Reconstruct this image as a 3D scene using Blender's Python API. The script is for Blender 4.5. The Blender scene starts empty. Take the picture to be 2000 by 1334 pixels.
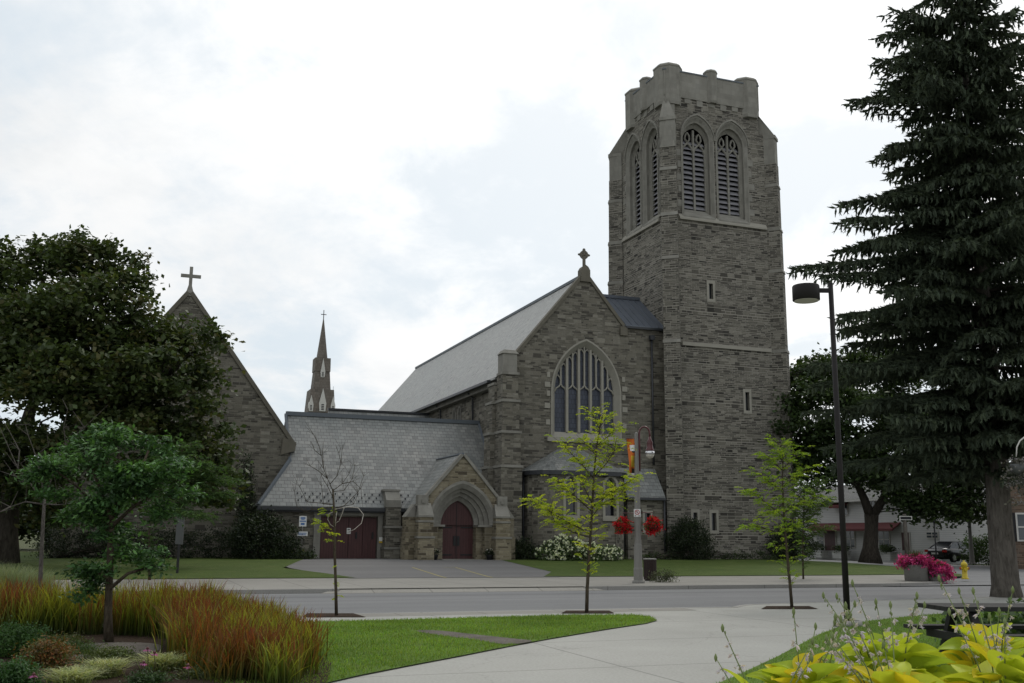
import bpy, bmesh, math, random
import numpy as np
from mathutils import Vector, Matrix
from mathutils.geometry import tessellate_polygon

R = math.radians
rng = np.random.default_rng(7)
random.seed(7)
sc = bpy.context.scene
COL = sc.collection

# ------------------------------------------------------------------ camera
FPX, HORIZON, ROLL, EYE = 2000.0, 1046.0, R(0.5), 1.6      # in pixels of the 2000 x 1334 photograph
PITCH = math.atan((HORIZON - 667) / FPX)
cam_data = bpy.data.cameras.new('camera')
cam_data.sensor_width = 36.0
cam_data.lens = 36.0
cam_data.clip_start = 0.1
cam_data.clip_end = 6000
camera = bpy.data.objects.new('camera', cam_data)
COL.objects.link(camera)
camera.matrix_world = (Matrix.Translation((0, 0, EYE)) @ Matrix.Rotation(R(90) + PITCH, 4, 'X')
                       @ Matrix.Rotation(ROLL, 4, 'Z'))
sc.camera = camera

# ------------------------------------------------------------------ sky, sun, exposure
SUN_EL, SUN_AZ = R(48), R(28)            # azimuth measured from +Y (view) towards +X
world = bpy.data.worlds.new('World')
sc.world = world
world.use_nodes = True
wn, wl = world.node_tree.nodes, world.node_tree.links
wn.clear()
w_out = wn.new('ShaderNodeOutputWorld')
w_bg = wn.new('ShaderNodeBackground')
w_bg.inputs['Strength'].default_value = 0.1
sky = wn.new('ShaderNodeTexSky')
sky.sky_type = 'NISHITA'
sky.sun_disc = False
sky.sun_elevation = SUN_EL
sky.sun_rotation = SUN_AZ
sky.air_density = 1.0
sky.dust_density = 1.5
tc = wn.new('ShaderNodeTexCoord')
sep = wn.new('ShaderNodeSeparateXYZ')
wl.new(tc.outputs['Generated'], sep.inputs[0])
def wmath(op, a, b=None):
    n = wn.new('ShaderNodeMath'); n.operation = op
    for k, x in enumerate((a, b)):
        if x is None: continue
        if isinstance(x, (int, float)): n.inputs[k].default_value = x
        else: wl.new(x, n.inputs[k])
    return n.outputs[0]
# cloud layer: the view direction meets a flat deck overhead, so clouds flatten towards the horizon
zz = wmath('MAXIMUM', sep.outputs['Z'], 0.0)
zz = wmath('ADD', zz, 0.22)
cx = wmath('DIVIDE', sep.outputs['X'], zz)
cy = wmath('DIVIDE', sep.outputs['Y'], zz)
comb = wn.new('ShaderNodeCombineXYZ')
wl.new(cx, comb.inputs[0]); wl.new(cy, comb.inputs[1])
def wnoise(scale, detail, rough, off, stretch=(1, 1, 1)):
    mp = wn.new('ShaderNodeMapping')
    mp.inputs['Location'].default_value = off
    mp.inputs['Scale'].default_value = stretch
    wl.new(comb.outputs[0], mp.inputs[0])
    n = wn.new('ShaderNodeTexNoise')
    n.inputs['Scale'].default_value = scale; n.inputs['Detail'].default_value = detail
    n.inputs['Roughness'].default_value = rough
    n.inputs['Distortion'].default_value = 0.25
    wl.new(mp.outputs[0], n.inputs['Vector'])
    return n.outputs['Fac']
n1 = wnoise(1.25, 7, 0.60, (3.1, 0.4, 0), (1.0, 0.85, 1))
n2 = wnoise(4.2, 6, 0.62, (1.7, 5.2, 2), (1.0, 0.7, 1))
nn = wmath('ADD', wmath('MULTIPLY', n1, 0.66), wmath('MULTIPLY', n2, 0.34))
ramp = wn.new('ShaderNodeMapRange')
ramp.interpolation_type = 'SMOOTHSTEP'
ramp.inputs['From Min'].default_value = 0.42
ramp.inputs['From Max'].default_value = 0.57
wl.new(nn, ramp.inputs['Value'])
# thick cloud: brightest towards the sun, a shade greyer away from it
sd = wn.new('ShaderNodeVectorMath'); sd.operation = 'DOT_PRODUCT'
wl.new(tc.outputs['Generated'], sd.inputs[0])
sd.inputs[1].default_value = (math.sin(SUN_AZ) * math.cos(SUN_EL), math.cos(SUN_AZ) * math.cos(SUN_EL), math.sin(SUN_EL))
glow = wn.new('ShaderNodeMapRange')
glow.inputs['From Min'].default_value = 0.62
glow.inputs['From Max'].default_value = 1.0
glow.inputs['To Min'].default_value = 0.0
glow.inputs['To Max'].default_value = 1.0
wl.new(sd.outputs['Value'], glow.inputs['Value'])
def wmix(fac, a, b):
    n = wn.new('ShaderNodeMix'); n.data_type = 'RGBA'
    if isinstance(fac, (int, float)): n.inputs[0].default_value = fac
    else: wl.new(fac, n.inputs[0])
    for k, x in ((6, a), (7, b)):
        if isinstance(x, tuple): n.inputs[k].default_value = (*x, 1)
        else: wl.new(x, n.inputs[k])
    return n.outputs[2]
shade = wn.new('ShaderNodeMapRange'); shade.interpolation_type = 'SMOOTHSTEP'
shade.inputs['From Min'].default_value = 0.36; shade.inputs['From Max'].default_value = 0.60
wl.new(wnoise(2.3, 7, 0.62, (8.3, 2.6, 1), (1.0, 0.8, 1)), shade.inputs['Value'])
white = wmix(glow.outputs[0], wmix(shade.outputs[0], (7.9, 8.1, 8.25), (8.9, 8.97, 9.0)), (13.2, 13.1, 12.9))
veil = wmix(0.12, (7.2, 7.9, 8.4), sky.outputs[0])            # thin haze over blue sky
veil = wmix(glow.outputs[0], veil, (9.3, 9.6, 9.8))
wl.new(wmix(ramp.outputs[0], veil, white), w_bg.inputs['Color'])
wl.new(w_bg.outputs[0], w_out.inputs['Surface'])

sun_data = bpy.data.lights.new('sun', 'SUN')
sun_data.energy = 0.9
sun_data.angle = R(14)
sun_data.color = (1.0, 0.95, 0.88)
sun = bpy.data.objects.new('sun', sun_data)
COL.objects.link(sun)
sun.rotation_euler = (R(90) - SUN_EL, 0, math.pi - SUN_AZ)
sc.view_settings.view_transform = 'Standard'
sc.view_settings.look = 'None'
sc.view_settings.gamma = 1
sc.view_settings.use_curve_mapping = False
sc.view_settings.exposure = 0.10
try:
    sc.cycles.max_bounces = 6
    sc.cycles.transparent_max_bounces = 6
except Exception:
    pass

# ------------------------------------------------------------------ frames of reference
# the street and the church run 20.5 degrees off the view: u along the street, v away from it
TH = R(20.5)
CU, SU = math.cos(TH), math.sin(TH)
def W(u, v, z=0.0): return Vector((u * CU - v * SU, u * SU + v * CU, z))
def toUV(p): return (p[0] * CU + p[1] * SU, -p[0] * SU + p[1] * CU)
_c, _s = math.cos(ROLL), math.sin(ROLL)
_R0, _U0 = Vector((1, 0, 0)), Vector((0, -math.sin(PITCH), math.cos(PITCH)))
CR, CUP, CF = _c * _R0 + _s * _U0, -_s * _R0 + _c * _U0, Vector((0, math.cos(PITCH), math.sin(PITCH)))
def ray(px, py): return CF + CR * ((px - 1000) / FPX) + CUP * ((667 - py) / FPX)
def at(px, py, Y):
    d = ray(px, py); return Vector((0, 0, EYE)) + d * (Y / d.y)
def lerp(a, b, t): return a + (b - a) * t
def clamp01(t): return max(0.0, min(1.0, t))
def hgt(u, v):
    """ground height: the church lawn rises gently from the pavement"""
    return 0.26 * clamp01((v - 39) / 15) * (1 - clamp01((u - 37) / 10))
def G(px, py):
    d = ray(px, py); z = 0.0
    for _ in range(4):
        p = Vector((0, 0, EYE)) + d * ((z - EYE) / d.z)
        z = hgt(*toUV(p)) if toUV(p)[1] < 90 else 0.2
    return p
def on_v(px, py, v):
    d = ray(px, py); n = Vector((-SU, CU, 0)); p = Vector((0, 0, EYE)) + d * (v / d.dot(n))
    return toUV(p)[0], p.z
def on_u(px, py, u):
    d = ray(px, py); n = Vector((CU, SU, 0)); p = Vector((0, 0, EYE)) + d * (u / d.dot(n))
    return toUV(p)[1], p.z

# ------------------------------------------------------------------ object helpers
def tag(o, label=None, cat=None, group=None, kind=None):
    if label: o['label'] = label
    if cat: o['category'] = cat
    if group: o['group'] = group
    if kind: o['kind'] = kind
    return o
def thing(name, label, cat, loc=(0, 0, 0), rz=0.0, group=None):
    o = bpy.data.objects.new(name, None); COL.objects.link(o)
    o.location = loc; o.rotation_euler = (0, 0, rz); o.empty_display_size = 0.3
    return tag(o, label, cat, group)
def copy_tree(o, parent=None):
    c = o.copy(); COL.objects.link(c)
    if parent: c.parent = parent
    for ch in list(o.children): copy_tree(ch, c)
    return c

class MB:
    """collects faces and links them as ONE mesh object"""
    def __init__(s): s.v = []; s.f = []; s.m = []; s.sm = []
    def add(s, pts, faces, mi=0, smooth=False):
        b = len(s.v); s.v += [tuple(p) for p in pts]
        for f in faces: s.f.append([b + i for i in f]); s.m.append(mi); s.sm.append(smooth)
        return s
    def quad(s, a, b, c, d, mi=0): return s.add([a, b, c, d], [(0, 1, 2, 3)], mi)
    def poly(s, pts, mi=0): return s.add(pts, [tuple(range(len(pts)))], mi)
    def box(s, x0, x1, y0, y1, z0, z1, mi=0):
        p = [(x, y, z) for z in (z0, z1) for y in (y0, y1) for x in (x0, x1)]
        return s.add(p, [(0, 2, 3, 1), (4, 5, 7, 6), (0, 1, 5, 4), (2, 6, 7, 3), (0, 4, 6, 2), (1, 3, 7, 5)], mi)
    def hexa(s, p, mi=0):           # eight corners: bottom ring of four, then top ring of four
        return s.add(p, [(3, 2, 1, 0), (4, 5, 6, 7), (0, 1, 5, 4), (1, 2, 6, 5), (2, 3, 7, 6), (3, 0, 4, 7)], mi)
    def prism(s, poly, a, mi=0, smooth=False):
        """extrude a polygon (list of 3D points) along the vector a"""
        n = len(poly); a = Vector(a)
        pts = [Vector(p) for p in poly] + [Vector(p) + a for p in poly]
        b = len(s.v)
        s.add(pts, [(i, (i + 1) % n, n + (i + 1) % n, n + i) for i in range(n)], mi, smooth)
        for tri in tessellate_polygon([[Vector(p) for p in poly]]):
            s.f.append([b + i for i in tri]); s.m.append(mi); s.sm.append(False)
            s.f.append([b + n + i for i in reversed(tri)]); s.m.append(mi); s.sm.append(False)
        return s
    def tube(s, pts, rad, n=6, mi=0, caps=True, smooth=True):
        pts = [Vector(p) for p in pts]
        if isinstance(rad, (int, float)): rad = [rad] * len(pts)
        b = len(s.v); ref = Vector((0.3, 0.2, 0.93))
        prev = None
        for i, p in enumerate(pts):
            d = (pts[min(i + 1, len(pts) - 1)] - pts[max(i - 1, 0)])
            d = d.normalized() if d.length > 1e-9 else Vector((0, 0, 1))
            if prev is None:
                t = d.cross(ref)
                if t.length < 1e-3: t = d.cross(Vector((1, 0, 0)))
            else: t = prev - d * prev.dot(d)
            t.normalize(); prev = t; q = d.cross(t)
            for k in range(n):
                a = 2 * math.pi * k / n
                s.v.append(tuple(p + (t * math.cos(a) + q * math.sin(a)) * rad[i]))
        for i in range(len(pts) - 1):
            for k in range(n):
                s.f.append([b + i * n + k, b + i * n + (k + 1) % n, b + (i + 1) * n + (k + 1) % n, b + (i + 1) * n + k])
                s.m.append(mi); s.sm.append(smooth)
        if caps:
            s.f.append([b + k for k in range(n)][::-1]); s.m.append(mi); s.sm.append(False)
            e = b + (len(pts) - 1) * n
            s.f.append([e + k for k in range(n)]); s.m.append(mi); s.sm.append(False)
        return s
    def lathe(s, prof, c=(0, 0, 0), n=20, mi=0, smooth=True, sx=1, sy=1, rot=0):
        """prof: (radius, z) from bottom to top"""
        b = len(s.v)
        for r, z in prof:
            for k in range(n):
                a = 2 * math.pi * k / n + rot
                s.v.append((c[0] + r * sx * math.cos(a), c[1] + r * sy * math.sin(a), c[2] + z))
        for i in range(len(prof) - 1):
            for k in range(n):
                s.f.append([b + i * n + k, b + i * n + (k + 1) % n, b + (i + 1) * n + (k + 1) % n, b + (i + 1) * n + k])
                s.m.append(mi); s.sm.append(smooth)
        s.f.append([b + k for k in range(n)][::-1]); s.m.append(mi); s.sm.append(False)
        e = b + (len(prof) - 1) * n
        s.f.append([e + k for k in range(n)]); s.m.append(mi); s.sm.append(False)
        return s
    # a wall panel with openings: M maps (a, b, depth) to a point
    def panel(s, M, outer, holes=(), reveal=0.3, mi=0, rmi=None, depth=0.0):
        loops = [outer] + list(holes)
        flat = [p for l in loops for p in l]
        b = len(s.v); s.v += [tuple(M(x, y, depth)) for x, y in flat]
        for tri in tessellate_polygon([[Vector((x, y, 0)) for x, y in l] for l in loops]):
            s.f.append([b + i for i in tri]); s.m.append(mi); s.sm.append(False)
        for h in holes:
            if reveal: s.band(M, h, h, depth, depth + reveal, mi if rmi is None else rmi)
        return s
    def band(s, M, l0, l1, d0, d1, mi=0, closed=True, smooth=False):
        """strip joining loop l0 at depth d0 to loop l1 at depth d1"""
        n = len(l0); b = len(s.v)
        s.v += [tuple(M(x, y, d0)) for x, y in l0] + [tuple(M(x, y, d1)) for x, y in l1]
        for i in range(n if closed else n - 1):
            j = (i + 1) % n
            s.f.append([b + i, b + j, b + n + j, b + n + i]); s.m.append(mi); s.sm.append(smooth)
        return s
    def build(s, name, mats, parent=None, org=(0, 0, 0), loc=None, rz=0.0):
        me = bpy.data.meshes.new(name)
        vs = [(x - org[0], y - org[1], z - org[2]) for x, y, z in s.v]
        me.from_pydata(vs, [], s.f)
        if not isinstance(mats, (list, tuple)): mats = [mats]
        for m in mats: me.materials.append(m)
        me.polygons.foreach_set('material_index', s.m)
        me.polygons.foreach_set('use_smooth', s.sm)
        box_uv(me, s.v)
        me.update()
        o = bpy.data.objects.new(name, me); COL.objects.link(o)
        if parent: o.parent = parent
        if loc is not None: o.location = loc
        if rz: o.rotation_euler = (0, 0, rz)
        return o

def box_uv(me, vs):
    """metric UVs from each face's own plane: u runs level, v runs up the face"""
    uv = me.uv_layers.new(name='UVMap')
    out = np.zeros((len(me.loops), 2), dtype=np.float32)
    for p in me.polygons:
        n = p.normal
        if abs(n.z) > 0.985:
            for li, vi in zip(p.loop_indices, p.vertices): out[li] = (vs[vi][0], vs[vi][1])
            continue
        t = Vector((-n.y, n.x, 0)); t.normalize()
        if abs(t.y) > abs(t.x):
            if t.y < 0: t = -t
        elif t.x < 0: t = -t
        b = n.cross(t)
        if b.z < 0: b = -b
        for li, vi in zip(p.loop_indices, p.vertices):
            q = Vector(vs[vi]); out[li] = (q.dot(t), q.dot(b))
    uv.data.foreach_set('uv', out.ravel())

def arch(x0, x1, z0, zs, za, n=8):
    """pointed-arch outline, anticlockwise from bottom left"""
    a = (x1 - x0) / 2; r = za - zs; cxm = (x0 + x1) / 2
    rad = (a * a + r * r) / (2 * a)
    pts = [(x0, z0), (x1, z0)]
    right = []
    cxr = cxm + a - rad
    a1 = math.atan2(r, cxm - cxr)
    for i in range(n + 1):
        t = a1 * i / n
        right.append((cxr + rad * math.cos(t), zs + rad * math.sin(t)))
    pts += right
    pts += [(2 * cxm - x, z) for x, z in right[-2::-1]]
    return pts

# leaf clouds -------------------------------------------------------------
def unit(a): return a / np.maximum(np.linalg.norm(a, axis=1, keepdims=True), 1e-9)
def leaf_arrays(c, L, Wd, nbias=0.3, down=0.25, fold=0.12, direction=None, g=rng):
    """kite leaves: c (N,3); L, Wd lengths; returns verts (4N,3)"""
    n = len(c)
    nr = g.normal(size=(n, 3)); nr[:, 2] += nbias * 2.2; nr = unit(nr)
    t = g.normal(size=(n, 3)) if direction is None else direction + g.normal(size=(n, 3)) * 0.35
    t[:, 2] -= down
    t = unit(t - nr * np.sum(t * nr, axis=1, keepdims=True))
    b = np.cross(nr, t)
    L = np.broadcast_to(L, (n,))[:, None]; Wd = np.broadcast_to(Wd, (n,))[:, None]
    v = np.empty((n, 4, 3))
    v[:, 0] = c - t * L * .5
    v[:, 1] = c + b * Wd * .5 - t * L * .05 + nr * Wd * fold
    v[:, 2] = c + t * L * .5
    v[:, 3] = c - b * Wd * .5 - t * L * .05 + nr * Wd * fold
    return v.reshape(-1, 3)
def quads_object(name, verts, cols, m, parent=None, org=(0, 0, 0), k=4):
    """verts (k*N,3) in groups of k, cols (N,3) or (kN,3)"""
    n = len(verts) // k
    me = bpy.data.meshes.new(name)
    me.vertices.add(k * n)
    me.vertices.foreach_set('co', (verts - np.array(org)).astype(np.float32).ravel())
    me.loops.add(k * n)
    me.loops.foreach_set('vertex_index', np.arange(k * n, dtype=np.int32))
    me.polygons.add(n)
    me.polygons.foreach_set('loop_start', np.arange(0, k * n, k, dtype=np.int32))
    at_ = me.attributes.new('Col', 'FLOAT_COLOR', 'POINT')
    if len(cols) == n: cols = np.repeat(cols, k, axis=0)
    at_.data.foreach_set('color', np.concatenate([cols, np.ones((k * n, 1))], axis=1).astype(np.float32).ravel())
    me.materials.append(m)
    me.update(calc_edges=True); me.validate()
    o = bpy.data.objects.new(name, me); COL.objects.link(o)
    if parent: o.parent = parent
    return o
def vary(base, n, amt=0.25, hue=0.12, g=rng):
    base = np.array(base, float)
    k = 1 + g.normal(size=(n, 1)) * amt
    h = g.normal(size=(n, 1)) * hue
    c = base[None] * k
    c[:, 0:1] *= 1 + h; c[:, 2:3] *= 1 - h * .6
    return np.clip(c, 0.003, 0.95)
# ------------------------------------------------------------------ materials
class N:
    def __init__(s, name, rough=0.8, spec=0.3):
        s.m = bpy.data.materials.new(name); s.m.use_nodes = True
        s.t = s.m.node_tree; s.n = s.t.nodes; s.l = s.t.links
        s.p = s.n['Principled BSDF']; s.p.inputs['Roughness'].default_value = rough
        s.p.inputs['Specular IOR Level'].default_value = spec
        s.tc = s.n.new('ShaderNodeTexCoord')
    def put(s, sock, x):
        if isinstance(x, tuple): sock.default_value = (*x, 1) if len(x) == 3 and len(sock.default_value) == 4 else x
        elif isinstance(x, (int, float)): sock.default_value = x
        else: s.l.new(x, sock)
    def vec(s, src='Object', scale=(1, 1, 1), loc=(0, 0, 0)):
        mp = s.n.new('ShaderNodeMapping'); mp.inputs['Scale'].default_value = scale; mp.inputs['Location'].default_value = loc
        s.l.new(s.tc.outputs[src], mp.inputs[0]); return mp.outputs[0]
    def noise(s, v, scale, detail=4, rough=.55, dist=0):
        n = s.n.new('ShaderNodeTexNoise'); s.l.new(v, n.inputs['Vector'])
        n.inputs['Scale'].default_value = scale; n.inputs['Detail'].default_value = detail
        n.inputs['Roughness'].default_value = rough; n.inputs['Distortion'].default_value = dist
        return n.outputs['Fac']
    def ramp(s, x, *stops, const=False):
        n = s.n.new('ShaderNodeValToRGB'); s.put(n.inputs[0], x)
        e = n.color_ramp.elements
        while len(e) < len(stops): e.new(.5)
        for k, (p, c) in enumerate(stops):
            e[k].position = p; e[k].color = (*c, 1) if isinstance(c, tuple) else (c, c, c, 1)
        if const: n.color_ramp.interpolation = 'CONSTANT'
        return n.outputs[0]
    def mix(s, f, a, b, mode='MIX'):
        n = s.n.new('ShaderNodeMix'); n.data_type = 'RGBA'; n.blend_type = mode
        s.put(n.inputs[0], f); s.put(n.inputs[6], a); s.put(n.inputs[7], b); return n.outputs[2]
    def math(s, op, a, b=0.0, c=None):
        n = s.n.new('ShaderNodeMath'); n.operation = op; s.put(n.inputs[0], a); s.put(n.inputs[1], b)
        if c is not None: s.put(n.inputs[2], c)
        return n.outputs[0]
    def brick(s, v, w, h, mortar=.012, off=.5, smooth=.1, bias=0.0, c1=0.0, c2=1.0, cm=.5, sq=1.0, sqf=2, offf=2):
        n = s.n.new('ShaderNodeTexBrick'); s.l.new(v, n.inputs['Vector'])
        n.inputs['Scale'].default_value = 1; n.inputs['Brick Width'].default_value = w; n.inputs['Row Height'].default_value = h
        n.inputs['Mortar Size'].default_value = mortar; n.inputs['Mortar Smooth'].default_value = smooth
        n.inputs['Bias'].default_value = bias
        n.offset = off; n.squash = sq; n.squash_frequency = sqf; n.offset_frequency = offf
        for nm, x in (('Color1', c1), ('Color2', c2), ('Mortar', cm)): n.inputs[nm].default_value = (x, x, x, 1)
        return n.outputs['Color'], n.outputs['Fac']
    def bump(s, hgt_, strength=.4, dist=.02):
        n = s.n.new('ShaderNodeBump'); n.inputs['Strength'].default_value = strength; n.inputs['Distance'].default_value = dist
        s.l.new(hgt_, n.inputs['Height']); s.l.new(n.outputs[0], s.p.inputs['Normal'])
    def base(s, x): s.put(s.p.inputs['Base Color'], x); return s
    def set(s, **k):
        for a, b in k.items(): s.put(s.p.inputs[a.replace('_', ' ')], b)
        return s

def plain(name, col, rough=.6, spec=.4, metallic=0.0, var=.12, scale=6):
    q = N(name, rough, spec); q.set(Metallic=metallic)
    f = q.noise(q.vec(), scale, 5)
    q.base(q.mix(f, tuple(c * (1 - var) for c in col), tuple(min(1, c * (1 + var)) for c in col)))
    return q.m

def masonry(name, stops, mortar_col, mort=.010, warm=0.0, big=.30, streak=.35):
    """coursed random ashlar: thin courses of uneven height with some taller blocks set across them"""
    q = N(name, .9, .2)
    v = q.vec('UV')
    sx = q.n.new('ShaderNodeSeparateXYZ'); q.l.new(v, sx.inputs[0])
    # uneven course heights: warp the vertical coordinate, the same at every place along the wall
    w1 = q.math('MULTIPLY', q.math('SINE', q.math('MULTIPLY', sx.outputs[1], 5.3)), .055)
    w2 = q.math('MULTIPLY', q.math('SINE', q.math('MULTIPLY', sx.outputs[1], 2.17)), .10)
    y = q.math('ADD', q.math('ADD', sx.outputs[1], w1), w2)
    cb = q.n.new('ShaderNodeCombineXYZ'); q.l.new(sx.outputs[0], cb.inputs[0]); q.l.new(y, cb.inputs[1])
    c1, f1 = q.brick(cb.outputs[0], .38, .105, mort, .41, .25, sq=1.6, sqf=3, offf=2)
    c2, f2 = q.brick(cb.outputs[0], .54, .21, mort, .37, .25, sq=.7, sqf=3, offf=3)
    gate = q.math('GREATER_THAN', c2, 1 - big)
    # per-stone value, decorrelated for the tall blocks
    wn_ = q.n.new('ShaderNodeTexWhiteNoise'); wn_.noise_dimensions = '1D'; q.put(wn_.inputs['W'], q.math('MULTIPLY', c2, 77.3))
    val = q.mix(gate, c1, wn_.outputs[0])
    fac = q.mix(gate, f1, f2)
    tone = q.ramp(val, *stops)
    big_n = q.noise(q.vec('UV', (.22, .10, 1)), 1.0, 5, .6)
    tone = q.mix(q.ramp(big_n, (.35, 0.0), (.7, streak)), tone, (.075, .070, .060))
    drip = q.noise(q.vec('UV', (1.3, .09, 1), (5, 2, 0)), 1.5, 5, .6)
    tone = q.mix(q.ramp(drip, (.52, 0.0), (.74, .38)), tone, (.062, .058, .050))
    pale = q.noise(q.vec('UV', (.5, .35, 1), (2, 9, 0)), 1.1, 4, .6)
    tone = q.mix(q.ramp(pale, (.56, 0.0), (.76, .30)), tone, (.24, .228, .198))
    fine = q.noise(q.vec('UV', (1, 1.6, 1)), 9, 5, .65)
    tone = q.mix(.6, tone, q.ramp(fine, (.25, .35), (.75, .68)), 'OVERLAY')
    col = q.mix(q.math('MULTIPLY', fac, .75), tone, mortar_col)
    q.base(col)
    hh = q.math('ADD', q.math('MULTIPLY', q.math('SUBTRACT', 1, fac), .6), q.math('MULTIPLY', fine, .55))
    hh = q.math('ADD', hh, q.math('MULTIPLY', val, .25))
    q.bump(hh, .75, .03)
    return q.m

M = {}
M['stone'] = masonry('rubble stone', [(0, (0.04271, 0.03895, 0.03349)), (.18, (0.09397, 0.08657, 0.07033)), (.5, (0.1442, 0.1331, 0.1072)), (.85, (0.1837, 0.171, 0.1384)), (1, (0.2349, 0.2207, 0.1831))], (0.1975, 0.1861, 0.1585), streak=.30)
M['tower_stone'] = masonry('tower rubble stone', [(0, (0.02643, 0.025, 0.02222)), (.22, (0.06912, 0.064, 0.05506)), (.55, (0.124, 0.116, 0.0966)), (.85, (0.1748, 0.164, 0.1371)), (1, (0.2388, 0.225, 0.1913))], (0.3456, 0.325, 0.2801), mort=.014, streak=.34)
M['porch_stone'] = masonry('buff stone', [(0, (0.06983, 0.057, 0.03933)), (.25, (0.1596, 0.1377, 0.09177)), (.6, (0.2095, 0.1805, 0.1224)), (1, (0.2693, 0.2375, 0.1661))], (0.2394, 0.2137, 0.1661), streak=.15)
def ashlar():
    q = N('smooth limestone', .85, .2)
    v = q.vec('UV')
    c, f = q.brick(v, .62, .36, .006, .5, .2)
    n = q.noise(q.vec('UV', (.7, .35, 1)), 1.6, 6, .65)
    t = q.ramp(n, (.28, (0.16, 0.1526, 0.1331)), (.55, (0.22, 0.2122, 0.1866)), (.8, (0.264, 0.257, 0.2332)))
    t = q.mix(.22, t, q.ramp(c, (0, .30), (1, .72)), 'OVERLAY')
    q.base(q.mix(q.math('MULTIPLY', f, .4), t, (.15, .14, .12)))
    q.bump(q.math('SUBTRACT', q.noise(q.vec(), 14, 5, .6), f), .3, .015)
    return q.m
M['ashlar'] = ashlar()
M['trim_stone'] = plain('pale dressed stone', (.275, .262, .225), .85, .2, 0, .16, 2.5)
def slate(name, a, b, c, row=.24, wd=.33, rough=.55):
    q = N(name, rough, .5)
    v = q.vec('UV')
    col, f = q.brick(v, wd, row, .013, .5, .25)
    wn_ = q.n.new('ShaderNodeTexWhiteNoise'); wn_.noise_dimensions = '1D'; q.put(wn_.inputs['W'], q.math('MULTIPLY', col, 311.7))
    t = q.ramp(wn_.outputs[0], (0, a), (.45, b), (.93, c), (1, tuple(x * .55 for x in a)))
    patch = q.noise(q.vec('UV', (.5, .3, 1)), .9, 5, .6)
    t = q.mix(q.ramp(patch, (.38, 0.0), (.68, .6)), t, tuple(x * y for x, y in zip(b, (.91, .98, 1.0))))
    stain = q.noise(q.vec('UV', (1.4, .18, 1)), 1.6, 5, .6)
    t = q.mix(q.ramp(stain, (.5, 0.0), (.78, .35)), t, tuple(x * .5 for x in b))
    q.base(q.mix(q.math('MULTIPLY', f, .75), t, tuple(x * .38 for x in a)))
    sx = q.n.new('ShaderNodeSeparateXYZ'); q.l.new(v, sx.inputs[0])
    saw = q.math('FRACT', q.math('DIVIDE', sx.outputs[1], row))
    hh = q.math('SUBTRACT', q.math('ADD', q.math('MULTIPLY', q.math('SUBTRACT', 1, saw), .8), q.math('MULTIPLY', wn_.outputs[0], .35)), f)
    q.bump(hh, .6, .02)
    return q.m
M['slate'] = slate('blue grey slate', (.132, .136, .131), (.182, .186, .178), (.230, .230, .216), .27, .34)
M['slate_nave'] = slate('silver grey slate', (.19, .19, .178), (.235, .235, .22), (.29, .286, .268), .22, .3, .5)
M['metal_roof'] = plain('lead sheet roofing', (.11, .125, .15), .45, .5, .3, .2, 1.5)
M['gutter'] = plain('dark painted gutter', (.030, .032, .036), .45, .4)
M['copper_flash'] = plain('weathered flashing', (.10, .115, .13), .6, .4)
def wood_door():
    q = N('oxblood painted boards', .55, .35)
    v = q.vec('UV')
    c, f = q.brick(v, .155, 9.0, .006, 0, .15)
    n = q.noise(q.vec('UV', (9, .8, 1)), 2.2, 5, .6)
    t = q.ramp(n, (.3, (.050, .020, .020)), (.7, (.078, .030, .029)))
    t = q.mix(.25, t, q.ramp(c, (0, .35), (1, .65)), 'OVERLAY')
    q.base(q.mix(f, t, (.014, .007, .007)))
    q.bump(q.math('SUBTRACT', 1, f), .4, .01)
    return q.m
M['door'] = wood_door()
M['iron'] = plain('black wrought iron', (.012, .012, .013), .55, .4)
def glass(name, col, rough):
    q = N(name, rough, .25)
    v = q.vec('UV')
    n = q.noise(v, 1.1, 4, .6)
    c, f = q.brick(v, .22, .30, .012, .5, .1)
    t = q.mix(n, tuple(x * .6 for x in col), tuple(x * 1.35 for x in col))
    t = q.mix(.3, t, q.ramp(c, (0, .3), (1, .7)), 'OVERLAY')
    q.base(q.mix(q.math('MULTIPLY', f, .8), t, (.015, .016, .018)))
    q.bump(n, .15, .02)
    return q.m
M['leaded'] = glass('leaded stained glass', (.060, .068, .092), .45)
M['dark_glass'] = plain('dark window glass', (.012, .014, .017), .12, .6)
M['house_glass'] = plain('house window glass', (.06, .07, .08), .1, .7)
def louvre():
    q = N('weathered louvre boards', .75, .25)
    n = q.noise(q.vec('Object', (1, 1, 4)), 1.7, 4, .6)
    wn_ = q.n.new('ShaderNodeTexWhiteNoise'); wn_.noise_dimensions = '2D'
    v = q.vec('Object', (1.1, 1.1, 2.86)); fl = q.n.new('ShaderNodeVectorMath'); fl.operation = 'FLOOR'; q.l.new(v, fl.inputs[0])
    q.l.new(fl.outputs[0], wn_.inputs['Vector'])
    t = q.ramp(n, (.3, (.16, .157, .17)), (.7, (.25, .246, .262)))
    q.base(t)
    return q.m
M['louvre'] = louvre()
M['black'] = plain('unlit interior', (.006, .006, .007), .9, .05)

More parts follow.
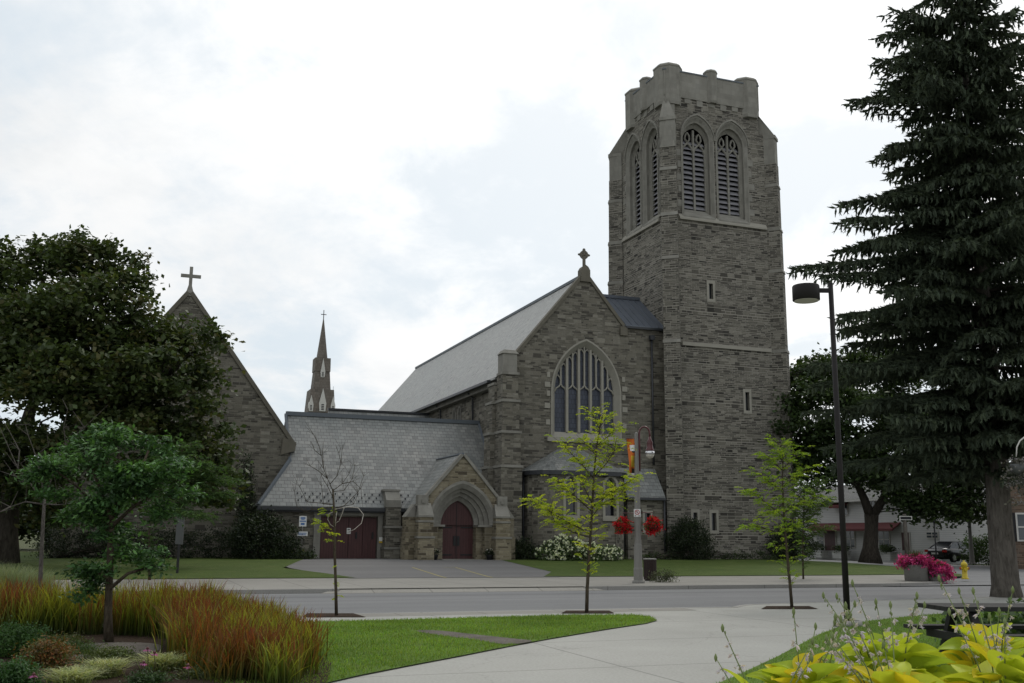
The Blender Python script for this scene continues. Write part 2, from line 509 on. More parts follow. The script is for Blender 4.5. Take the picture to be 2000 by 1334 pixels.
def concrete(name, a, b, joint=None, spots=.25, src='Object'):
    q = N(name, .85, .25)
    v = q.vec(src)
    n = q.noise(v, .35, 6, .6)
    t = q.mix(q.ramp(n, (.3, 0.0), (.7, 1.0)), a, b)
    fine = q.noise(v, 26, 3, .7)
    t = q.mix(.30, t, q.ramp(fine, (.3, .28), (.7, .72)), 'OVERLAY')
    st = q.noise(q.vec(src, (1, 1, 1), (9, 3, 0)), 1.3, 7, .68)
    t = q.mix(q.ramp(st, (.56, 0.0), (.74, spots)), t, tuple(x * .55 for x in a))
    vor = q.n.new('ShaderNodeTexVoronoi'); vor.feature = 'DISTANCE_TO_EDGE'; vor.inputs['Scale'].default_value = .19
    dv = q.n.new('ShaderNodeVectorMath'); dv.operation = 'ADD'; q.l.new(v, dv.inputs[0])
    nz = q.n.new('ShaderNodeTexNoise'); nz.inputs['Scale'].default_value = 1.2; nz.inputs['Detail'].default_value = 5
    sc_ = q.n.new('ShaderNodeVectorMath'); sc_.operation = 'SCALE'; sc_.inputs['Scale'].default_value = .9
    q.l.new(v, nz.inputs['Vector']); q.l.new(nz.outputs['Color'], sc_.inputs[0]); q.l.new(sc_.outputs[0], dv.inputs[1])
    q.l.new(dv.outputs[0], vor.inputs['Vector'])
    t = q.mix(q.ramp(vor.outputs['Distance'], (0, .22), (.003, .0)), t, tuple(x * .35 for x in a))
    if joint:
        _, f = q.brick(v, joint[0], joint[1], .022, 0, .3)
        t = q.mix(q.math('MULTIPLY', f, .55), t, tuple(x * .4 for x in a))
    q.base(t)
    q.bump(fine, .15, .004)
    return q.m
M['plaza'] = concrete('pale plaza concrete', (.285, .282, .258), (.345, .342, .315), (6.0, 3.0), .16)
M['pave'] = concrete('pavement concrete', (.205, .197, .176), (.25, .24, .215), (1.8, 1.75), .3)
M['kerb'] = concrete('kerb concrete', (.23, .225, .21), (.30, .29, .27), (3.0, 9.0), .35)
def asphalt(name, a, b, streak):
    q = N(name, .85, .25)
    v = q.vec()
    lane = q.noise(q.vec('Object', (.03, 1.0, 1)), .8, 5, .6)
    t = q.mix(q.ramp(lane, (.36, 0.0), (.64, 1.0)), a, b)
    seam = q.noise(q.vec('Object', (.012, 1.0, 1), (3, 7, 0)), 1.7, 3, .5)
    t = q.mix(q.ramp(seam, (.60, 0.0), (.66, streak)), t, tuple(x * .55 for x in a))
    fine = q.noise(v, 45, 3, .75)
    t = q.mix(.4, t, q.ramp(fine, (.3, .25), (.7, .75)), 'OVERLAY')
    blot = q.noise(v, .7, 6, .65)
    t = q.mix(q.ramp(blot, (.5, 0.0), (.8, .3)), t, tuple(x * .7 for x in a))
    q.base(t); q.bump(fine, .25, .006)
    return q.m
M['road'] = asphalt('worn asphalt', (.128, .130, .133), (.172, .174, .175), .5)
M['drive'] = asphalt('driveway asphalt', (.125, .122, .120), (.155, .152, .148), .15)
M['yellow_paint'] = plain('worn yellow road paint', (.30, .265, .11), .8, .2, 0, .6, 9)
M['white_paint'] = plain('worn white road paint', (.5, .5, .48), .8, .2, 0, .3, 9)
def lawn(name, a, b, dry):
    q = N(name, .9, .15)
    v = q.vec()
    n = q.noise(v, .55, 6, .65)
    t = q.mix(q.ramp(n, (.3, 0.0), (.7, 1.0)), a, b)
    fine = q.noise(q.vec('Object', (1, 1, 1)), 38, 4, .75)
    t = q.mix(.6, t, q.ramp(fine, (.25, .2), (.75, .8)), 'OVERLAY')
    d = q.noise(q.vec('Object', (1, 1, 1), (4, 8, 0)), 1.5, 6, .7)
    t = q.mix(q.ramp(d, (.52, 0.0), (.75, dry)), t, (.15, .13, .055))
    q.base(t); q.bump(fine, .8, .04)
    return q.m
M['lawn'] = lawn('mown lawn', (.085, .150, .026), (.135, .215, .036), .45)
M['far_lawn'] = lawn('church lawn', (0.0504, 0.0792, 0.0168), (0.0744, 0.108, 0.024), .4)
M['ground'] = lawn('rough ground', (.05, .065, .025), (.08, .085, .04), .5)
def mulch(name, a, b):
    q = N(name, .95, .1); v = q.vec()
    n = q.noise(v, 30, 5, .8); n2 = q.noise(v, 1.6, 5, .6)
    t = q.ramp(n, (.3, a), (.6, b), (.85, tuple(min(1, x * 1.7) for x in b)))
    q.base(q.mix(q.ramp(n2, (.4, 0.0), (.7, .6)), t, a)); q.bump(n, 1.0, .04)
    return q.m
M['mulch'] = mulch('bark mulch', (.022, .014, .010), (.075, .052, .036))
M['gravel'] = mulch('pea gravel', (.09, .08, .068), (.22, .20, .175))
def bark(name, a, b, sc_=1.0):
    q = N(name, .95, .1)
    n = q.noise(q.vec('Object', (5 * sc_, 5 * sc_, 1.1 * sc_)), 2.2, 6, .7, .6)
    q.base(q.ramp(n, (.3, a), (.55, b), (.8, tuple(x * 1.5 for x in b)))); q.bump(n, 1.0, .05)
    return q.m
M['bark_dark'] = bark('dark bark', (.022, .019, .015), (.060, .052, .043))
M['bark_grey'] = bark('grey bark', (.045, .040, .034), (.115, .104, .09))
M['bark_pale'] = bark('pale dead bark', (0.055, 0.0495, 0.044), (0.1155, 0.1045, 0.0935), 3)
M['bark_peel'] = bark('peeled pale twig', (.30, .27, .23), (.50, .46, .41), 3)
M['bark_young'] = bark('young bark', (.035, .028, .020), (.085, .070, .050), 3)
def foliage(name, trans=.25, rough=.6, spec=.25):
    q = N(name, rough, spec)
    a = q.n.new('ShaderNodeAttribute'); a.attribute_name = 'Col'
    q.base(a.outputs['Color'])
    tr = q.n.new('ShaderNodeBsdfTranslucent')
    g_ = q.mix(1.0, a.outputs['Color'], (1.5, 1.55, .7), 'MULTIPLY'); q.l.new(g_, tr.inputs['Color'])
    mx = q.n.new('ShaderNodeMixShader'); mx.inputs[0].default_value = trans
    q.l.new(q.p.outputs[0], mx.inputs[1]); q.l.new(tr.outputs[0], mx.inputs[2])
    q.l.new(mx.outputs[0], q.n['Material Output'].inputs['Surface'])
    return q.m
M['leaf'] = foliage('broad leaves', .22, .55, .3)
M['leaf_thin'] = foliage('thin young leaves', .45, .6, .25)
M['needle'] = foliage('needles', .06, .7, .2)
M['blade'] = foliage('grass blades', .35, .6, .2)
M['petal'] = foliage('petals', .3, .6, .2)

M['conc_pole'] = plain('exposed concrete pole', (.20, .195, .18), .9, .2, 0, .22, 30)
M['bronze'] = plain('dark bronze paint', (.016, .014, .014), .6, .2, 0, .1)
M['maroon'] = plain('maroon enamel', (.075, .014, .016), .35, .5)
M['chrome'] = plain('polished reflector', (.62, .62, .63), .18, .7, .8, .05)
M['globe'] = plain('milky globe glass', (.42, .40, .33), .25, .6, 0, .1)
M['white'] = plain('white enamel', (.62, .62, .60), .5, .4, 0, .06)
M['red'] = plain('sign red', (.36, .02, .025), .5, .4)
M['ink'] = plain('sign black', (.012, .012, .014), .6, .3)
M['sign_blue'] = plain('sign blue', (.06, .15, .36), .5, .4)
M['banner_orange'] = plain('orange banner cloth', (.50, .13, .025), .8, .2, 0, .12)
M['banner_yellow'] = plain('yellow banner cloth', (.55, .38, .04), .8, .2, 0, .12)
M['banner_dark'] = plain('dark banner print', (.03, .035, .03), .8, .2)
M['bin'] = plain('brown bin slats', (.030, .019, .017), .7, .3, 0, .25, 10)
M['hydrant'] = plain('yellow hydrant paint', (.50, .38, .012), .45, .5, 0, .12, 5)
M['table'] = plain('dark stained timber', (.013, .013, .012), .6, .3, 0, .3, 8)
M['planter'] = plain('aggregate planter', (.165, .162, .150), .95, .2, 0, .3, 22)
M['steeple_slate'] = slate('brown steeple slate', (.105, .088, .072), (.135, .113, .094), (.155, .135, .115), .6, .6, .8)
M['trim'] = plain('white painted timber', (.50, .49, .46), .7, .3, 0, .1)
def siding():
    q = N('white lap siding', .6, .3); v = q.vec('UV')
    c, f = q.brick(v, 30, .14, .012, 0, .6)
    n = q.noise(q.vec('UV'), .8, 5, .6)
    t = q.mix(n, (.42, .42, .41), (.56, .56, .55))
    q.base(q.mix(q.math('MULTIPLY', f, .7), t, (.2, .2, .21))); q.bump(q.math('SUBTRACT', 1, f), .5, .015)
    return q.m
M['siding'] = siding()
M['brown_wall'] = masonry('brown brick', [(0, (.07, .045, .03)), (.5, (.13, .085, .06)), (1, (.18, .125, .09))], (.2, .18, .15), big=.02)
M['shingle'] = slate('asphalt shingle', (.075, .075, .073), (.095, .095, .09), (.115, .113, .108), .15, .3, .9)
M['awning'] = plain('dusty red awning', (.11, .035, .036), .8, .2, 0, .15)
M['car_paint'] = plain('black car paint', (.010, .010, .014), .15, .7, 0, .05)
M['silver_paint'] = plain('silver car paint', (.30, .31, .32), .25, .6, .3, .05)
M['rubber'] = plain('tyre rubber', (.015, .015, .015), .85, .2)
M['tail_red'] = plain('tail lamp lens', (.35, .015, .012), .2, .6)
M['orange'] = plain('orange sign face', (.62, .15, .02), .6, .3, 0, .1)
M['coping'] = plain('weathered coping stone', (.125, .115, .092), .9, .2, 0, .3, 3)
M['wall_box'] = plain('grey painted box', (.075, .078, .078), .6, .4)
# ------------------------------------------------------------------ the setting: ground, roads, pavements, lawns, beds
def sheet(name, poly, zoff, m, drape=True, thick=0.0, kind='structure'):
    """a flat polygon in street coordinates (u, v), laid on the terrain"""
    bm = bmesh.new()
    vs = [bm.verts.new((a, b, 0)) for a, b in poly]
    es = [bm.edges.new((vs[i], vs[(i + 1) % len(vs)])) for i in range(len(vs))]
    bmesh.ops.triangle_fill(bm, use_beauty=True, edges=es)
    if drape:
        for ax, cuts in ((1, (39, 42, 45, 48, 51, 54)), (0, (37, 39.5, 42, 44.5, 47))):
            for c in cuts:
                co = (0, c, 0) if ax else (c, 0, 0); no = (0, 1, 0) if ax else (1, 0, 0)
                bmesh.ops.bisect_plane(bm, geom=bm.verts[:] + bm.edges[:] + bm.faces[:], plane_co=co, plane_no=no, dist=1e-4)
    for x in bm.verts: x.co.z = (hgt(x.co.x, x.co.y) if drape else 0) + zoff
    bmesh.ops.recalc_face_normals(bm, faces=bm.faces[:])
    for f in bm.faces:
        if f.normal.z < 0: f.normal_flip()
    me = bpy.data.meshes.new(name); bm.to_mesh(me); bm.free(); me.materials.append(m)
    o = bpy.data.objects.new(name, me); COL.objects.link(o); o.rotation_euler = (0, 0, TH); o['kind'] = kind
    return o
def guv(px, py):
    return toUV(G(px, py))
def rounded(poly, n=3):
    """Chaikin smoothing of a closed polygon"""
    for _ in range(n):
        out = []
        for i in range(len(poly)):
            a, b = poly[i], poly[(i + 1) % len(poly)]
            out += [(a[0] * .75 + b[0] * .25, a[1] * .75 + b[1] * .25), (a[0] * .25 + b[0] * .75, a[1] * .25 + b[1] * .75)]
        poly = out
    return poly

def ground_sheet():
    us = [-1800, -600, -200, -80, -40, 0, 20, 37, 39.5, 42, 44.5, 47, 60, 90, 200, 600, 1800]
    vs = [-200, -40, 0, 31, 39, 42, 45, 48, 51, 54, 70, 100, 200, 600, 2500]
    mb = MB()
    for j in range(len(vs) - 1):
        for i in range(len(us) - 1):
            q = [(us[i], vs[j]), (us[i + 1], vs[j]), (us[i + 1], vs[j + 1]), (us[i], vs[j + 1])]
            mb.quad(*[(a, b, hgt(a, b) - .2) for a, b in q])
    o = mb.build('ground', M['ground']); o.rotation_euler = (0, 0, TH); o['kind'] = 'structure'
ground_sheet()
sheet('road', [(-120, 20.6), (46, 20.6), (140, 20.6), (140, 31.4), (-120, 31.4)], -.12, M['road'], drape=False)
sheet('side_street', [(24, 31.0), (60, 31.0), (52.5, 60), (52.5, 160), (41, 160), (41, 66), (36, 48), (33, 40), (27, 33.5)], -.085, M['road'])
kerb_line = [(-120, 31.0), (6.2, 31.0), (14.2, 31.0), (26.0, 31.0), (28.6, 31.5), (31.2, 33.0), (33.6, 36.0), (36.5, 40)]
sheet('pavement', [(-120, 31.14), (26.0, 31.14), (28.5, 31.64), (31.05, 33.1), (33.5, 36.1), (37.8, 42.0), (36.2, 42.4), (33, 38.6), (-120, 38.6)], .0, M['pave'])
def kerb(name, line, w, ztop, zbot, m, side=1):
    mb = MB()
    for (a, b) in zip(line[:-1], line[1:]):
        a, b = Vector((*a, 0)), Vector((*b, 0)); d = (b - a).normalized(); nrm = Vector((-d.y, d.x, 0)) * w * side
        top = [(*(p.xy), ztop) for p in (a, b, b + nrm, a + nrm)]
        bot = [(x, y, zbot) for x, y, _ in top]
        mb.hexa(bot + top)
    o = mb.build(name, m); o.rotation_euler = (0, 0, TH); o['kind'] = 'structure'
kerb('kerb', kerb_line[:2], .15, .004, -.16, M['kerb'])
kerb('kerb', kerb_line[2:], .15, .004, -.16, M['kerb'])
ap = MB()
ap.hexa([(6.2, 30.75, -.16), (14.2, 30.75, -.16), (14.2, 31.3, -.16), (6.2, 31.3, -.16), (5.6, 30.75, -.112), (14.8, 30.75, -.112), (14.2, 31.3, .006), (6.2, 31.3, .006)])
o = ap.build('driveway_apron', M['pave']); o.rotation_euler = (0, 0, TH); o['kind'] = 'structure'
# church lawns and driveway
d0, d1, d2, d3 = guv(625, 1091), guv(700, 1130), guv(1112, 1129.5), guv(1000, 1097)
sheet('driveway', [(8.6, 57.4), (7.0, 52), (7.0, 46), (d1[0] - .3, 38.2), (d2[0], 38.1), (d2[0] + 1.5, 42), (d3[0] + .3, 54), (21.2, 57.2)], .012, M['drive'])
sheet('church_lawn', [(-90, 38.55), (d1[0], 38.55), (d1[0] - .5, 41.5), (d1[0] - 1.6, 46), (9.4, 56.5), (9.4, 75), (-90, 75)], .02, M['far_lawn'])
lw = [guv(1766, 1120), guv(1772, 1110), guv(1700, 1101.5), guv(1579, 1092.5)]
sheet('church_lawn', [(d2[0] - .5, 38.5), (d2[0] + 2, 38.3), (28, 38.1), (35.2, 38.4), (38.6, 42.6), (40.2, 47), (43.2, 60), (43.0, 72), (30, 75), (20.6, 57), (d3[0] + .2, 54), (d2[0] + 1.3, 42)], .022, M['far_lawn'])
sheet('corner_grass', rounded([guv(1838, 1126), guv(1880, 1126.5), guv(1882, 1121), guv(1846, 1120)], 2), .01, M['far_lawn'])
mk = MB()
def stripe(mb, p, q, w=.09):
    a, b = Vector((*guv(*p), 0)), Vector((*guv(*q), 0)); d = (b - a).normalized(); nrm = Vector((-d.y, d.x, 0)) * w / 2
    k = 8
    for i in range(k):
        s0, s1 = a.lerp(b, i / k), a.lerp(b, (i + 1) / k)
        mb.quad(*[(p_.x, p_.y, hgt(p_.x, p_.y) + .017) for p_ in (s0 - nrm, s1 - nrm, s1 + nrm, s0 + nrm)])
stripe(mk, (805, 1107), (871, 1129)); stripe(mk, (890, 1107.5), (962, 1128.5)); stripe(mk, (868, 1107.5), (892, 1107))
o = mk.build('parking_marking', M['yellow_paint']); o.rotation_euler = (0, 0, TH); o['kind'] = 'structure'
mk = MB()
for p, q in (((1892, 1119), (1925, 1118.5)),):
    a, b = guv(*p), guv(*q); mk.quad((a[0], a[1], -.108), (b[0], b[1], -.108), (b[0] + .05, b[1] + .5, -.104), (a[0] + .05, a[1] + .5, -.104))
o = mk.build('road_marking', M['white_paint']); o.rotation_euler = (0, 0, TH); o['kind'] = 'structure'
# near side
ne = [(-60, 21.25)] + [(guv(x, 1200)[0], 21.25) for x in (590, 900, 1250, 1425)] + [guv(1441, 1186.5), guv(1458, 1182.5), guv(1480, 1181), guv(1560, 1178.5), guv(1700, 1174), guv(1900, 1168), guv(2080, 1162)]
sheet('plaza', [(-60, -30), (60, -30), (60, ne[-1][1] + 1)] + ne[::-1], 0.0, M['plaza'], drape=False)
sheet('kerb_strip', ne[:5] + [(ne[4][0] - .05, 20.55), (-60, 20.55)], .004, M['pave'], drape=False)
kerb('kerb', ne, .16, .006, -.16, M['kerb'])
NEAR_LAWN = [(560, 1217.5), (800, 1211.5), (1100, 1203), (1238, 1202.5), (1270, 1206), (1284, 1213), (1262, 1219), (1195, 1229), (1075, 1249), (990, 1265), (900, 1283), (790, 1304), (700, 1322), (640, 1336), (520, 1380), (330, 1300), (330, 1240), (430, 1226)]
near_lawn = [guv(*p) for p in NEAR_LAWN]
sheet('lawn', near_lawn, .018, M['lawn'], drape=False)
worn = [(800, 1234), (850, 1233), (920, 1241), (1010, 1251), (1046, 1254), (1020, 1260), (980, 1262), (920, 1251), (850, 1243)]
sheet('worn_path', rounded([guv(*p) for p in worn], 2), .024, M['gravel'], drape=False)
HOSTA_LAWN = [(1385, 1345), (1440, 1322), (1520, 1284), (1600, 1241), (1645, 1224), (1700, 1214), (1800, 1203), (1900, 1196), (2100, 1188), (2200, 1350), (1400, 1420)]
hosta_lawn = [guv(*p) for p in HOSTA_LAWN]
sheet('lawn', hosta_lawn, .02, M['lawn'], drape=False)
for (x0, x1, xb0, xb1, yt, yb) in ((590, 690, 600, 715, 1198.8, 1206), (1096, 1190, 1110, 1200, 1193.5, 1198.5), (1487, 1580, 1500, 1598, 1184.5, 1190)):
    sheet('tree_pit', [guv(x0, yb), guv(xb1, yb), guv(x1, yt), guv(x0 + 10, yt)], .012, M['mulch'], drape=False)
BED = [(-500, 1236), (330, 1236), (440, 1222), (580, 1255), (648, 1300), (642, 1330), (560, 1420), (-500, 1420)]
sheet('planting_bed', [guv(*p) for p in BED], .03, M['mulch'], drape=False)
sheet('gravel_patch', rounded([guv(*p) for p in ((120, 1262), (300, 1258), (330, 1275), (200, 1290), (110, 1300))], 2), .036, M['gravel'], drape=False)

# ------------------------------------------------------------------ the church
def F(v0): return lambda a, b, d: (a, v0 + d, b)
def Lf(u0): return lambda a, b, d: (u0 + d, a, b)
STN = [M['stone'], M['ashlar']]
ORG = (26, 57, .2)
church = thing('stone_church', 'grey stone church with tall square bell tower and one big traceried gable window', 'church', W(26, 57, .2), TH)
def cpart(mb, name, mats, parent=None, org=ORG): return mb.build(name, mats, parent or church, org)

w = MB()
w.panel(F(57), [(21, -.3), (31.9, -.3), (31.9, 14.6), (28.8, 14.6), (26.16, 17.75), (21, 11.55)], [arch(23.95, 28.52, 7.45, 10.25, 13.55, 10)], .18, 0, 1)
w.panel(Lf(21), [(57, -.3), (96.5, -.3), (96.5, 11.1), (57, 11.1)], [arch(v_ - .35, v_ + .35, 7.9, 9.5, 10.15, 5) for v_ in (66.2, 67.4, 73.2, 74.4, 80.2, 81.4)], .25)
w.poly([(21, 96.5, -.3), (31.3, 96.5, -.3), (31.3, 96.5, 11.1), (26.16, 96.5, 17.6), (21, 96.5, 11.1)])
cpart(w, 'nave_wall', STN)
for v_ in (66.2, 67.4, 73.2, 74.4, 80.2, 81.4):
    s = MB(); s.band(Lf(21), arch(v_ - .48, v_ + .48, 7.78, 9.5, 10.32, 5), arch(v_ - .35, v_ + .35, 7.9, 9.5, 10.15, 5), -.04, -.04)
    s.band(Lf(21), arch(v_ - .35, v_ + .35, 7.9, 9.5, 10.15, 5), arch(v_ - .30, v_ + .30, 7.95, 9.5, 10.1, 5), -.04, .2)
    s = cpart(s, 'window', M['ashlar'])
    g_ = MB().poly([Lf(21)(a, b, .24) for a, b in arch(v_ - .35, v_ + .35, 7.9, 9.5, 10.15, 5)]); cpart(g_, 'glass', M['leaded'], s)
r = MB()
r.prism([(20.45, 57.6, 10.86), (20.45, 57.6, 10.99), (26.16, 57.6, 17.78), (31.3, 57.6, 11.6), (31.3, 57.6, 10.86)], (0, 39.2, 0))
r.hexa([(20.45, 57.35, 10.95), (26.16, 57.35, 17.7), (26.16, 57.62, 17.7), (20.45, 57.62, 10.95), (20.45, 57.35, 10.99), (26.16, 57.35, 17.78), (26.16, 57.62, 17.78), (20.45, 57.62, 10.99)])
cpart(r, 'nave_roof', M['slate_nave'])
r = MB().box(26.0, 26.32, 57.4, 96.8, 17.66, 17.84); cpart(r, 'ridge_cap', M['copper_flash'])
r = MB().box(20.22, 20.45, 58.35, 96.8, 10.74, 10.90).box(20.6, 20.99, 58.35, 96.5, 10.5, 10.86, 1)
for v_ in (63.0, 70.3, 77.5): r.tube([(20.5, v_, 10.7), (20.85, v_, 10.4), (20.9, v_, 7.0)], .06, 6)
cpart(r, 'gutter', [M['gutter'], M['ashlar']])
# coping on the gable
def slope_bar(mb, a, b, v0, v1, th, mi=0):
    (u0, z0), (u1, z1) = a, b; n = Vector((-(z1 - z0), u1 - u0)).normalized() * th
    if n.y < 0: n = -n
    P_ = [(u0, z0), (u1, z1), (u1 + n.x, z1 + n.y), (u0 + n.x, z0 + n.y)]
    mb.prism([(x, v0, z) for x, z in P_], (0, v1 - v0, 0), mi)
c = MB(); slope_bar(c, (20.9, 11.43), (26.16, 17.75), 56.9, 57.42, .2); slope_bar(c, (26.16, 17.75), (28.95, 14.4), 56.9, 57.42, .2)
c.box(28.55, 29.05, 56.82, 57.3, 14.05, 14.62); c.box(20.75, 21.5, 56.85, 57.3, 11.2, 11.75)
cpart(c, 'gable_coping', M['coping'])
# apex stone and wheel cross
c = MB(); c.prism([(25.84, 56.85, 17.3), (26.48, 56.85, 17.3), (26.48, 56.85, 18.05), (26.36, 56.85, 18.26), (26.16, 56.85, 18.40), (25.96, 56.85, 18.26), (25.84, 56.85, 18.05)], (0, .5, 0))
cpart(c, 'apex_stone', M['coping'])
c = MB(); c.box(26.08, 26.24, 57.03, 57.17, 18.3, 19.44).box(25.84, 26.48, 57.04, 57.16, 19.02, 19.16)
n_ = 24; k1 = [(26.16 + .285 * math.cos(2 * math.pi * i / n_), 19.09 + .285 * math.sin(2 * math.pi * i / n_)) for i in range(n_)]
k0 = [(26.16 + .165 * math.cos(2 * math.pi * i / n_), 19.09 + .165 * math.sin(2 * math.pi * i / n_)) for i in range(n_)]
Fm = F(57.05)
c.band(Fm, k1, k0, 0, 0).band(Fm, k1, k1, 0, .1).band(Fm, k0, k0, 0, .1).band(Fm, k1, k0, .1, .1)
for a_, b_ in ((26.16, 19.45), (25.82, 19.09), (26.50, 19.09)): c.lathe([(.02, -.07), (.085, -.03), (.085, .03), (.02, .07)], (a_, 57.1, b_), 8)
c.lathe([(.09, -.06), (.13, 0), (.09, .06)], (26.16, 57.1, 19.09), 10)
cpart(c, 'wheel_cross', M['coping'])
# stepped buttress at the gable's left corner
b = MB()
for z0, z1, a0, a1, f0 in ((-.3, 5.6, 20.3, 21.6, 55.9), (5.6, 7.6, 20.36, 21.54, 56.0), (7.6, 9.45, 20.42, 21.48, 56.1), (9.45, 11.1, 20.46, 21.44, 56.2)):
    b.box(a0, a1, f0, 57.25, z0, z1); b.box(a0 - .05, a1 + .05, f0 - .07, 57.2, z1 - .12, z1 + .03, 1)
b.box(20.5, 21.38, 56.28, 57.2, 11.1, 12.25, 1); b.hexa([(20.42, 56.2, 12.25), (21.46, 56.2, 12.25), (21.46, 57.2, 12.25), (20.42, 57.2, 12.25), (20.6, 56.4, 12.5), (21.3, 56.4, 12.5), (21.3, 57.1, 12.5), (20.6, 57.1, 12.5)], 1)
for z0, z1, a0 in ((-.3, 5.6, 19.95), (5.6, 7.6, 20.08), (7.6, 9.45, 20.2), (9.45, 10.6, 20.32)):
    b.box(a0, 21.0, 57.27, 58.35, z0, z1 - .02); b.box(a0 - .06, 21.0, 57.24, 58.4, z1 - .14, z1 + .01, 1)
cpart(b, 'buttress', STN)
# the great window
wd = MB()
Aout, Ain = arch(23.95, 28.52, 7.45, 10.25, 13.55, 10), arch(24.24, 28.23, 7.83, 10.3, 13.2, 10)
Ahood = arch(23.86, 28.61, 7.45, 10.25, 13.66, 10)
wd.band(F(57), Ahood, Aout, -.05, -.05).band(F(57), Ahood, Ahood, -.05, .05).band(F(57), Aout, Ain, -.05, .32).band(F(57), Ain, Ain, .32, .45)
wd.box(23.6, 28.85, 56.86, 57.1, 7.2, 7.47)
for z_, s_ in ((8.2, .38), (9.2, .5), (9.95, .3), (10.5, .5), (11.1, .28)):
    wd.box(23.8 - s_ * .7, 23.8, 56.96, 57.1, z_, z_ + .32).box(28.68, 28.68 + s_ * .7, 56.96, 57.1, z_, z_ + .32)
gw = cpart(wd, 'traceried_window', M['trim_stone'])
def arch_z(a, x0, x1, zs, za):
    h_ = (x1 - x0) / 2; r_ = za - zs; rad = (h_ * h_ + r_ * r_) / (2 * h_); xm = (x0 + x1) / 2
    d_ = abs(a - xm); cxr = h_ - rad
    return zs + math.sqrt(max(0, rad * rad - (d_ - cxr) ** 2))
t = MB(); lw_ = (28.23 - 24.24) / 5
for i in range(1, 5):
    a = 24.24 + lw_ * i; t.box(a - .075, a + .075, 57.2, 57.42, 7.83, arch_z(a, 24.24, 28.23, 10.3, 13.2) + .02)
for i in range(5):
    a0 = 24.24 + lw_ * i; am = a0 + lw_ / 2
    zt = arch_z(am, 24.24, 28.23, 10.3, 13.2)
    t.box(am - .045, am + .045, 57.26, 57.40, 10.72, zt + .02)
    for s_ in (-1, 1):
        t.tube([(am + s_ * lw_ / 2, 57.32, 10.28), (am + s_ * lw_ * .36, 57.32, 10.52), (am + s_ * lw_ * .14, 57.32, 10.62), (am, 57.32, 10.78)], .055, 5)
        aq = am + s_ * lw_ / 4; zq = arch_z(aq, 24.24, 28.23, 10.3, 13.2)
        for q_ in (-1, 1):
            t.tube([(aq + q_ * lw_ / 4, 57.32, zq - .45), (aq + q_ * lw_ * .16, 57.32, zq - .2), (aq, 57.32, zq - .05)], .045, 5)
cpart(t, 'tracery', M['trim_stone'], gw)
g_ = MB().poly([F(57)(a, z_, .43) for a, z_ in Ain]); cpart(g_, 'glass', M['leaded'], gw)

# lead roof between nave and tower
m_ = MB()
m_.prism([(28.85, 56.9, 14.62), (28.85, 56.9, 14.74), (28.85, 60.4, 17.35), (28.85, 60.4, 14.62)], (2.88, 0, 0))
for a in np.arange(28.95, 31.75, .46): m_.prism([(a, 56.9, 14.74), (a, 56.9, 14.80), (a, 60.4, 17.41), (a, 60.4, 17.35)], (.05, 0, 0))
m_.box(28.9, 31.74, 60.25, 60.6, 17.3, 17.5)
cpart(m_, 'lead_roof', M['metal_roof'])
m_ = MB().box(28.95, 31.75, 56.78, 56.92, 14.55, 14.68).box(30.6, 30.9, 56.7, 56.95, 13.9, 14.2).tube([(30.75, 56.86, 13.9), (30.75, 56.86, 6.0)], .07, 6)
cpart(m_, 'gutter', M['gutter'])

# rounded chapel bay under the window
U0, U1, VF = 22.0, 28.2, 54.8
per = [(U0, 57.0), (U0, 56.6)]
for i in range(7):
    a = math.pi / 2 * i / 6; per.append((U0 + 1.2 - 1.2 * math.cos(a), 56.6 - (56.6 - VF) * math.sin(a)))
per += [(U0 + U1 - a, b_) for a, b_ in per[::-1]]
EZ = 5.2
bay = MB()
hol = [arch(a - .36, a + .36, 2.75, 4.55, 5.0, 5) for a in (24.24, 26.75)]
for (a, b_), (a2, b2) in zip(per[:-1], per[1:]):
    if abs(b_ - VF) < 1e-6 and abs(b2 - VF) < 1e-6: bay.panel(F(VF), [(a, -.3), (a2, -.3), (a2, EZ), (a, EZ)], hol, .3)
    else: bay.quad((a, b_, -.3), (a2, b2, -.3), (a2, b2, EZ), (a, b_, EZ))
cpart(bay, 'chapel_bay_wall', STN)
off = [(25.1 + (a - 25.1) * 1.06, 57 - (57 - b_) * 1.1) for a, b_ in per]
rf = MB()
for (a, b_), (a2, b2) in zip(off[:-1], off[1:]):
    t0, t1 = [min(25.9, max(24.3, x)) for x in (a, a2)]
    rf.add([(a, b_, EZ + .12), (a2, b2, EZ + .12), (t1, 56.99, 6.75), (t0, 56.99, 6.75)], [(0, 1, 2, 3)])
cpart(rf, 'chapel_bay_roof', M['slate'])
gt = MB()
for (a, b_), (a2, b2) in zip(off[:-1], off[1:]):
    gt.hexa([(a, b_, EZ - .12), (a2, b2, EZ - .12), (25.1 + (a2 - 25.1) * .94, 57 - (57 - b2) * .9, EZ - .12), (25.1 + (a - 25.1) * .94, 57 - (57 - b_) * .9, EZ - .12),
             (a, b_, EZ + .11), (a2, b2, EZ + .11), (25.1 + (a2 - 25.1) * .94, 57 - (57 - b2) * .9, EZ + .11), (25.1 + (a - 25.1) * .94, 57 - (57 - b_) * .9, EZ + .11)])
gt.tube([(21.92, 56.5, EZ), (21.92, 56.5, .2)], .07, 6).tube([(28.3, 56.2, EZ), (28.3, 56.2, .2)], .07, 6)
cpart(gt, 'gutter', M['gutter'])
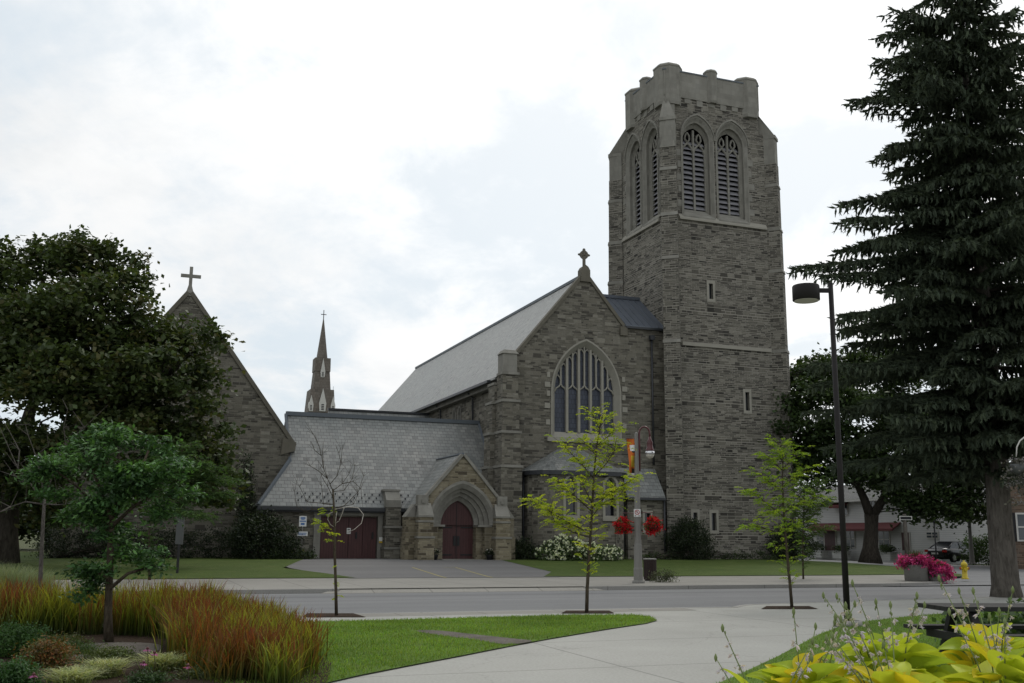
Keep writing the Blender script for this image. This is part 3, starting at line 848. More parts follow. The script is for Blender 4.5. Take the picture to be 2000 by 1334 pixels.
for a in (24.24, 26.75):
    s = MB(); s.band(F(VF), arch(a - .52, a + .52, 2.6, 4.55, 5.1, 5), arch(a - .36, a + .36, 2.75, 4.55, 5.0, 5), -.03, -.03)
    s.band(F(VF), arch(a - .36, a + .36, 2.75, 4.55, 5.0, 5), arch(a - .30, a + .30, 2.8, 4.55, 4.95, 5), -.03, .22).box(a - .55, a + .55, VF - .1, VF + .05, 2.48, 2.62)
    s = cpart(s, 'lancet_window', M['trim_stone'])
    g_ = MB().poly([F(VF)(x, z_, .25) for x, z_ in arch(a - .34, a + .34, 2.77, 4.55, 4.98, 5)]); cpart(g_, 'glass', M['dark_glass'], s)
# low annex between bay and tower
an = MB()
an.panel(F(55.9), [(28.4, -.3), (30.88, -.3), (30.88, 3.85), (28.4, 3.85)], [[(29.55, 2.0), (29.95, 2.0), (29.95, 3.0), (29.55, 3.0)]], .25)
an.box(28.42, 30.88, 56.2, 56.9, -.3, 3.85)
cpart(an, 'annex_wall', STN)
an = MB().prism([(28.3, 55.7, 3.88), (28.3, 55.7, 3.98), (28.3, 56.98, 5.75), (28.3, 56.98, 3.88)], (2.58, 0, 0)); cpart(an, 'annex_roof', M['slate'])
an = MB().box(28.3, 30.88, 55.6, 55.74, 3.78, 3.92).tube([(30.84, 55.78, 3.8), (30.84, 55.78, .2)], .07, 6); cpart(an, 'gutter', M['gutter'])
an = MB(); ring_o, ring_i = [(29.40, 1.82), (30.1, 1.82), (30.1, 3.16), (29.40, 3.16)], [(29.55, 2.0), (29.95, 2.0), (29.95, 3.0), (29.55, 3.0)]
an.band(F(55.9), ring_o, ring_i, -.03, -.03).band(F(55.9), ring_i, ring_i, -.03, .2); s = cpart(an, 'slit_window', M['trim_stone'])
cpart(MB().poly([F(55.9)(a, z_, .22) for a, z_ in ring_i]), 'glass', M['dark_glass'], s)
# rear transept seen over the entrance wing
rt = MB().prism([(13.4, 70.5, 6.5), (13.4, 73.5, 10.45), (13.4, 76.5, 6.5)], (7.5, 0, 0)); cpart(rt, 'rear_roof', M['slate'])
rt = MB().box(13.35, 20.9, 73.35, 73.65, 10.38, 10.52); cpart(rt, 'ridge_cap', M['gutter'])
rt = MB().box(13.6, 20.9, 71.0, 76, -.3, 7.0); cpart(rt, 'rear_wall', STN)

# ---- bell tower
TU0, TU1, TV0, TV1, TZ = 31.75, 39.75, 56.35, 63.5, 28.9
def bell(cn, k=1.0): return arch(cn - 1.2 * k, cn + 1.2 * k, 22.3, 27.75, 29.3, 8)
fc, lc = (34.14, 36.8), (58.34, 60.84)
def slit(px, y0, y1, hw):
    a, z1 = on_v(px, y0, TV0); _, z0 = on_v(px, y1, TV0)
    return (a, z0, z1, hw)
slits = [slit(1388, 554, 584, .15), slit(1459, 766, 802, .15), slit(1357.5, 1001, 1034, .15), slit(1394, 1002, 1036, .17)]
SU1, SV1, SZ = 39.02, 61.8, 30.6
tw = MB()
tw.panel(F(TV0), [(TU0, -.3), (TU1, -.3), (TU1, TZ), (SU1, TZ), (SU1, SZ), (TU0, SZ), (TU0, TZ)], [bell(c_) for c_ in fc] + [[(a - h_, z0), (a + h_, z0), (a + h_, z1), (a - h_, z1)] for a, z0, z1, h_ in slits], .1)
tw.panel(Lf(TU0), [(TV0, 8), (TV1, 8), (TV1, TZ), (SV1, TZ), (SV1, SZ), (TV0, SZ), (TV0, TZ)], [bell(c_, .94) for c_ in lc], .1)
tw.quad((TU1, TV0, -.3), (TU1, TV1, -.3), (TU1, TV1, TZ), (TU1, TV0, TZ)).quad((TU0, TV1, -.3), (TU1, TV1, -.3), (TU1, TV1, TZ), (TU0, TV1, TZ))
tw.quad((SU1, TV0, TZ), (SU1, SV1, TZ), (SU1, SV1, SZ), (SU1, TV0, SZ)).quad((TU0, SV1, TZ), (SU1, SV1, TZ), (SU1, SV1, SZ), (TU0, SV1, SZ)).quad((SU1, TV0, TZ), (TU1, TV0, TZ), (TU1, TV1, TZ), (SU1, TV1, TZ)).quad((TU0, SV1, TZ), (SU1, SV1, TZ), (SU1, TV1, TZ), (TU0, TV1, TZ))
tw.quad((TU0, TV0, SZ), (SU1, TV0, SZ), (SU1, SV1, SZ), (TU0, SV1, SZ))
TST = [M['tower_stone'], M['ashlar']]
cpart(tw, 'bell_tower_wall', TST)
# corner piers, each set back in stages
def pier(plan, tip):
    """plan: inner, outer, outer, inner corner of the diagonal pier at mid height; tip: where the weathering dies into the upper stage"""
    mb = MB(); (i1, o1, o2, i2) = [Vector(p) for p in plan]
    out = ((o1 + o2) / 2 - (i1 + i2) / 2).normalized()
    def ring(d, z, e=0.0):
        w = (o2 - o1).normalized() * e; q = out * (d + e)
        return [(p.x, p.y, z) for p in (i1, o1 + q - w, o2 + q + w, i2)]
    for k, (z0, z1, d) in enumerate(((-.3, 13.75, .16), (13.75, 19.2, .11), (19.2, 22.1, .06), (22.1, 25.2, .02), (25.2, 26.7, -.02))):
        mb.hexa(ring(d, z0) + ring(d, z1))
        if k < 4: mb.hexa(ring(d, z1 - .16, .05) + ring(d - .04, z1 + .06, .04), 1)
    mb.hexa(ring(-.05, 26.7) + ring(-.05, 28.5), 1); mb.hexa(ring(-.03, 28.5, .05) + ring(-.03, 28.72, .05), 1)
    t = Vector(tip); w = (o2 - o1).normalized() * .3
    top = [(i1.x, i1.y, 30.4), (t.x - w.x, t.y - w.y, 30.5), (t.x + w.x, t.y + w.y, 30.5), (i2.x, i2.y, 30.4)]
    base_ = ring(-.04, 28.72); base_[0] = (i1.x - out.x * .6, i1.y - out.y * .6, 28.72); base_[3] = (i2.x - out.x * .6, i2.y - out.y * .6, 28.72)
    mb.hexa(base_ + [(lerp(x, t.x, .75), lerp(y, t.y, .75), z) for x, y, z in top], 1)
    if plan[0][0] < 35 and plan[0][1] < 60:       # gablet on the corner facing the street
        g0, g1 = o1 + out * .06, o2 + out * .06; m_ = (g0 + g1) / 2 - out * .12
        mb.prism([(g0.x, g0.y, 26.6), (g1.x, g1.y, 26.6), (m_.x, m_.y, 28.9)], (-out.x * .4, -out.y * .4, 0), 1)
    cpart(mb, 'corner_pier', TST)
pier([(31.70, 57.05), (31.18, 56.08), (31.97, 55.42), (32.6, 56.40)], (31.85, 56.45))
pier([(32.4, 63.55), (31.55, 64.25), (31.0, 63.35), (31.70, 62.65)], (31.85, 61.9))
pier([(39.33, 56.40), (39.95, 55.80), (40.55, 56.35), (39.80, 57.10)], (38.9, 56.5))
pier([(39.80, 62.8), (40.5, 63.4), (39.9, 64.1), (39.1, 63.55)], (38.9, 62.8))
# string courses and sill bands
sb = MB()
sb.box(TU0 + .88, TU1 - .43, TV0 - .12, TV0 + .05, 13.62, 13.85)
cpart(sb, 'string_course', M['trim_stone']); sb = MB()
sb.hexa([(TU0 + .88, TV0 - .16, 22.0), (TU1 - .43, TV0 - .16, 22.0), (TU1 - .43, TV0 + .02, 22.0), (TU0 + .88, TV0 + .02, 22.0), (TU0 + .88, TV0 - .16, 22.12), (TU1 - .43, TV0 - .16, 22.12), (TU1 - .43, TV0 + .02, 22.42), (TU0 + .88, TV0 + .02, 22.42)])
cpart(sb, 'string_course', M['trim_stone']); sb = MB()
sb.hexa([(TU0 - .16, TV0 + .9, 22.0), (TU0 + .02, TV0 + .9, 22.0), (TU0 + .02, TV1 - .9, 22.0), (TU0 - .16, TV1 - .9, 22.0), (TU0 - .16, TV0 + .9, 22.12), (TU0 + .02, TV0 + .9, 22.42), (TU0 + .02, TV1 - .9, 22.42), (TU0 - .16, TV1 - .9, 22.12)])
cpart(sb, 'string_course', M['trim_stone'])
def belfry(Mp, cn, sgn, k=1.0):
    s = MB()
    ak = lambda w_, z0, zs, za: arch(cn - w_ * k, cn + w_ * k, z0, zs, za)
    A0, A1, A2, A3 = ak(1.2, 22.3, 27.75, 29.3), ak(1.06, 22.5, 27.75, 29.08), ak(1.0, 22.6, 27.75, 28.95), ak(.87, 22.9, 27.6, 28.68)
    AH = ak(1.27, 22.3, 27.75, 29.4)
    s.band(Mp, AH, A0, -.05, -.05).band(Mp, AH, AH, -.05, .05)
    up = lambda l: [p for p in l if p[1] > 27.4]
    HO, HI = up(ak(1.325, 22.3, 27.75, 29.54)), up(AH)
    s.band(Mp, HO, HI, -.14, -.14, closed=False).band(Mp, HO, HO, -.14, .04, closed=False).band(Mp, HI, HI, -.14, -.03, closed=False)
    s.band(Mp, A0, A1, -.05, .10).band(Mp, A1, A2, .10, .14).band(Mp, A2, A2, .14, .34).band(Mp, A2, A3, .34, .5)
    for z_, l_ in ((22.9, .35), (23.9, .2), (24.7, .42), (25.6, .22), (26.4, .36)):   # toothed quoins on the outer jamb
        a0, a1 = sorted((cn + sgn * 1.26 * k, cn + sgn * (1.3 * k + l_)))
        P_ = [Mp(a, b_, d_) for d_ in (-.02, .06) for a, b_ in ((a0, z_), (a1, z_), (a1, z_ + .45), (a0, z_ + .45))]
        s.hexa([P_[0], P_[1], P_[5], P_[4], P_[3], P_[2], P_[6], P_[7]])
    s = cpart(s, 'belfry_window', M['ashlar'])
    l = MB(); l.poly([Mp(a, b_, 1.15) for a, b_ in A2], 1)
    for z_ in np.arange(23.0, 27.75, .345):
        for (a0, a1) in ((cn - .84 * k, cn - .06), (cn + .06, cn + .84 * k)):
            P_ = [Mp(a0, z_, .52), Mp(a1, z_, .52), Mp(a1, z_ + .28, .74), Mp(a0, z_ + .28, .74)]
            Q_ = [Mp(a0, z_ + .04, .51), Mp(a1, z_ + .04, .51), Mp(a1, z_ + .32, .74), Mp(a0, z_ + .32, .74)]
            l.hexa(P_ + Q_)
    cpart(l, 'louvre_boards', [M['louvre'], M['black']], s)
    t = MB()
    def bar(a0, a1, z0, z1, d0=.47, d1=.62):
        P_ = [Mp(a, b_, d_) for d_ in (d0, d1) for a, b_ in ((a0, z0), (a1, z0), (a1, z1), (a0, z1))]
        t.hexa([P_[0], P_[1], P_[5], P_[4], P_[3], P_[2], P_[6], P_[7]])
    bar(cn - .07, cn + .07, 22.9, 28.55)
    for s_ in (-1, 1):
        bar(cn + s_ * .87 * k - .06, cn + s_ * .87 * k + .06, 22.9, 27.3)
        m1 = cn + s_ * .44 * k
        for q_ in (-1, 1):
            t.tube([Mp(m1 + q_ * .40, 26.95, .54), Mp(m1 + q_ * .33, 27.25, .54), Mp(m1 + q_ * .18, 27.42, .54), Mp(m1, 27.62, .54)], .085, 5)
        t.tube([Mp(m1 - .0, 27.62, .54), Mp(m1 - .2, 27.9, .54), Mp(m1 - .12, 28.2, .54), Mp(m1, 28.33 - .08 * 0, .54), Mp(m1 + .14, 28.15, .54), Mp(m1 + .18, 27.88, .54), Mp(m1, 27.62, .54)], .075, 5)
    cpart(t, 'tracery', M['ashlar'], s)
    sl = MB()
    P0 = [Mp(cn - 1.18 * k, 22.3, -.12), Mp(cn + 1.18 * k, 22.3, -.12), Mp(cn + .9 * k, 22.94, .56), Mp(cn - .9 * k, 22.94, .56)]
    Q0 = [Mp(cn - 1.18 * k, 22.2, -.12), Mp(cn + 1.18 * k, 22.2, -.12), Mp(cn + .9 * k, 22.3, .56), Mp(cn - .9 * k, 22.3, .56)]
    sl.hexa(Q0 + P0); cpart(sl, 'sill', M['ashlar'], s)
for c_, sg in zip(fc, (-1, 1)): belfry(F(TV0), c_, sg)
for c_, sg in zip(lc, (-1, 1)): belfry(Lf(TU0), c_, sg, .94)
for a, z0, z1, h_ in slits:
    s = MB(); I_ = [(a - h_, z0), (a + h_, z0), (a + h_, z1), (a - h_, z1)]; O_ = [(a - h_ - .16, z0 - .2), (a + h_ + .16, z0 - .2), (a + h_ + .16, z1 + .2), (a - h_ - .16, z1 + .2)]
    s.band(F(TV0), O_, I_, -.03, -.03).band(F(TV0), O_, O_, -.03, .05).band(F(TV0), I_, I_, -.03, .2)
    s = cpart(s, 'slit_window', M['trim_stone']); cpart(MB().poly([F(TV0)(x, y, .18) for x, y in I_]), 'glass', M['dark_glass'], s)
# parapet
pp = MB()
PZ0, PZ1 = 30.5, 32.3
pp.box(TU0 - .06, SU1 + .06, TV0 - .08, TV0 + .4, PZ0, PZ1).box(TU0 - .06, SU1 + .06, SV1 - .4, SV1 + .08, PZ0, PZ1)
pp.box(TU0 - .08, TU0 + .4, TV0 + .41, SV1 - .41, PZ0, PZ1).box(SU1 - .4, SU1 + .08, TV0 + .41, SV1 - .41, PZ0, PZ1)
pp.box(TU0 - .1, SU1 + .1, TV0 - .12, TV0 + .44, PZ1, PZ1 + .09, 1).box(TU0 - .12, TU0 + .88, TV0 + .45, SV1 + .1, PZ1, PZ1 + .09, 1).box(SU1 - .44, SU1 + .12, TV0 + .45, SV1 + .1, PZ1, PZ1 + .09, 1)
for k, a in enumerate(np.arange(TU0 + 1.5, SU1 - 1.2, .92)):
    pp.box(a, a + .46, TV0 - .05, TV0 + .02, 30.18 - .1 * (k % 2), PZ0 + .01)
for k, b_ in enumerate(np.arange(TV0 + 1.5, SV1 - 1.2, .92)):
    pp.box(TU0 - .05, TU0 + .02, b_, b_ + .46, 30.12 - .1 * (k % 2), PZ0 + .01)
cpart(pp, 'parapet', [M['ashlar'], M['copper_flash']])
for a, b_ in ((TU0 + .62, TV0 + .62), (SU1 - .62, TV0 + .62), (TU0 + .62, SV1 - .62), (SU1 - .62, SV1 - .62)):
    cpart(MB().lathe([(.93, 29.9), (.96, 30.1), (.96, 32.55), (1.0, 32.6), (1.0, 32.7), (.80, 32.86)], (a, b_, 0), 8, 0, False, rot=math.pi / 8), 'corner_turret', M['ashlar'])
for a, b_ in (((TU0 + SU1) / 2, TV0 + .12), (TU0 + .12, (TV0 + SV1) / 2), ((TU0 + SU1) / 2, SV1 - .12), (SU1 - .12, (TV0 + SV1) / 2)):
    cpart(MB().lathe([(.42, 30.45), (.46, 30.6), (.46, 32.62), (.50, 32.66), (.50, 32.74), (.38, 32.86)], (a, b_, 0), 8, 0, False, rot=math.pi / 8), 'parapet_post', M['ashlar'])
for su, a in ((0, TU0 + .0),):
    cpart(MB().box(a, a + .66, TV0 - .16, TV0 + .1, 28.9, 30.2).hexa([(a, TV0 - .16, 30.2), (a + .66, TV0 - .16, 30.2), (a + .66, TV0 + .1, 30.2), (a, TV0 + .1, 30.2), (a + .1, TV0 - .02, 30.6), (a + .56, TV0 - .02, 30.6), (a + .56, TV0 + .1, 30.6), (a + .1, TV0 + .1, 30.6)]), 'pilaster', M['ashlar'])

# ------------------------------------------------------------------ entrance wing with porch
EORG = (14, 57.5, .25)
wing = thing('entrance_wing', 'low stone entrance wing under a broad slate roof, with arched porch and maroon garage door', 'church wing', W(14, 57.5, .25), TH)
def epart(mb, name, mats, parent=None): return mb.build(name, mats, parent or wing, EORG)
GAR = [(10.3, -.25), (13.52, -.25), (13.52, 2.55), (10.3, 2.55)]
SW = [(14.87, 2.0), (15.27, 2.0), (15.27, 2.78), (14.87, 2.78)]
e = MB()
e.panel(F(57.5), [(7.1, -.3), (20.3, -.3), (20.3, 3.1), (7.1, 3.1)], [[(10.3, -.29), (13.52, -.29), (13.52, 2.55), (10.3, 2.55)], SW], .3, 0, 1)
e.quad((7.1, 57.5, -.3), (7.1, 59.45, -.3), (7.1, 59.45, 3.1), (7.1, 57.5, 3.1))
epart(e, 'front_wall', STN)
e = MB().box(9.93, 10.3, 57.42, 57.6, -.25, 2.62).box(13.52, 13.78, 57.42, 57.6, -.25, 2.62).box(9.9, 13.82, 57.40, 57.62, 2.62, 3.0); epart(e, 'garage_surround', M['ashlar'])
gd = MB()
for i in range(4):
    a0 = 10.3 + 3.22 / 4 * i; gd.box(a0 + .012, a0 + 3.22 / 4 - .012, 57.68, 57.74, -.2, 2.55)
gd.box(10.3, 13.52, 57.76, 57.8, -.25, 2.55, 1)
gd = epart(gd, 'garage_door', [M['door'], M['black']])
for a in (11.2, 12.35, 13.28): epart(MB().box(a - .05, a + .05, 57.63, 57.69, 1.35, 1.72).box(a - .03, a + .03, 57.6, 57.64, 1.40, 1.66), 'handle', M['iron'], gd)
e = MB(); e.band(F(57.5), [(14.72, 1.85), (15.42, 1.85), (15.42, 2.95), (14.72, 2.95)], SW, -.03, -.03).band(F(57.5), SW, SW, -.03, .2)
e = epart(e, 'slit_window', M['trim_stone']); epart(MB().poly([F(57.5)(x, y, .22) for x, y in SW]), 'glass', M['dark_glass'], e)
epart(MB().box(14.78, 15.3, 57.38, 57.5, .26, .66), 'cellar_grille', M['iron'])
ROOFZ = lambda v_: 3.08 + (v_ - 57.12) * (8.65 - 3.08) / (62 - 57.12)
e = MB()
e.poly([(6.85, 57.12, 3.08), (20.98, 57.12, 3.08), (20.98, 62, 8.65), (8.76, 62, 8.65), (8.76, 59.46, ROOFZ(59.46))])
e.poly([(6.85, 57.12, 3.08), (8.76, 59.46, ROOFZ(59.46)), (6.85, 59.46, 3.08)])
e.poly([(20.98, 62, 8.65), (8.76, 62, 8.65), (8.76, 66.9, 3.08), (20.98, 66.9, 3.08)])
e.poly([(6.85, 57.12, 3.0), (20.98, 57.12, 3.0), (20.98, 57.6, 3.0), (6.85, 57.6, 3.0)][::-1])
e.quad((6.85, 57.12, 3.0), (20.98, 57.12, 3.0), (20.98, 57.12, 3.08), (6.85, 57.12, 3.08))
wing_roof = epart(e, 'slate_roof', M['slate'])
e = MB().tube([(8.74, 61.95, 8.62), (8.74, 59.44, ROOFZ(59.44)), (6.85, 57.12, 3.12)], [.10, .12, .10], 5, smooth=False)
epart(e, 'flashing', M['copper_flash']); e = MB()
e.tube([(20.93, 57.3, 3.3), (20.93, 62, 8.68)], .10, 4, smooth=False)
epart(e, 'flashing', M['copper_flash'])
e = MB().box(8.76, 20.98, 61.84, 62.16, 8.56, 8.80); epart(e, 'ridge_cap', M['copper_flash'])
e = MB().box(6.8, 15.1, 57.0, 57.13, 2.86, 3.05).box(6.8, 15.0, 57.2, 57.48, 2.78, 2.99); epart(e, 'gutter', M['gutter'])
guard = None
for k, dz in enumerate((.32, .52, .72)):
    for a in np.arange(9.0 + .21 * (k % 2), 16.2, .42):
        v_ = 57.12 + dz * .876
        if 13.7 < a < 14.75: continue
        z_ = ROOFZ(v_)
        if guard is None: guard = MB().prism([(-.03, -.05, -.05), (-.03, .04, .05), (-.03, .0, .065), (-.03, -.05, .055)], (.06, 0, 0)).build('snow_guard', M['gutter'], wing)
        else: guard = guard.copy(); COL.objects.link(guard)
        guard.parent = wing; guard.location = (a - EORG[0], v_ - EORG[1], z_ - EORG[2])
b = MB()
for z0, z1, a0, a1, f0 in ((-.3, .9, 13.72, 14.75, 56.55), (.9, 2.05, 13.78, 14.70, 56.68), (2.05, 3.2, 13.82, 14.66, 56.78)):
    b.box(a0, a1, f0, 57.45, z0, z1); b.box(a0 - .03, a1 + .03, f0 - .05, 57.45, z1 - .1, z1 + .02, 1)
b.box(13.82, 14.66, 56.86, 57.6, 3.2, 3.5, 1).hexa([(13.82, 56.86, 3.5), (14.66, 56.86, 3.5), (14.66, 57.9, 3.5), (13.82, 57.9, 3.5), (13.82, 57.3, 4.0), (14.66, 57.3, 4.0), (14.66, 57.9, 4.0), (13.82, 57.9, 4.0)], 1)
b.box(13.76, 14.72, 57.25, 57.95, 4.0, 4.12, 1)
epart(b, 'buttress', STN)
# porch
PV = 54.6
PA0, PA1, PAX = 15.72, 19.43, 17.57
p = MB()
po = [(15.2, -.3), (19.95, -.3), (19.95, 3.2), (17.57, 5.95), (15.2, 3.2)]
ao = arch(PA0 + .02, PA1 - .02, -.29, 2.15, 4.42, 10)
p.panel(F(PV), po, [ao], .06)
p.quad((15.2, PV, -.3), (15.2, 57.45, -.3), (15.2, 57.45, 3.2), (15.2, PV, 3.2)).quad((19.95, PV, -.3), (19.95, 57.45, -.3), (19.95, 57.45, 3.2), (19.95, PV, 3.2))
PST = [M['porch_stone'], M['ashlar']]
porch = epart(p, 'porch', PST)
am = MB()
o0, o1, o2, o3, o4 = [arch(17.575 - w_, 17.575 + w_, .24, 2.15, za, 10) for w_, za in ((1.84, 4.42), (1.62, 4.16), (1.42, 3.96), (1.2, 3.74), (.97, 3.5))]
up = lambda l: [q_ for q_ in l if q_[1] > 2.1]
hd = up(arch(17.575 - 1.98, 17.575 + 1.98, .24, 2.15, 4.58, 10))
for (la, lb, d0_, d1_) in ((hd, up(o0), -.07, -.07), (hd, hd, -.07, .02), (up(o0), up(o1), -.07, .10), (up(o1), up(o1), .10, .28), (up(o1), up(o2), .28, .36), (up(o2), up(o2), .36, .52), (up(o2), up(o3), .52, .58), (up(o3), up(o3), .58, .72), (up(o3), up(o4), .72, .86), (up(o4), up(o4), .86, 1.0)):
    am.band(F(PV), la, lb, d0_, d1_, closed=False)
epart(am, 'arch_moulding', M['ashlar'], porch)
jb = MB()
for s_ in (-1, 1):
    a_ = lambda w_: 17.575 + s_ * w_
    x0, x1 = sorted((a_(1.9), a_(1.35))); jb.box(x0, x1, PV + .08, PV + 1.4, -.25, 2.15)
    x0, x1 = sorted((a_(1.34), a_(.97))); jb.box(x0, x1, PV + .45, PV + 1.4, -.25, 2.15)
    x0, x1 = sorted((a_(1.86), a_(.96))); jb.box(x0, x1, PV + .05, PV + 1.4, 2.05, 2.16, 1)
jb.panel(F(PV + .9), [(15.3, 2.15), (19.85, 2.15), (19.85, 3.2), (17.57, 5.8), (15.3, 3.2)], [arch(17.575 - .98, 17.575 + .98, 2.152, 2.154, 3.5, 10)], .2, 1)
epart(jb, 'jamb', PST, porch)
ds = MB(); dO = arch(17.575 - .97, 17.575 + .97, .26, 2.15, 3.5, 10)
ds.poly([F(PV)(x, y, 1.02) for x, y in dO]); ds.box(17.56, 17.59, PV + 1.0, PV + 1.03, .27, 3.42, 1)
door = epart(ds, 'arched_door', [M['door'], M['iron']])
for s_ in (-1, 1):
    for z_ in (.52, 2.02):
        x0, x1 = sorted((17.575 + s_ * .95, 17.575 + s_ * .26)); epart(MB().box(x0, x1, PV + .985, PV + 1.018, z_ - .035, z_ + .035), 'strap_hinge', M['iron'], door)
    epart(MB().box(17.575 + s_ * .11 - .07, 17.575 + s_ * .11 + .07, PV + .97, PV + 1.018, 1.02, 1.55), 'handle_plate', M['iron'], door)
epart(MB().box(16.4, 18.75, PV - .25, PV + 1.1, .12, .30), 'threshold', M['ashlar'], porch)
pr = MB()
for s_ in (-1, 1):
    pr.add([(17.57, PV + .05, 6.05), (17.57, 59.9, 6.05), (17.57 + s_ * 2.62, 57.2, 3.05), (17.57 + s_ * 2.62, PV + .05, 3.05)], [(0, 1, 2, 3)])
    pr.add([(17.57, 59.9, 6.05), (17.57, 59.9, 5.9), (17.57 + s_ * 2.62, 57.2, 2.95), (17.57 + s_ * 2.62, 57.2, 3.05)], [(0, 1, 2, 3)])
    pr.add([(17.57 + s_ * 2.62, 57.2, 3.05), (17.57 + s_ * 2.62, PV + .05, 3.05), (17.57 + s_ * 2.62, PV + .05, 2.95), (17.57 + s_ * 2.62, 57.2, 2.95)], [(0, 1, 2, 3)])
epart(pr, 'porch_roof', M['slate'])
pr = MB().tube([(17.57, PV + .05, 6.07), (17.57, 59.85, 6.07)], .07, 5); pr.tube([(17.57, 59.85, 6.08), (14.98, 57.2, 3.1)], .06, 4); epart(pr, 'flashing', M['copper_flash'])
cp = MB(); slope_bar(cp, (15.05, 3.05), (17.57, 5.95), PV - .1, PV + .25, .16); slope_bar(cp, (17.57, 5.95), (20.09, 3.05), PV - .1, PV + .25, .16)
for a in (15.28, 19.86):
    cp.box(a - .29, a + .29, PV - .2, PV + .3, 3.1, 3.74); cp.box(a - .1, a + .1, PV - .26, PV - .19, 3.3, 3.5)
epart(cp, 'gable_coping', M['ashlar'])
for s_, a in ((-1, 15.36), (1, 19.78)):
    bt = MB()
    for z0, z1, hw, f0 in ((-.3, 1.5, .46, 53.95), (1.5, 2.35, .42, 54.05), (2.35, 2.62, .42, 54.08)):
        bt.box(a - hw, a + hw, f0, PV + .1, z0, z1); bt.box(a - hw - .02, a + hw + .02, f0 - .04, PV, z1 - .08, z1 + .02, 1)
    bt.hexa([(a - .43, 54.04, 2.62), (a + .43, 54.04, 2.62), (a + .43, PV - .02, 2.62), (a - .43, PV - .02, 2.62), (a - .36, PV - .12, 3.3), (a + .36, PV - .12, 3.3), (a + .36, PV - .02, 3.3), (a - .36, PV - .02, 3.3)], 1)
    x0, x1 = sorted((a + s_ * .40, a + s_ * .95)); xi = a + s_ * .4
    for z0, z1, o_ in ((-.3, 1.5, .0), (1.5, 2.55, .06)):
        y0, y1 = sorted((xi, a + s_ * (.98 - o_))); bt.box(y0, y1, PV + .12 + o_, PV + 1.0, z0, z1)
    q0, q1 = xi, a + s_ * .96
    bt.hexa([(q0, PV + .16, 2.55), (q1, PV + .16, 2.55), (q1, PV + 1.0, 2.55), (q0, PV + 1.0, 2.55), (q0, PV + .16, 3.25), (q0 + s_ * .04, PV + .16, 3.25), (q0 + s_ * .04, PV + 1.0, 3.25), (q0, PV + 1.0, 3.25)], 1)
    epart(bt, 'buttress', PST, porch)

# ------------------------------------------------------------------ church hall on the left
HORG = (2.7, 59.5, .2)
hall = thing('church_hall', 'stone hall with plain steep gable and cross, half hidden behind the dark maple', 'church hall', W(2.7, 59.5, .2), TH)
h = MB(); HA = (2.68, 14.95)
h.panel(F(59.5), [(-3.4, -.3), (8.76, -.3), (8.76, 6.75), HA, (-3.4, 6.75)], [], 0)
h.quad((8.76, 59.5, -.3), (8.76, 88, -.3), (8.76, 88, 6.6), (8.76, 59.5, 6.6)).quad((-3.4, 59.5, -.3), (-3.4, 88, -.3), (-3.4, 88, 6.6), (-3.4, 59.5, 6.6))
h.build('gable_wall', STN, hall, HORG)
h = MB().prism([(-3.75, 59.8, 6.2), (-3.75, 59.8, 6.35), (2.68, 59.8, 14.9), (9.05, 59.8, 6.35), (9.05, 59.8, 6.2)], (0, 28.5, 0)); h.build('roof', M['slate'], hall, HORG)
h = MB(); slope_bar(h, (8.9, 6.5), HA, 59.4, 59.95, .22); slope_bar(h, HA, (-3.6, 6.5), 59.4, 59.95, .22)
h.hexa([(8.2, 59.36, 6.0), (9.0, 59.36, 6.25), (9.0, 59.9, 6.25), (8.2, 59.9, 6.0), (8.3, 59.36, 7.0), (9.05, 59.36, 6.75), (9.05, 59.9, 6.75), (8.3, 59.9, 7.0)])
h.build('gable_coping', M['coping'], hall, HORG)
h = MB().hexa([(2.42, 59.42, 14.8), (2.94, 59.42, 14.8), (2.94, 59.9, 14.8), (2.42, 59.9, 14.8), (2.6, 59.6, 15.5), (2.76, 59.6, 15.5), (2.76, 59.76, 15.5), (2.6, 59.76, 15.5)])
h.box(2.6, 2.78, 59.6, 59.76, 15.4, 16.55).box(2.14, 3.24, 59.61, 59.75, 15.92, 16.1); h.build('plain_cross', M['ashlar'], hall, HORG)

# ------------------------------------------------------------------ far steeple of another church
SV = 220.0
su_, sz_ = on_v(631, 622, SV); sb_, _ = on_v(624, 806, SV)
sU = (su_ + sb_) / 2 + .05
steeple = thing('distant_steeple', 'slender brown steeple with white louvre dormers, far behind the slate roof', 'steeple', W(sU, SV, 0), TH)
def sp(px, py): a, z_ = on_v(px, py, SV); return z_
zt, z1, z2, z3, z4 = sp(631, 622), sp(626, 701), sp(625, 727), sp(623, 763), sp(623, 808)
sc_ = (on_v(641, 703, SV)[0] - on_v(610, 703, SV)[0]) / 31
SORG = (sU, SV, 0)
s = MB()
def taper(mb, r0, r1, za, zb, mi=0): mb.lathe([(r0, za), (r1, zb)], (sU, SV, 0), 4, mi, False, rot=math.pi / 4)
q2 = math.sqrt(2)
taper(s, 9.6 * sc_ * q2, .10, z1 - .2, zt)
s.build('spire', M['steeple_slate'], steeple, SORG)
s = MB(); taper(s, 15.3 * sc_ * q2, 15.0 * sc_ * q2, z2, z1); taper(s, 17.0 * sc_ * q2, 14.2 * sc_ * q2, z3 - .3, z2)
s.build('upper_stage', M['steeple_slate'], steeple, SORG)
s = MB(); taper(s, 25.5 * sc_ * q2, 22.4 * sc_ * q2, z4, z3); taper(s, 24.5 * sc_ * q2, 24.5 * sc_ * q2, 0, z4)
s.build('lower_stage', M['steeple_slate'], steeple, SORG)
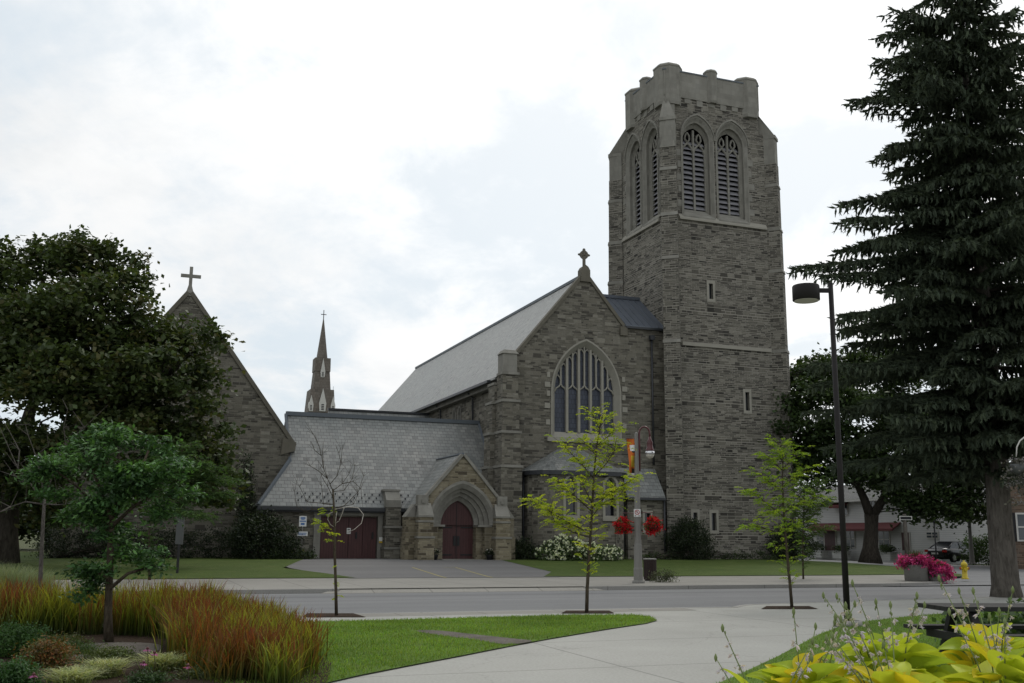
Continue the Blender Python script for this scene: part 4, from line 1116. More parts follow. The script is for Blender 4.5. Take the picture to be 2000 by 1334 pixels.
def dormer(dx, zb, zm, za, hw, dv):
    d = MB(); a = sU + dx
    d.prism([(a - hw, SV - dv, zb), (a + hw, SV - dv, zb), (a + hw * 1.25, SV - dv, zm), (a, SV - dv, za), (a - hw * 1.25, SV - dv, zm)], (0, 1.2, 0))
    for k in range(4): z_ = zb + (zm - zb) * (.15 + .21 * k); d.box(a - hw * .45, a + hw * .45, SV - dv - .04, SV - dv + .02, z_, z_ + (zm - zb) * .12, 1)
    d.build('louvre_dormer', [M['trim'], M['ink']], steeple, SORG)
dormer(.05, sp(626, 739), sp(626, 728), sp(626, 702), 3.6 * sc_, 17.2 * sc_)
dormer(.1, sp(625, 806), sp(625, 791), sp(625, 762), 5.6 * sc_, 26.6 * sc_)
for s_ in (-1, 1): dormer(s_ * 21 * sc_, sp(625, 807), sp(625, 794), sp(625, 776), 3.6 * sc_, 26.4 * sc_)
s = MB().tube([(sU, SV, zt - .3), (sU, SV, zt + 17 * sc_)], .09, 5).tube([(sU - 5.5 * sc_, SV, zt + 8 * sc_), (sU + 5.5 * sc_, SV, zt + 8 * sc_)], .09, 5); s.build('iron_cross', M['iron'], steeple, SORG)
for s_ in (-1, 1): MB().tube([(sU + s_ * 21 * sc_, SV - 21 * sc_, z3 - .3), (sU + s_ * 21 * sc_, SV - 21 * sc_, z3 + 7 * sc_)], .05, 4).build('finial_rod', M['iron'], steeple, SORG)
# ------------------------------------------------------------------ trees
def px_r(r, Y): return r * Y / 2036.0
def cloud(blobs, n_clusters, per, csize, L, cols, asp=.75, nbias=.35, down=.25, flat=.6, shell=.45, weights=None, g=rng):
    """leaf kites in clusters spread through the outer part of a set of ellipsoids; cols: list of (rgb, share)"""
    C_ = np.array([b[0] for b in blobs], float); Rr = np.array([np.broadcast_to(b[1], 3) for b in blobs], float)
    w_ = np.prod(Rr, axis=1) ** (2 / 3) if weights is None else np.array(weights, float)
    idx = g.choice(len(blobs), n_clusters, p=w_ / w_.sum())
    d = unit(g.normal(size=(n_clusters, 3)))
    rad = shell + (1 - shell) * g.random((n_clusters, 1)) ** .6
    rad *= 1 + g.normal(size=(n_clusters, 1)) * .07
    cc = C_[idx] + d * Rr[idx] * rad
    cs = csize * g.uniform(.6, 1.35, n_clusters)
    off = g.normal(size=(n_clusters, per, 3)) * .45
    off[:, :, 2] *= flat
    off[:, :, 2] -= .25 * (off[:, :, 0] ** 2 + off[:, :, 1] ** 2)
    P_ = (cc[:, None, :] + off * cs[:, None, None]).reshape(-1, 3)
    n = len(P_)
    sh = np.array([s for _, s in cols]); pick = g.choice(len(cols), n_clusters, p=sh / sh.sum())
    base = np.array([c for c, _ in cols])[pick] * (1 + g.normal(size=(n_clusters, 1)) * .16)
    colr = np.repeat(base, per, axis=0) * (1 + g.normal(size=(n, 1)) * .18)
    V = leaf_arrays(P_, L * g.uniform(.65, 1.25, n), L * asp * g.uniform(.7, 1.2, n), nbias, down, g=g)
    return V, np.clip(colr, .003, .9)
def limb(mb, a, b, r0, r1, sag=.0, wob=.08, n=6, seg=5, g=random):
    a, b = Vector(a), Vector(b); ln = (b - a).length
    pts = []
    for i in range(seg + 1):
        t = i / seg; p = a.lerp(b, t)
        if 0 < i < seg: p += Vector((g.gauss(0, 1), g.gauss(0, 1), g.gauss(0, .5))) * wob * ln / seg
        p.z += sag * 4 * t * (1 - t) * ln
        pts.append(p)
    mb.tube(pts, [lerp(r0, r1, i / seg) for i in range(seg + 1)], n)
    return pts
def billow(blobs, k=9, lo=.30, hi=.46, flat=.72):
    """break each ellipsoid into smaller lobes sitting on its outside, so the crown heaps up in clumps with gaps between"""
    out = []
    for c, r in blobs:
        r = np.broadcast_to(r, 3)
        for _ in range(k):
            d = unit(rng.normal(size=(1, 3)))[0]; d[2] = d[2] * .9 + .1
            q = rng.uniform(lo, hi); out.append((tuple(np.array(c) + d * r * rng.uniform(.55, .92)), (r[0] * q, r[1] * q, r[2] * q * flat)))
    return out
def big_tree(name, label, base, trunk, blobs, cols, n_clusters, per, csize, L, barkm, group=None, limbs=None, **kw):
    root = thing(name, label, 'tree', base, 0, group); o = Vector(base)
    mb = MB()
    for pts, rad in trunk: mb.tube([Vector(p) - o for p in pts], rad, 10)
    tips = [Vector(p[-1]) for p, _ in trunk]
    for b in blobs[:24]:
        c = Vector(b[0]); s = min(tips, key=lambda q: (q - c).length)
        limb(mb, s - o, c - o, trunk[-1][1][-1] * .62, .03, .06, .35, 6, 6)
        for _ in range(3):
            e = c + Vector((random.gauss(0, .5), random.gauss(0, .5), random.gauss(0, .4))) * float(np.max(b[1]))
            limb(mb, s.lerp(c, .6) - o, e - o, .06, .015, .03, .3, 5, 4)
    mb.build('trunk', barkm, root)
    V, cl = cloud(billow(blobs), n_clusters, per, csize, L, cols, **kw)
    quads_object('crown', V, cl, M['leaf'], root, base)
    return root
def px_blobs(lst, Y, dy=.0, ry=1.0):
    out = []
    for (x, y, r, *e) in lst:
        yy = Y + (e[0] if e else random.uniform(-1.6, 1.6)); c = at(x, y, yy); rr = px_r(r, yy)
        out.append((tuple(c), (rr, rr * ry, rr * (e[1] if len(e) > 1 else .9))))
    return out

# big dark maple on the left
Ym = 46.0
bl = px_blobs([(20, 540, 95, 0), (95, 520, 82, 1), (165, 505, 66, -1), (235, 515, 58, 0), (262, 560, 40, -2), (-60, 560, 110, 0), (-150, 640, 150, 0), (40, 650, 130, -3), (150, 630, 120, -3), (235, 640, 85, -2),
               (300, 650, 60, 0), (345, 660, 46, -1), (385, 680, 34, -1), (60, 780, 140, -4), (190, 770, 125, -4), (290, 760, 85, -3), (350, 750, 55, -1), (-100, 800, 160, 0), (110, 880, 120, -3), (230, 880, 110, -3),
               (330, 850, 75, -2), (390, 860, 50, -1), (425, 900, 38, -1), (380, 920, 50, -1), (290, 940, 70, -1), (0, 920, 110, -2), (130, 970, 75, 0), (-60, 990, 90, 1), (405, 650, 30, -2), (432, 662, 18, -2), (410, 720, 34, -2), (405, 790, 36, -2), (430, 850, 30, -2), (445, 930, 28, -2), (420, 960, 40, -1), (330, 700, 55, 1), (60, 700, 130, 2), (200, 720, 120, 3)], Ym)
mb_ = at(12, 1090, Ym); mb_.z = hgt(*toUV(mb_)) - .05
t0 = [mb_, at(14, 1040, Ym), at(20, 980, Ym), at(30, 900, Ym)]
big_tree('maple_tree', 'huge dark maple crown filling the left edge of the picture before the hall', tuple(mb_),
         [(t0, [.62, .45, .42, .38]), ([t0[3], at(60, 800, Ym), at(110, 700, Ym)], [.36, .26, .16]), ([t0[3], at(-20, 800, Ym + 1), at(-40, 680, Ym + 1)], [.30, .22, .14]), ([t0[2], at(120, 900, Ym - 1), at(240, 820, Ym - 1)], [.26, .2, .12])],
         bl, [((.042, .062, .021), 3), ((.054, .078, .025), 3), ((.070, .088, .028), 1.6), ((.074, .074, .028), 1.0)], 3400, 26, .72, .27, M['bark_dark'], shell=.55, nbias=.7)
# shade trees behind the left lawn, and the bright gap beneath
for (x, y, Y, r, lab) in ((10, 985, 84, 90, 'dim tree far behind the maple trunk at the left edge'), (95, 1000, 92, 70, 'dim low tree beyond the left lawn, next to the hall wall'), (-110, 960, 88, 120, 'dim tree beyond the left lawn, outermost of the row')):
    b0 = at(x, 1060, Y); b0.z = .1
    big_tree('background_tree', lab, tuple(b0), [([b0, at(x, 1030, Y), at(x + 4, y, Y)], [.3, .24, .15])], px_blobs([(x, y, r * .8), (x - r * .6, y + 10, r * .6), (x + r * .6, y + 14, r * .55), (x, y - r * .6, r * .6)], Y),
             [((.020, .034, .012), 1), ((.03, .045, .014), 1)], 420, 18, 1.3, .42, M['bark_dark'], 'trees far beyond the left lawn')

# maple behind the tower on the right
tb = G(1700, 1100); Yr = tb.y
bl = px_blobs([(1610, 735, 62, 2), (1655, 725, 60, 0), (1560, 765, 55, 1), (1520, 800, 48, 0), (1490, 835, 40, 0), (1580, 830, 75, -2), (1640, 810, 85, -3), (1700, 770, 90, 0), (1760, 760, 95, 1), (1545, 880, 48, -1), (1600, 900, 50, -2), (1660, 900, 70, -2),
               (1730, 880, 85, -2), (1800, 850, 100, 0), (1860, 900, 90, -1), (1790, 950, 62, -2), (1850, 985, 52, -2), (1800, 1000, 34, -2), (1700, 930, 45, 2), (1880, 800, 120, 1), (1920, 980, 60, 0), (1590, 940, 22, -2), (1745, 945, 40, 0), (1478, 835, 42, 0), (1505, 785, 40, 0), (1490, 880, 36, -1), (1535, 925, 32, -1), (1462, 862, 24, -1), (1580, 730, 40, 0), (1560, 850, 60, 0)], Yr)
big_tree('maple_tree', 'wide dark maple with forked trunk standing on the lawn corner right of the tower', tuple(tb),
         [([tb, at(1700, 1070, Yr), at(1702, 1030, Yr), at(1702, 1005, Yr)], [.80, .50, .42, .46]), ([at(1700, 1008, Yr), at(1688, 975, Yr), at(1672, 940, Yr), at(1640, 880, Yr)], [.34, .28, .23, .16]),
          ([at(1704, 1008, Yr), at(1725, 975, Yr), at(1738, 940, Yr), at(1760, 860, Yr)], [.32, .27, .22, .16]), ([at(1675, 945, Yr), at(1630, 928, Yr), at(1590, 915, Yr)], [.18, .12, .07])],
         bl, [((.032, .054, .018), 3), ((.042, .068, .021), 2), ((.054, .084, .025), 1)], 3100, 26, .85, .30, M['bark_dark'], shell=.55, nbias=.7)

# tall spruce on the right
def spruce():
    base = G(1966, 1166); base.z = -.02
    root = thing('spruce_tree', 'tall dark blue-green spruce towering over the right edge of the picture', 'tree', base)
    H = 21.5; g = np.random.default_rng(11); rd = random.Random(5)
    prof_z = [3.6, 4.6, 6, 8, 9.6, 11, 12, 13.4, 14.8, 17.5, 19.6, 21.4]; prof_l = [3.6, 4.9, 5.3, 5.2, 4.8, 4.1, 3.7, 3.3, 3.0, 2.1, 1.2, .25]
    mb = MB(); mb.tube([(0, 0, -.1), (0, 0, .35), (-.02, 0, 2), (.02, 0, 6), (0, 0, 12), (0, 0, 18), (0, 0, H)], [.47, .38, .34, .27, .14, .06, .015], 12)
    br = MB(); P0 = []; P1 = []; Tn = []
    def bough(a, L, z, zb):
        d = Vector((math.cos(a), math.sin(a), 0)); sag = rd.uniform(.10, .22) if z < 14 else rd.uniform(-.15, .1)
        rise = 0.10 if z < 12 else .32
        pts = []
        nn_ = 9
        for j in range(nn_ + 1):
            t = j / nn_
            pts.append(d * (L * t) + Vector((0, 0, zb + L * (rise * t - (sag + rise) * t * t + .13 * max(0, t - .6) ** 1.3 * 2))))
        br.tube(pts, [lerp(.012 + .011 * L, .006, j / nn_) for j in range(nn_ + 1)], 4, caps=False)
        side = Vector((-d.y, d.x, 0))
        s = .08 * L if L > 1 else .05
        while s < L:
            t = s / L; f = t * nn_; j = min(int(f), nn_ - 1); p = pts[j].lerp(pts[j + 1], f - j)
            tl = (.20 + 1.15 * (1 - t) ** .8 * min(1, .38 + t * 2.4)) * min(1, L / 2.6) * rd.uniform(.7, 1.15)
            for q in (-1, 1):
                ang = rd.uniform(.55, .95); dd = d * math.cos(ang) + side * q * math.sin(ang)
                m_ = max(1, int(tl / .17))
                prev = p
                for w_ in range(m_):
                    tt = (w_ + 1) / m_
                    nx = p + dd * tl * tt + Vector((0, 0, -.34 * tl * tt * tt + rd.uniform(-.02, .02)))
                    P0.append(prev); P1.append(nx); prev = nx
                    if rd.random() < .75:      # hanging side shoot
                        e = nx + dd * rd.uniform(.0, .1) + side * rd.uniform(-.1, .1) + Vector((0, 0, -rd.uniform(.10, .26))); P0.append(nx); P1.append(e)
                    if rd.random() < .45:
                        e = nx + dd * .1 + d * rd.uniform(.08, .16) + Vector((0, 0, rd.uniform(-.02, .06))); P0.append(nx); P1.append(e)
            P0.append(p); P1.append(p + d * .2 + Vector((0, 0, rd.uniform(-.02, .05))))
            if rd.random() < .6: P0.append(p); P1.append(p + d * rd.uniform(-.05, .12) + side * rd.uniform(-.1, .1) + Vector((0, 0, -rd.uniform(.12, .30))))
            s += rd.uniform(.10, .16)
        P0.append(pts[-2]); P1.append(pts[-1] + d * .12)
    bx, by = base.x, base.y
    for tx, ty, ang in ((1552, 522, .12), (1642, 362, .2), (1668, 182, .1), (1722, 126, .3), (1748, 26, .2), (1634, 478, -.1), (1642, 612, .25), (1648, 430, .3), (1712, 285, .0), (1600, 545, .2), (1655, 655, .1), (1580, 735, .2)):
        tp = at(tx, ty, by - math.sin(ang) * 4); L = (bx - tp.x) / math.cos(ang)
        zt = tp.z + .02; rise_, sag_ = (.10, .16) if zt < 12 else (.32, .0)
        bough(math.pi + ang, L, zt, zt - L * (rise_ - sag_ - rise_ + .13 * .4 ** 1.3 * 2))
    for zq in np.arange(4.3, 20.5, .55):        # shorter boughs closing the crown round the trunk
        Lq = float(np.interp(zq, prof_z, prof_l)) * rd.uniform(.45, .75); bough(-1.57 + rd.uniform(-.9, .5), Lq, zq, zq)
    z = 3.7; k = 0
    while z < H - .3:
        Lz = float(np.interp(z, prof_z, prof_l))
        nb = 6 if z < 14 else 5
        ph = rd.random() * 6.28
        for i in range(nb):
            a = ph + 6.283 * i / nb + rd.uniform(-.35, .35)
            L = Lz * rd.choice((rd.uniform(.5, .75), rd.uniform(.75, 1.08)))
            if rd.random() < .10: L *= 1.12
            zb = z + rd.uniform(-.22, .22)
            bough(a, L, z, zb)
        z += rd.uniform(.42, .66) if z < 15 else rd.uniform(.42, .62); k += 1
    mb.build('trunk', M['bark_grey'], root); br.build('branches', M['bark_dark'], root)
    A = np.array([tuple(p) for p in P0]); B = np.array([tuple(p) for p in P1])
    n = len(A); D = B - A; ln = np.linalg.norm(D, axis=1, keepdims=True); D = D / np.maximum(ln, 1e-6)
    A = A - D * .03; B = B + D * .05
    V = []
    rnd = unit(np.cross(D, g.normal(size=(n, 3)))); oth = np.cross(D, rnd)
    wd_ = g.uniform(.030, .050, (n, 1))
    for ax in (rnd, oth):
        q = np.empty((n, 4, 3)); mid = A * .62 + B * .38
        q[:, 0] = A; q[:, 1] = mid + ax * wd_; q[:, 2] = B; q[:, 3] = mid - ax * wd_
        V.append(q)
    # needle tufts fraying the outline of each shoot
    for s_ in (.35, .7):
        ax = unit(np.cross(D, g.normal(size=(n, 3)))); c = A * (1 - s_) + B * s_
        q = np.empty((n, 4, 3)); q[:, 0] = c - D * .02; q[:, 1] = c + ax * .05 + D * .05; q[:, 2] = c + ax * .075 + D * .085; q[:, 3] = c + ax * .02 + D * .045
        V.append(q)
    V = np.concatenate(V).reshape(-1, 3)
    c0 = np.array([(.054, .073, .047), (.070, .090, .055), (.044, .058, .038)])[g.integers(0, 3, n)] * (1 + g.normal(size=(n, 1)) * .15)
    cl = np.concatenate([c0] * 4)
    quads_object('foliage', V, np.clip(cl, .004, .5), M['needle'], root)
spruce()

# small ornamental tree in the near bed
def small_tree():
    base = G(212, 1258); Y = base.y
    root = thing('ornamental_tree', 'small green tree with layered leaves and reddish stem among the near red grasses', 'tree', base)
    mb = MB(); o = base
    def P_(x, y, dy=0): return at(x, y, Y + dy) - o
    mb.tube([P_(212, 1262), P_(211, 1200), P_(214, 1120), P_(216, 1060), P_(218, 1010)], [.075, .058, .05, .045, .035], 8)
    for pts in ([(216, 1060), (200, 1000), (150, 950), (110, 920)], [(218, 1010), (240, 950), (230, 880), (215, 845)], [(217, 1030), (260, 990), (310, 960)], [(214, 1150), (250, 1120), (300, 1105)], [(213, 1130), (180, 1110), (165, 1130)], [(218, 1015), (190, 940), (160, 880)], [(218, 1010), (270, 930), (290, 880)]):
        mb.tube([P_(x, y, random.uniform(-.2, .2)) for x, y in pts], [.03 - .006 * i for i in range(len(pts))], 6)
    mb.build('trunk', M['bark_young'], root)
    bl = px_blobs([(225, 852, 46, 0, .5), (285, 868, 44, .1, .5), (170, 878, 44, -.2, .5), (125, 905, 42, 0, .45), (85, 930, 30, 0, .45), (345, 905, 34, 0, .45), (365, 960, 30, .1, .45), (110, 965, 34, 0, .45), (200, 930, 85, -.3, .6), (290, 930, 60, -.1, .6), (250, 980, 70, .1, .6), (160, 985, 62, .2, .6), (300, 1000, 34, .1, .6), (210, 1030, 45, .1, .5),
                    (180, 1110, 36, -.1, .6), (290, 1095, 32, 0, .6), (175, 1150, 30, 0, .7), (240, 1090, 36, .2, .6), (315, 1075, 20, 0, .6)], Y)
    V, cl = cloud(billow(bl, 4, .5, .75, .8), 1000, 17, .19, .10, [((.050, .112, .036), 3), ((.070, .155, .044), 2.2), ((.090, .19, .050), 1.4), ((.036, .080, .030), 2)], asp=.42, nbias=.8, down=.5, flat=.45, shell=.35)
    quads_object('crown', V, cl, M['leaf'], root, tuple(o))
small_tree()

# honey locust fronds ----------------------------------------------------
def fronds(P_, D, L, leaf, cols, g=rng, pairs=8):
    """compound leaves: paired leaflets along a drooping midrib"""
    n = len(P_); D = unit(D)
    side = unit(np.cross(D, np.array([0, 0, 1.0]) + g.normal(size=(n, 3)) * .25))
    V = []; Cc = []
    base = np.array([c for c, _ in cols])[g.choice(len(cols), n, p=np.array([s for _, s in cols]) / sum(s for _, s in cols))] * (1 + g.normal(size=(n, 1)) * .15)
    L = np.broadcast_to(L, (n,))[:, None]
    for k in range(pairs):
        t = (k + .7) / pairs
        c = P_ + D * L * t + np.array([0, 0, -1]) * (L * .38 * t * t)
        for q in (-1, 1):
            dd = unit(side * q + D * .55 + np.array([0, 0, -.18]) + g.normal(size=(n, 3)) * .18)
            w_ = leaf * (1 - .45 * abs(t - .45)) * g.uniform(.8, 1.15, n)
            V.append(leaf_arrays(c + dd * w_[:, None] * .5, w_, w_ * .42, .5, .0, .05, dd * 3, g)); Cc.append(base * (1 + g.normal(size=(n, 1)) * .1))
    return np.concatenate(V), np.clip(np.concatenate(Cc), .004, .9)
YEL = [((.29, .34, .022), 3), ((.36, .39, .028), 2), ((.21, .28, .022), 2)]
GRN = [((.085, .155, .022), 3), ((.12, .20, .028), 2), ((.060, .115, .020), 2)]
def locust(label, base_px, stems, spray, cols, n_per_m=46, Lf_=.24, leaf=.062, rtrunk=.045, depth=.5, group=None, barkm='bark_young', seed=1, base=None, twig=1.0):
    b0 = base if base is not None else G(*base_px); Y = b0.y; rd = random.Random(seed); g = np.random.default_rng(seed)
    root = thing('honey_locust_sapling', label, 'sapling', b0, 0, group)
    mb = MB(); A = []; Dd = []
    for si, (pts, r0, r1, leafy) in enumerate(stems):
        m_ = len(pts); dy = 0 if si == 0 else rd.uniform(-depth, depth)
        W_ = [at(x, y, Y + dy * (i / (m_ - 1)) ** 1.0) - b0 for i, (x, y) in enumerate(pts)]
        mb.tube(W_, [lerp(r0, r1, i / (m_ - 1)) for i in range(m_)], 7 if si == 0 else 5)
        if leafy is None: continue
        for i in range(m_ - 1):
            seg = W_[i + 1] - W_[i]
            for _ in range(int(seg.length * n_per_m * leafy * 1.35) + (rd.random() < .5)):
                t = rd.random(); fr = (i + t) / (m_ - 1)
                if fr < spray: continue
                p = W_[i].lerp(W_[i + 1], t)
                a = rd.uniform(0, 6.283); d = Vector((math.cos(a), math.sin(a), rd.uniform(-.15, .5))) + seg.normalized() * .6
                if rd.random() < .65:      # on a short side twig
                    q = p + d.normalized() * rd.uniform(.05, .32) * twig
                    mb.tube([p, q], [.005, .003], 4, caps=False); p = q
                A.append(tuple(p)); Dd.append(tuple(d))
    mb.build('trunk', M[barkm], root)
    if A:
        V, cl = fronds(np.array(A), np.array(Dd), g.uniform(.7, 1.2, len(A)) * Lf_, leaf, cols, g)
        quads_object('foliage', V, cl, M['leaf_thin'], root)
    return root
locust('bright yellow-green sapling in the kerbside pit before the church bay', (1146, 1197),
       [([(1146, 1198), (1147, 1150), (1150, 1100), (1154, 1040), (1157, 985), (1160, 930), (1164, 880), (1172, 835), (1178, 805)], .042, .008, .55),
        ([(1155, 1045), (1130, 1030), (1095, 1012), (1060, 990), (1038, 978)], .018, .005, 1.5), ([(1154, 1050), (1120, 1040), (1085, 1020), (1075, 1000)], .014, .005, 1.2), ([(1157, 1000), (1130, 975), (1105, 955), (1088, 935)], .016, .005, 1.3), ([(1158, 990), (1190, 965), (1220, 945), (1244, 930)], .016, .005, 1.3),
        ([(1158, 985), (1185, 985), (1205, 975), (1215, 960)], .012, .005, 1.0), ([(1160, 935), (1135, 905), (1112, 882), (1100, 868)], .013, .004, 1.3), ([(1161, 930), (1185, 905), (1200, 880), (1204, 860)], .012, .004, 1.2), ([(1164, 890), (1150, 870), (1135, 858)], .01, .004, 1.0), ([(1166, 870), (1190, 850), (1205, 832)], .01, .004, 1.2),
        ([(1172, 840), (1160, 815), (1157, 800)], .008, .003, 1.1), ([(1157, 985), (1140, 950), (1150, 925), (1140, 910)], .01, .004, 1.0), ([(1156, 1010), (1175, 985), (1180, 955)], .01, .004, 1.0)], .18, YEL, 34, .25, .066, seed=3)
locust('yellow-green kerbside sapling left of the black lamp post, right of the tower shrubs', (1547, 1187),
       [([(1547, 1188), (1543, 1140), (1538, 1090), (1534, 1040), (1530, 985), (1528, 930), (1530, 885), (1532, 868)], .040, .008, .5),
        ([(1534, 1050), (1505, 1035), (1475, 1028), (1452, 1030)], .016, .005, 1.1), ([(1532, 1010), (1500, 985), (1475, 965), (1465, 958)], .016, .005, 1.3), ([(1532, 1000), (1560, 985), (1585, 975), (1598, 965)], .016, .005, 1.3), ([(1530, 960), (1500, 940), (1485, 925)], .013, .005, 1.3), ([(1530, 950), (1555, 930), (1575, 915)], .013, .005, 1.3),
        ([(1529, 920), (1510, 900), (1500, 890)], .012, .004, 1.3), ([(1529, 915), (1550, 895), (1562, 882)], .012, .004, 1.3), ([(1533, 1030), (1550, 1030), (1570, 1020)], .012, .004, .9), ([(1531, 980), (1515, 1000), (1498, 1005)], .012, .004, .9), ([(1528, 905), (1522, 880), (1528, 862)], .01, .004, 1.3), ([(1536, 1060), (1525, 1075), (1508, 1060)], .012, .004, .2)], .12,
       [((.18, .27, .024), 3), ((.24, .32, .026), 2), ((.13, .21, .022), 2)], 36, .26, .066, seed=4)
locust('thin duller green sapling on the far pavement, just right of the round shrub', (1569, 1131),
       [([(1569, 1131), (1568, 1090), (1568, 1050), (1570, 1000), (1572, 950)], .04, .012, .6), ([(1569, 1040), (1585, 1010), (1600, 990), (1612, 975)], .02, .008, 1.5), ([(1569, 1030), (1555, 1000), (1545, 985)], .02, .008, 1.3), ([(1570, 1010), (1590, 970), (1600, 940)], .02, .008, 1.5), ([(1571, 985), (1556, 960), (1552, 940)], .02, .008, 1.4), ([(1569, 1050), (1595, 1040), (1612, 1030)], .02, .008, 1.3)], .1,
       [((.045, .080, .022), 3), ((.065, .105, .026), 2)], 40, .34, .085, depth=.7, seed=6)
locust('soft green feathery sapling before the hall gable, right of the near small tree', (292, 1133),
       [([(292, 1133), (292, 1090), (291, 1040), (300, 990), (320, 940), (335, 900)], .05, .015, .6), ([(296, 1010), (340, 985), (390, 970), (440, 965)], .03, .008, 1.6), ([(305, 980), (350, 950), (400, 935), (440, 940)], .03, .008, 1.7), ([(318, 945), (360, 915), (400, 905)], .025, .008, 1.7), ([(325, 930), (310, 900), (305, 880)], .02, .008, 1.5), ([(332, 905), (350, 885), (365, 870)], .02, .008, 1.6), ([(300, 1000), (350, 1000), (400, 1010)], .025, .008, 1.5), ([(330, 915), (370, 930), (420, 915)], .02, .008, 1.5)], .1,
       [((.040, .078, .026), 3), ((.055, .10, .03), 2)], 44, .40, .10, depth=1.0, seed=8, twig=1.4)
# nearly bare sapling with a few yellow sprays and looped, peeled twigs
def bare_sapling():
    b0 = G(657, 1203); Y = b0.y; rd = random.Random(9)
    root = thing('bare_sapling', 'nearly leafless sapling with pale looped twigs before the maroon garage door', 'sapling', b0)
    P_ = lambda x, y, d=0: at(x, y, Y + d) - b0
    mb = MB(); mb.tube([P_(657, 1204), P_(656, 1150), P_(654, 1090), P_(653, 1030), P_(652, 985), P_(650, 955)], [.036, .031, .028, .025, .021, .018], 8)
    br_ = [[(650, 958), (640, 935), (632, 915), (628, 890), (622, 868), (612, 848), (606, 838)], [(632, 915), (630, 885), (632, 862)], [(645, 945), (658, 930), (666, 905), (668, 880), (672, 868)], [(651, 958), (668, 945), (682, 925), (690, 905)], [(650, 960), (672, 958), (688, 935), (693, 910), (690, 895)], [(650, 970), (640, 950), (628, 930), (626, 912)],
           [(652, 985), (632, 985), (628, 950), (626, 930)], [(652, 990), (610, 995), (596, 1000), (580, 990), (575, 960), (582, 930)], [(652, 985), (600, 980), (585, 950), (596, 930)], [(652, 992), (690, 985), (700, 965), (694, 940)], [(652, 1000), (676, 985), (700, 960), (710, 930), (706, 915)], [(628, 890), (615, 880), (608, 862)], [(666, 905), (662, 885), (656, 872)], [(640, 935), (622, 920), (606, 910), (598, 895)], [(668, 945), (690, 940), (705, 955), (708, 990)]]
    for b in br_:
        d = rd.uniform(-.5, .5); mb.tube([P_(x, y, d * i / (len(b) - 1)) for i, (x, y) in enumerate(b)], [.0085 - .006 * i / (len(b) - 1) for i in range(len(b))], 5)
        for i in range(1, len(b) - 1):
            for _ in range(3):
                x, y = b[i]; q = P_(x, y, d * i / (len(b) - 1)); mb.tube([q, q + Vector((rd.uniform(-.2, .2), rd.uniform(-.15, .15), rd.uniform(.05, .3))) * .9], [.0028, .0018], 4, caps=False)
    mb.build('trunk', M['bark_young'], root)
    mb = MB()
    for b in ([(653, 1030), (645, 1024), (640, 1014), (642, 1004), (650, 1000)], [(654, 1022), (662, 1018), (668, 1004), (672, 992)], [(652, 995), (680, 990), (700, 992), (710, 1005), (706, 1022), (692, 1034), (678, 1040)], [(655, 1028), (656, 1012), (658, 1000)]):
        mb.tube([P_(x, y, -.08 * i) for i, (x, y) in enumerate(b)], [.0085, .0085, .008, .008, .007, .006, .006][:len(b)], 5)
    mb.build('looped_twig', M['bark_peel'], root)
    A = []; D = []
    for (x, y, n) in ((636, 1003, 3), (641, 996, 4), (612, 1018, 4), (622, 1022, 5), (632, 1030, 5), (640, 1036, 4), (648, 1046, 4), (651, 1058, 3), (655, 1140, 3), (657, 1165, 2), (655, 1110, 1)):
        for _ in range(n): A.append(tuple(P_(x + rd.uniform(-6, 6), y + rd.uniform(-5, 5)))); a = rd.uniform(0, 6.28); D.append((math.cos(a), math.sin(a), .2))
    mb2 = MB().tube([P_(653, 1050), P_(640, 1034), P_(620, 1020), P_(607, 1016)], [.008, .007, .006, .004], 5); mb2.build('low_twig', M['bark_young'], root)
    V, cl = fronds(np.array(A), np.array(D), .16, .055, YEL); quads_object('foliage', V, cl, M['leaf_thin'], root)
bare_sapling()
# dead tree on the far left
def dead_tree():
    b0 = Vector(W(-1.35, 20.9, 0)); Y = b0.y; rd = random.Random(4)
    root = thing('dead_tree', 'pale dead sapling with bare forking branches at the left, before the dark maple', 'tree', b0)
    P_ = lambda x, y, d=0: at(x, y, Y + d) - b0
    mb = MB(); mb.tube([Vector((0, 0, -.05)), P_(79, 1130), P_(81, 1080), P_(84, 1020), P_(87, 975)], [.045, .04, .036, .032, .026], 8)
    for b in ([(86, 985), (60, 945), (35, 915), (15, 870), (0, 835)], [(87, 978), (80, 930), (70, 890), (55, 850), (30, 830)], [(84, 990), (100, 980), (112, 965)], [(86, 985), (50, 980), (20, 990), (-10, 975)], [(60, 945), (30, 930), (0, 920)], [(70, 890), (95, 870), (92, 850)], [(87, 975), (110, 905), (128, 865), (124, 835), (132, 800)], [(110, 905), (135, 860), (165, 835), (175, 825)], [(86, 984), (110, 986), (128, 985)], [(35, 915), (38, 880), (20, 845)], [(80, 930), (55, 925), (40, 905)], [(20, 990), (0, 1000), (-15, 998)]):
        d = rd.uniform(-.5, .5); mb.tube([P_(x, y, d * i / (len(b) - 1)) for i, (x, y) in enumerate(b)], [.017 - .013 * i / (len(b) - 1) for i in range(len(b))], 5)
        for i in range(1, len(b)):
            x, y = b[i]; q = P_(x, y, d * i / (len(b) - 1)); mb.tube([q, q + Vector((rd.uniform(-.3, .3), rd.uniform(-.2, .2), rd.uniform(.0, .35)))], [.007, .003], 4, caps=False)
    mb.build('trunk', M['bark_pale'], root)
dead_tree()

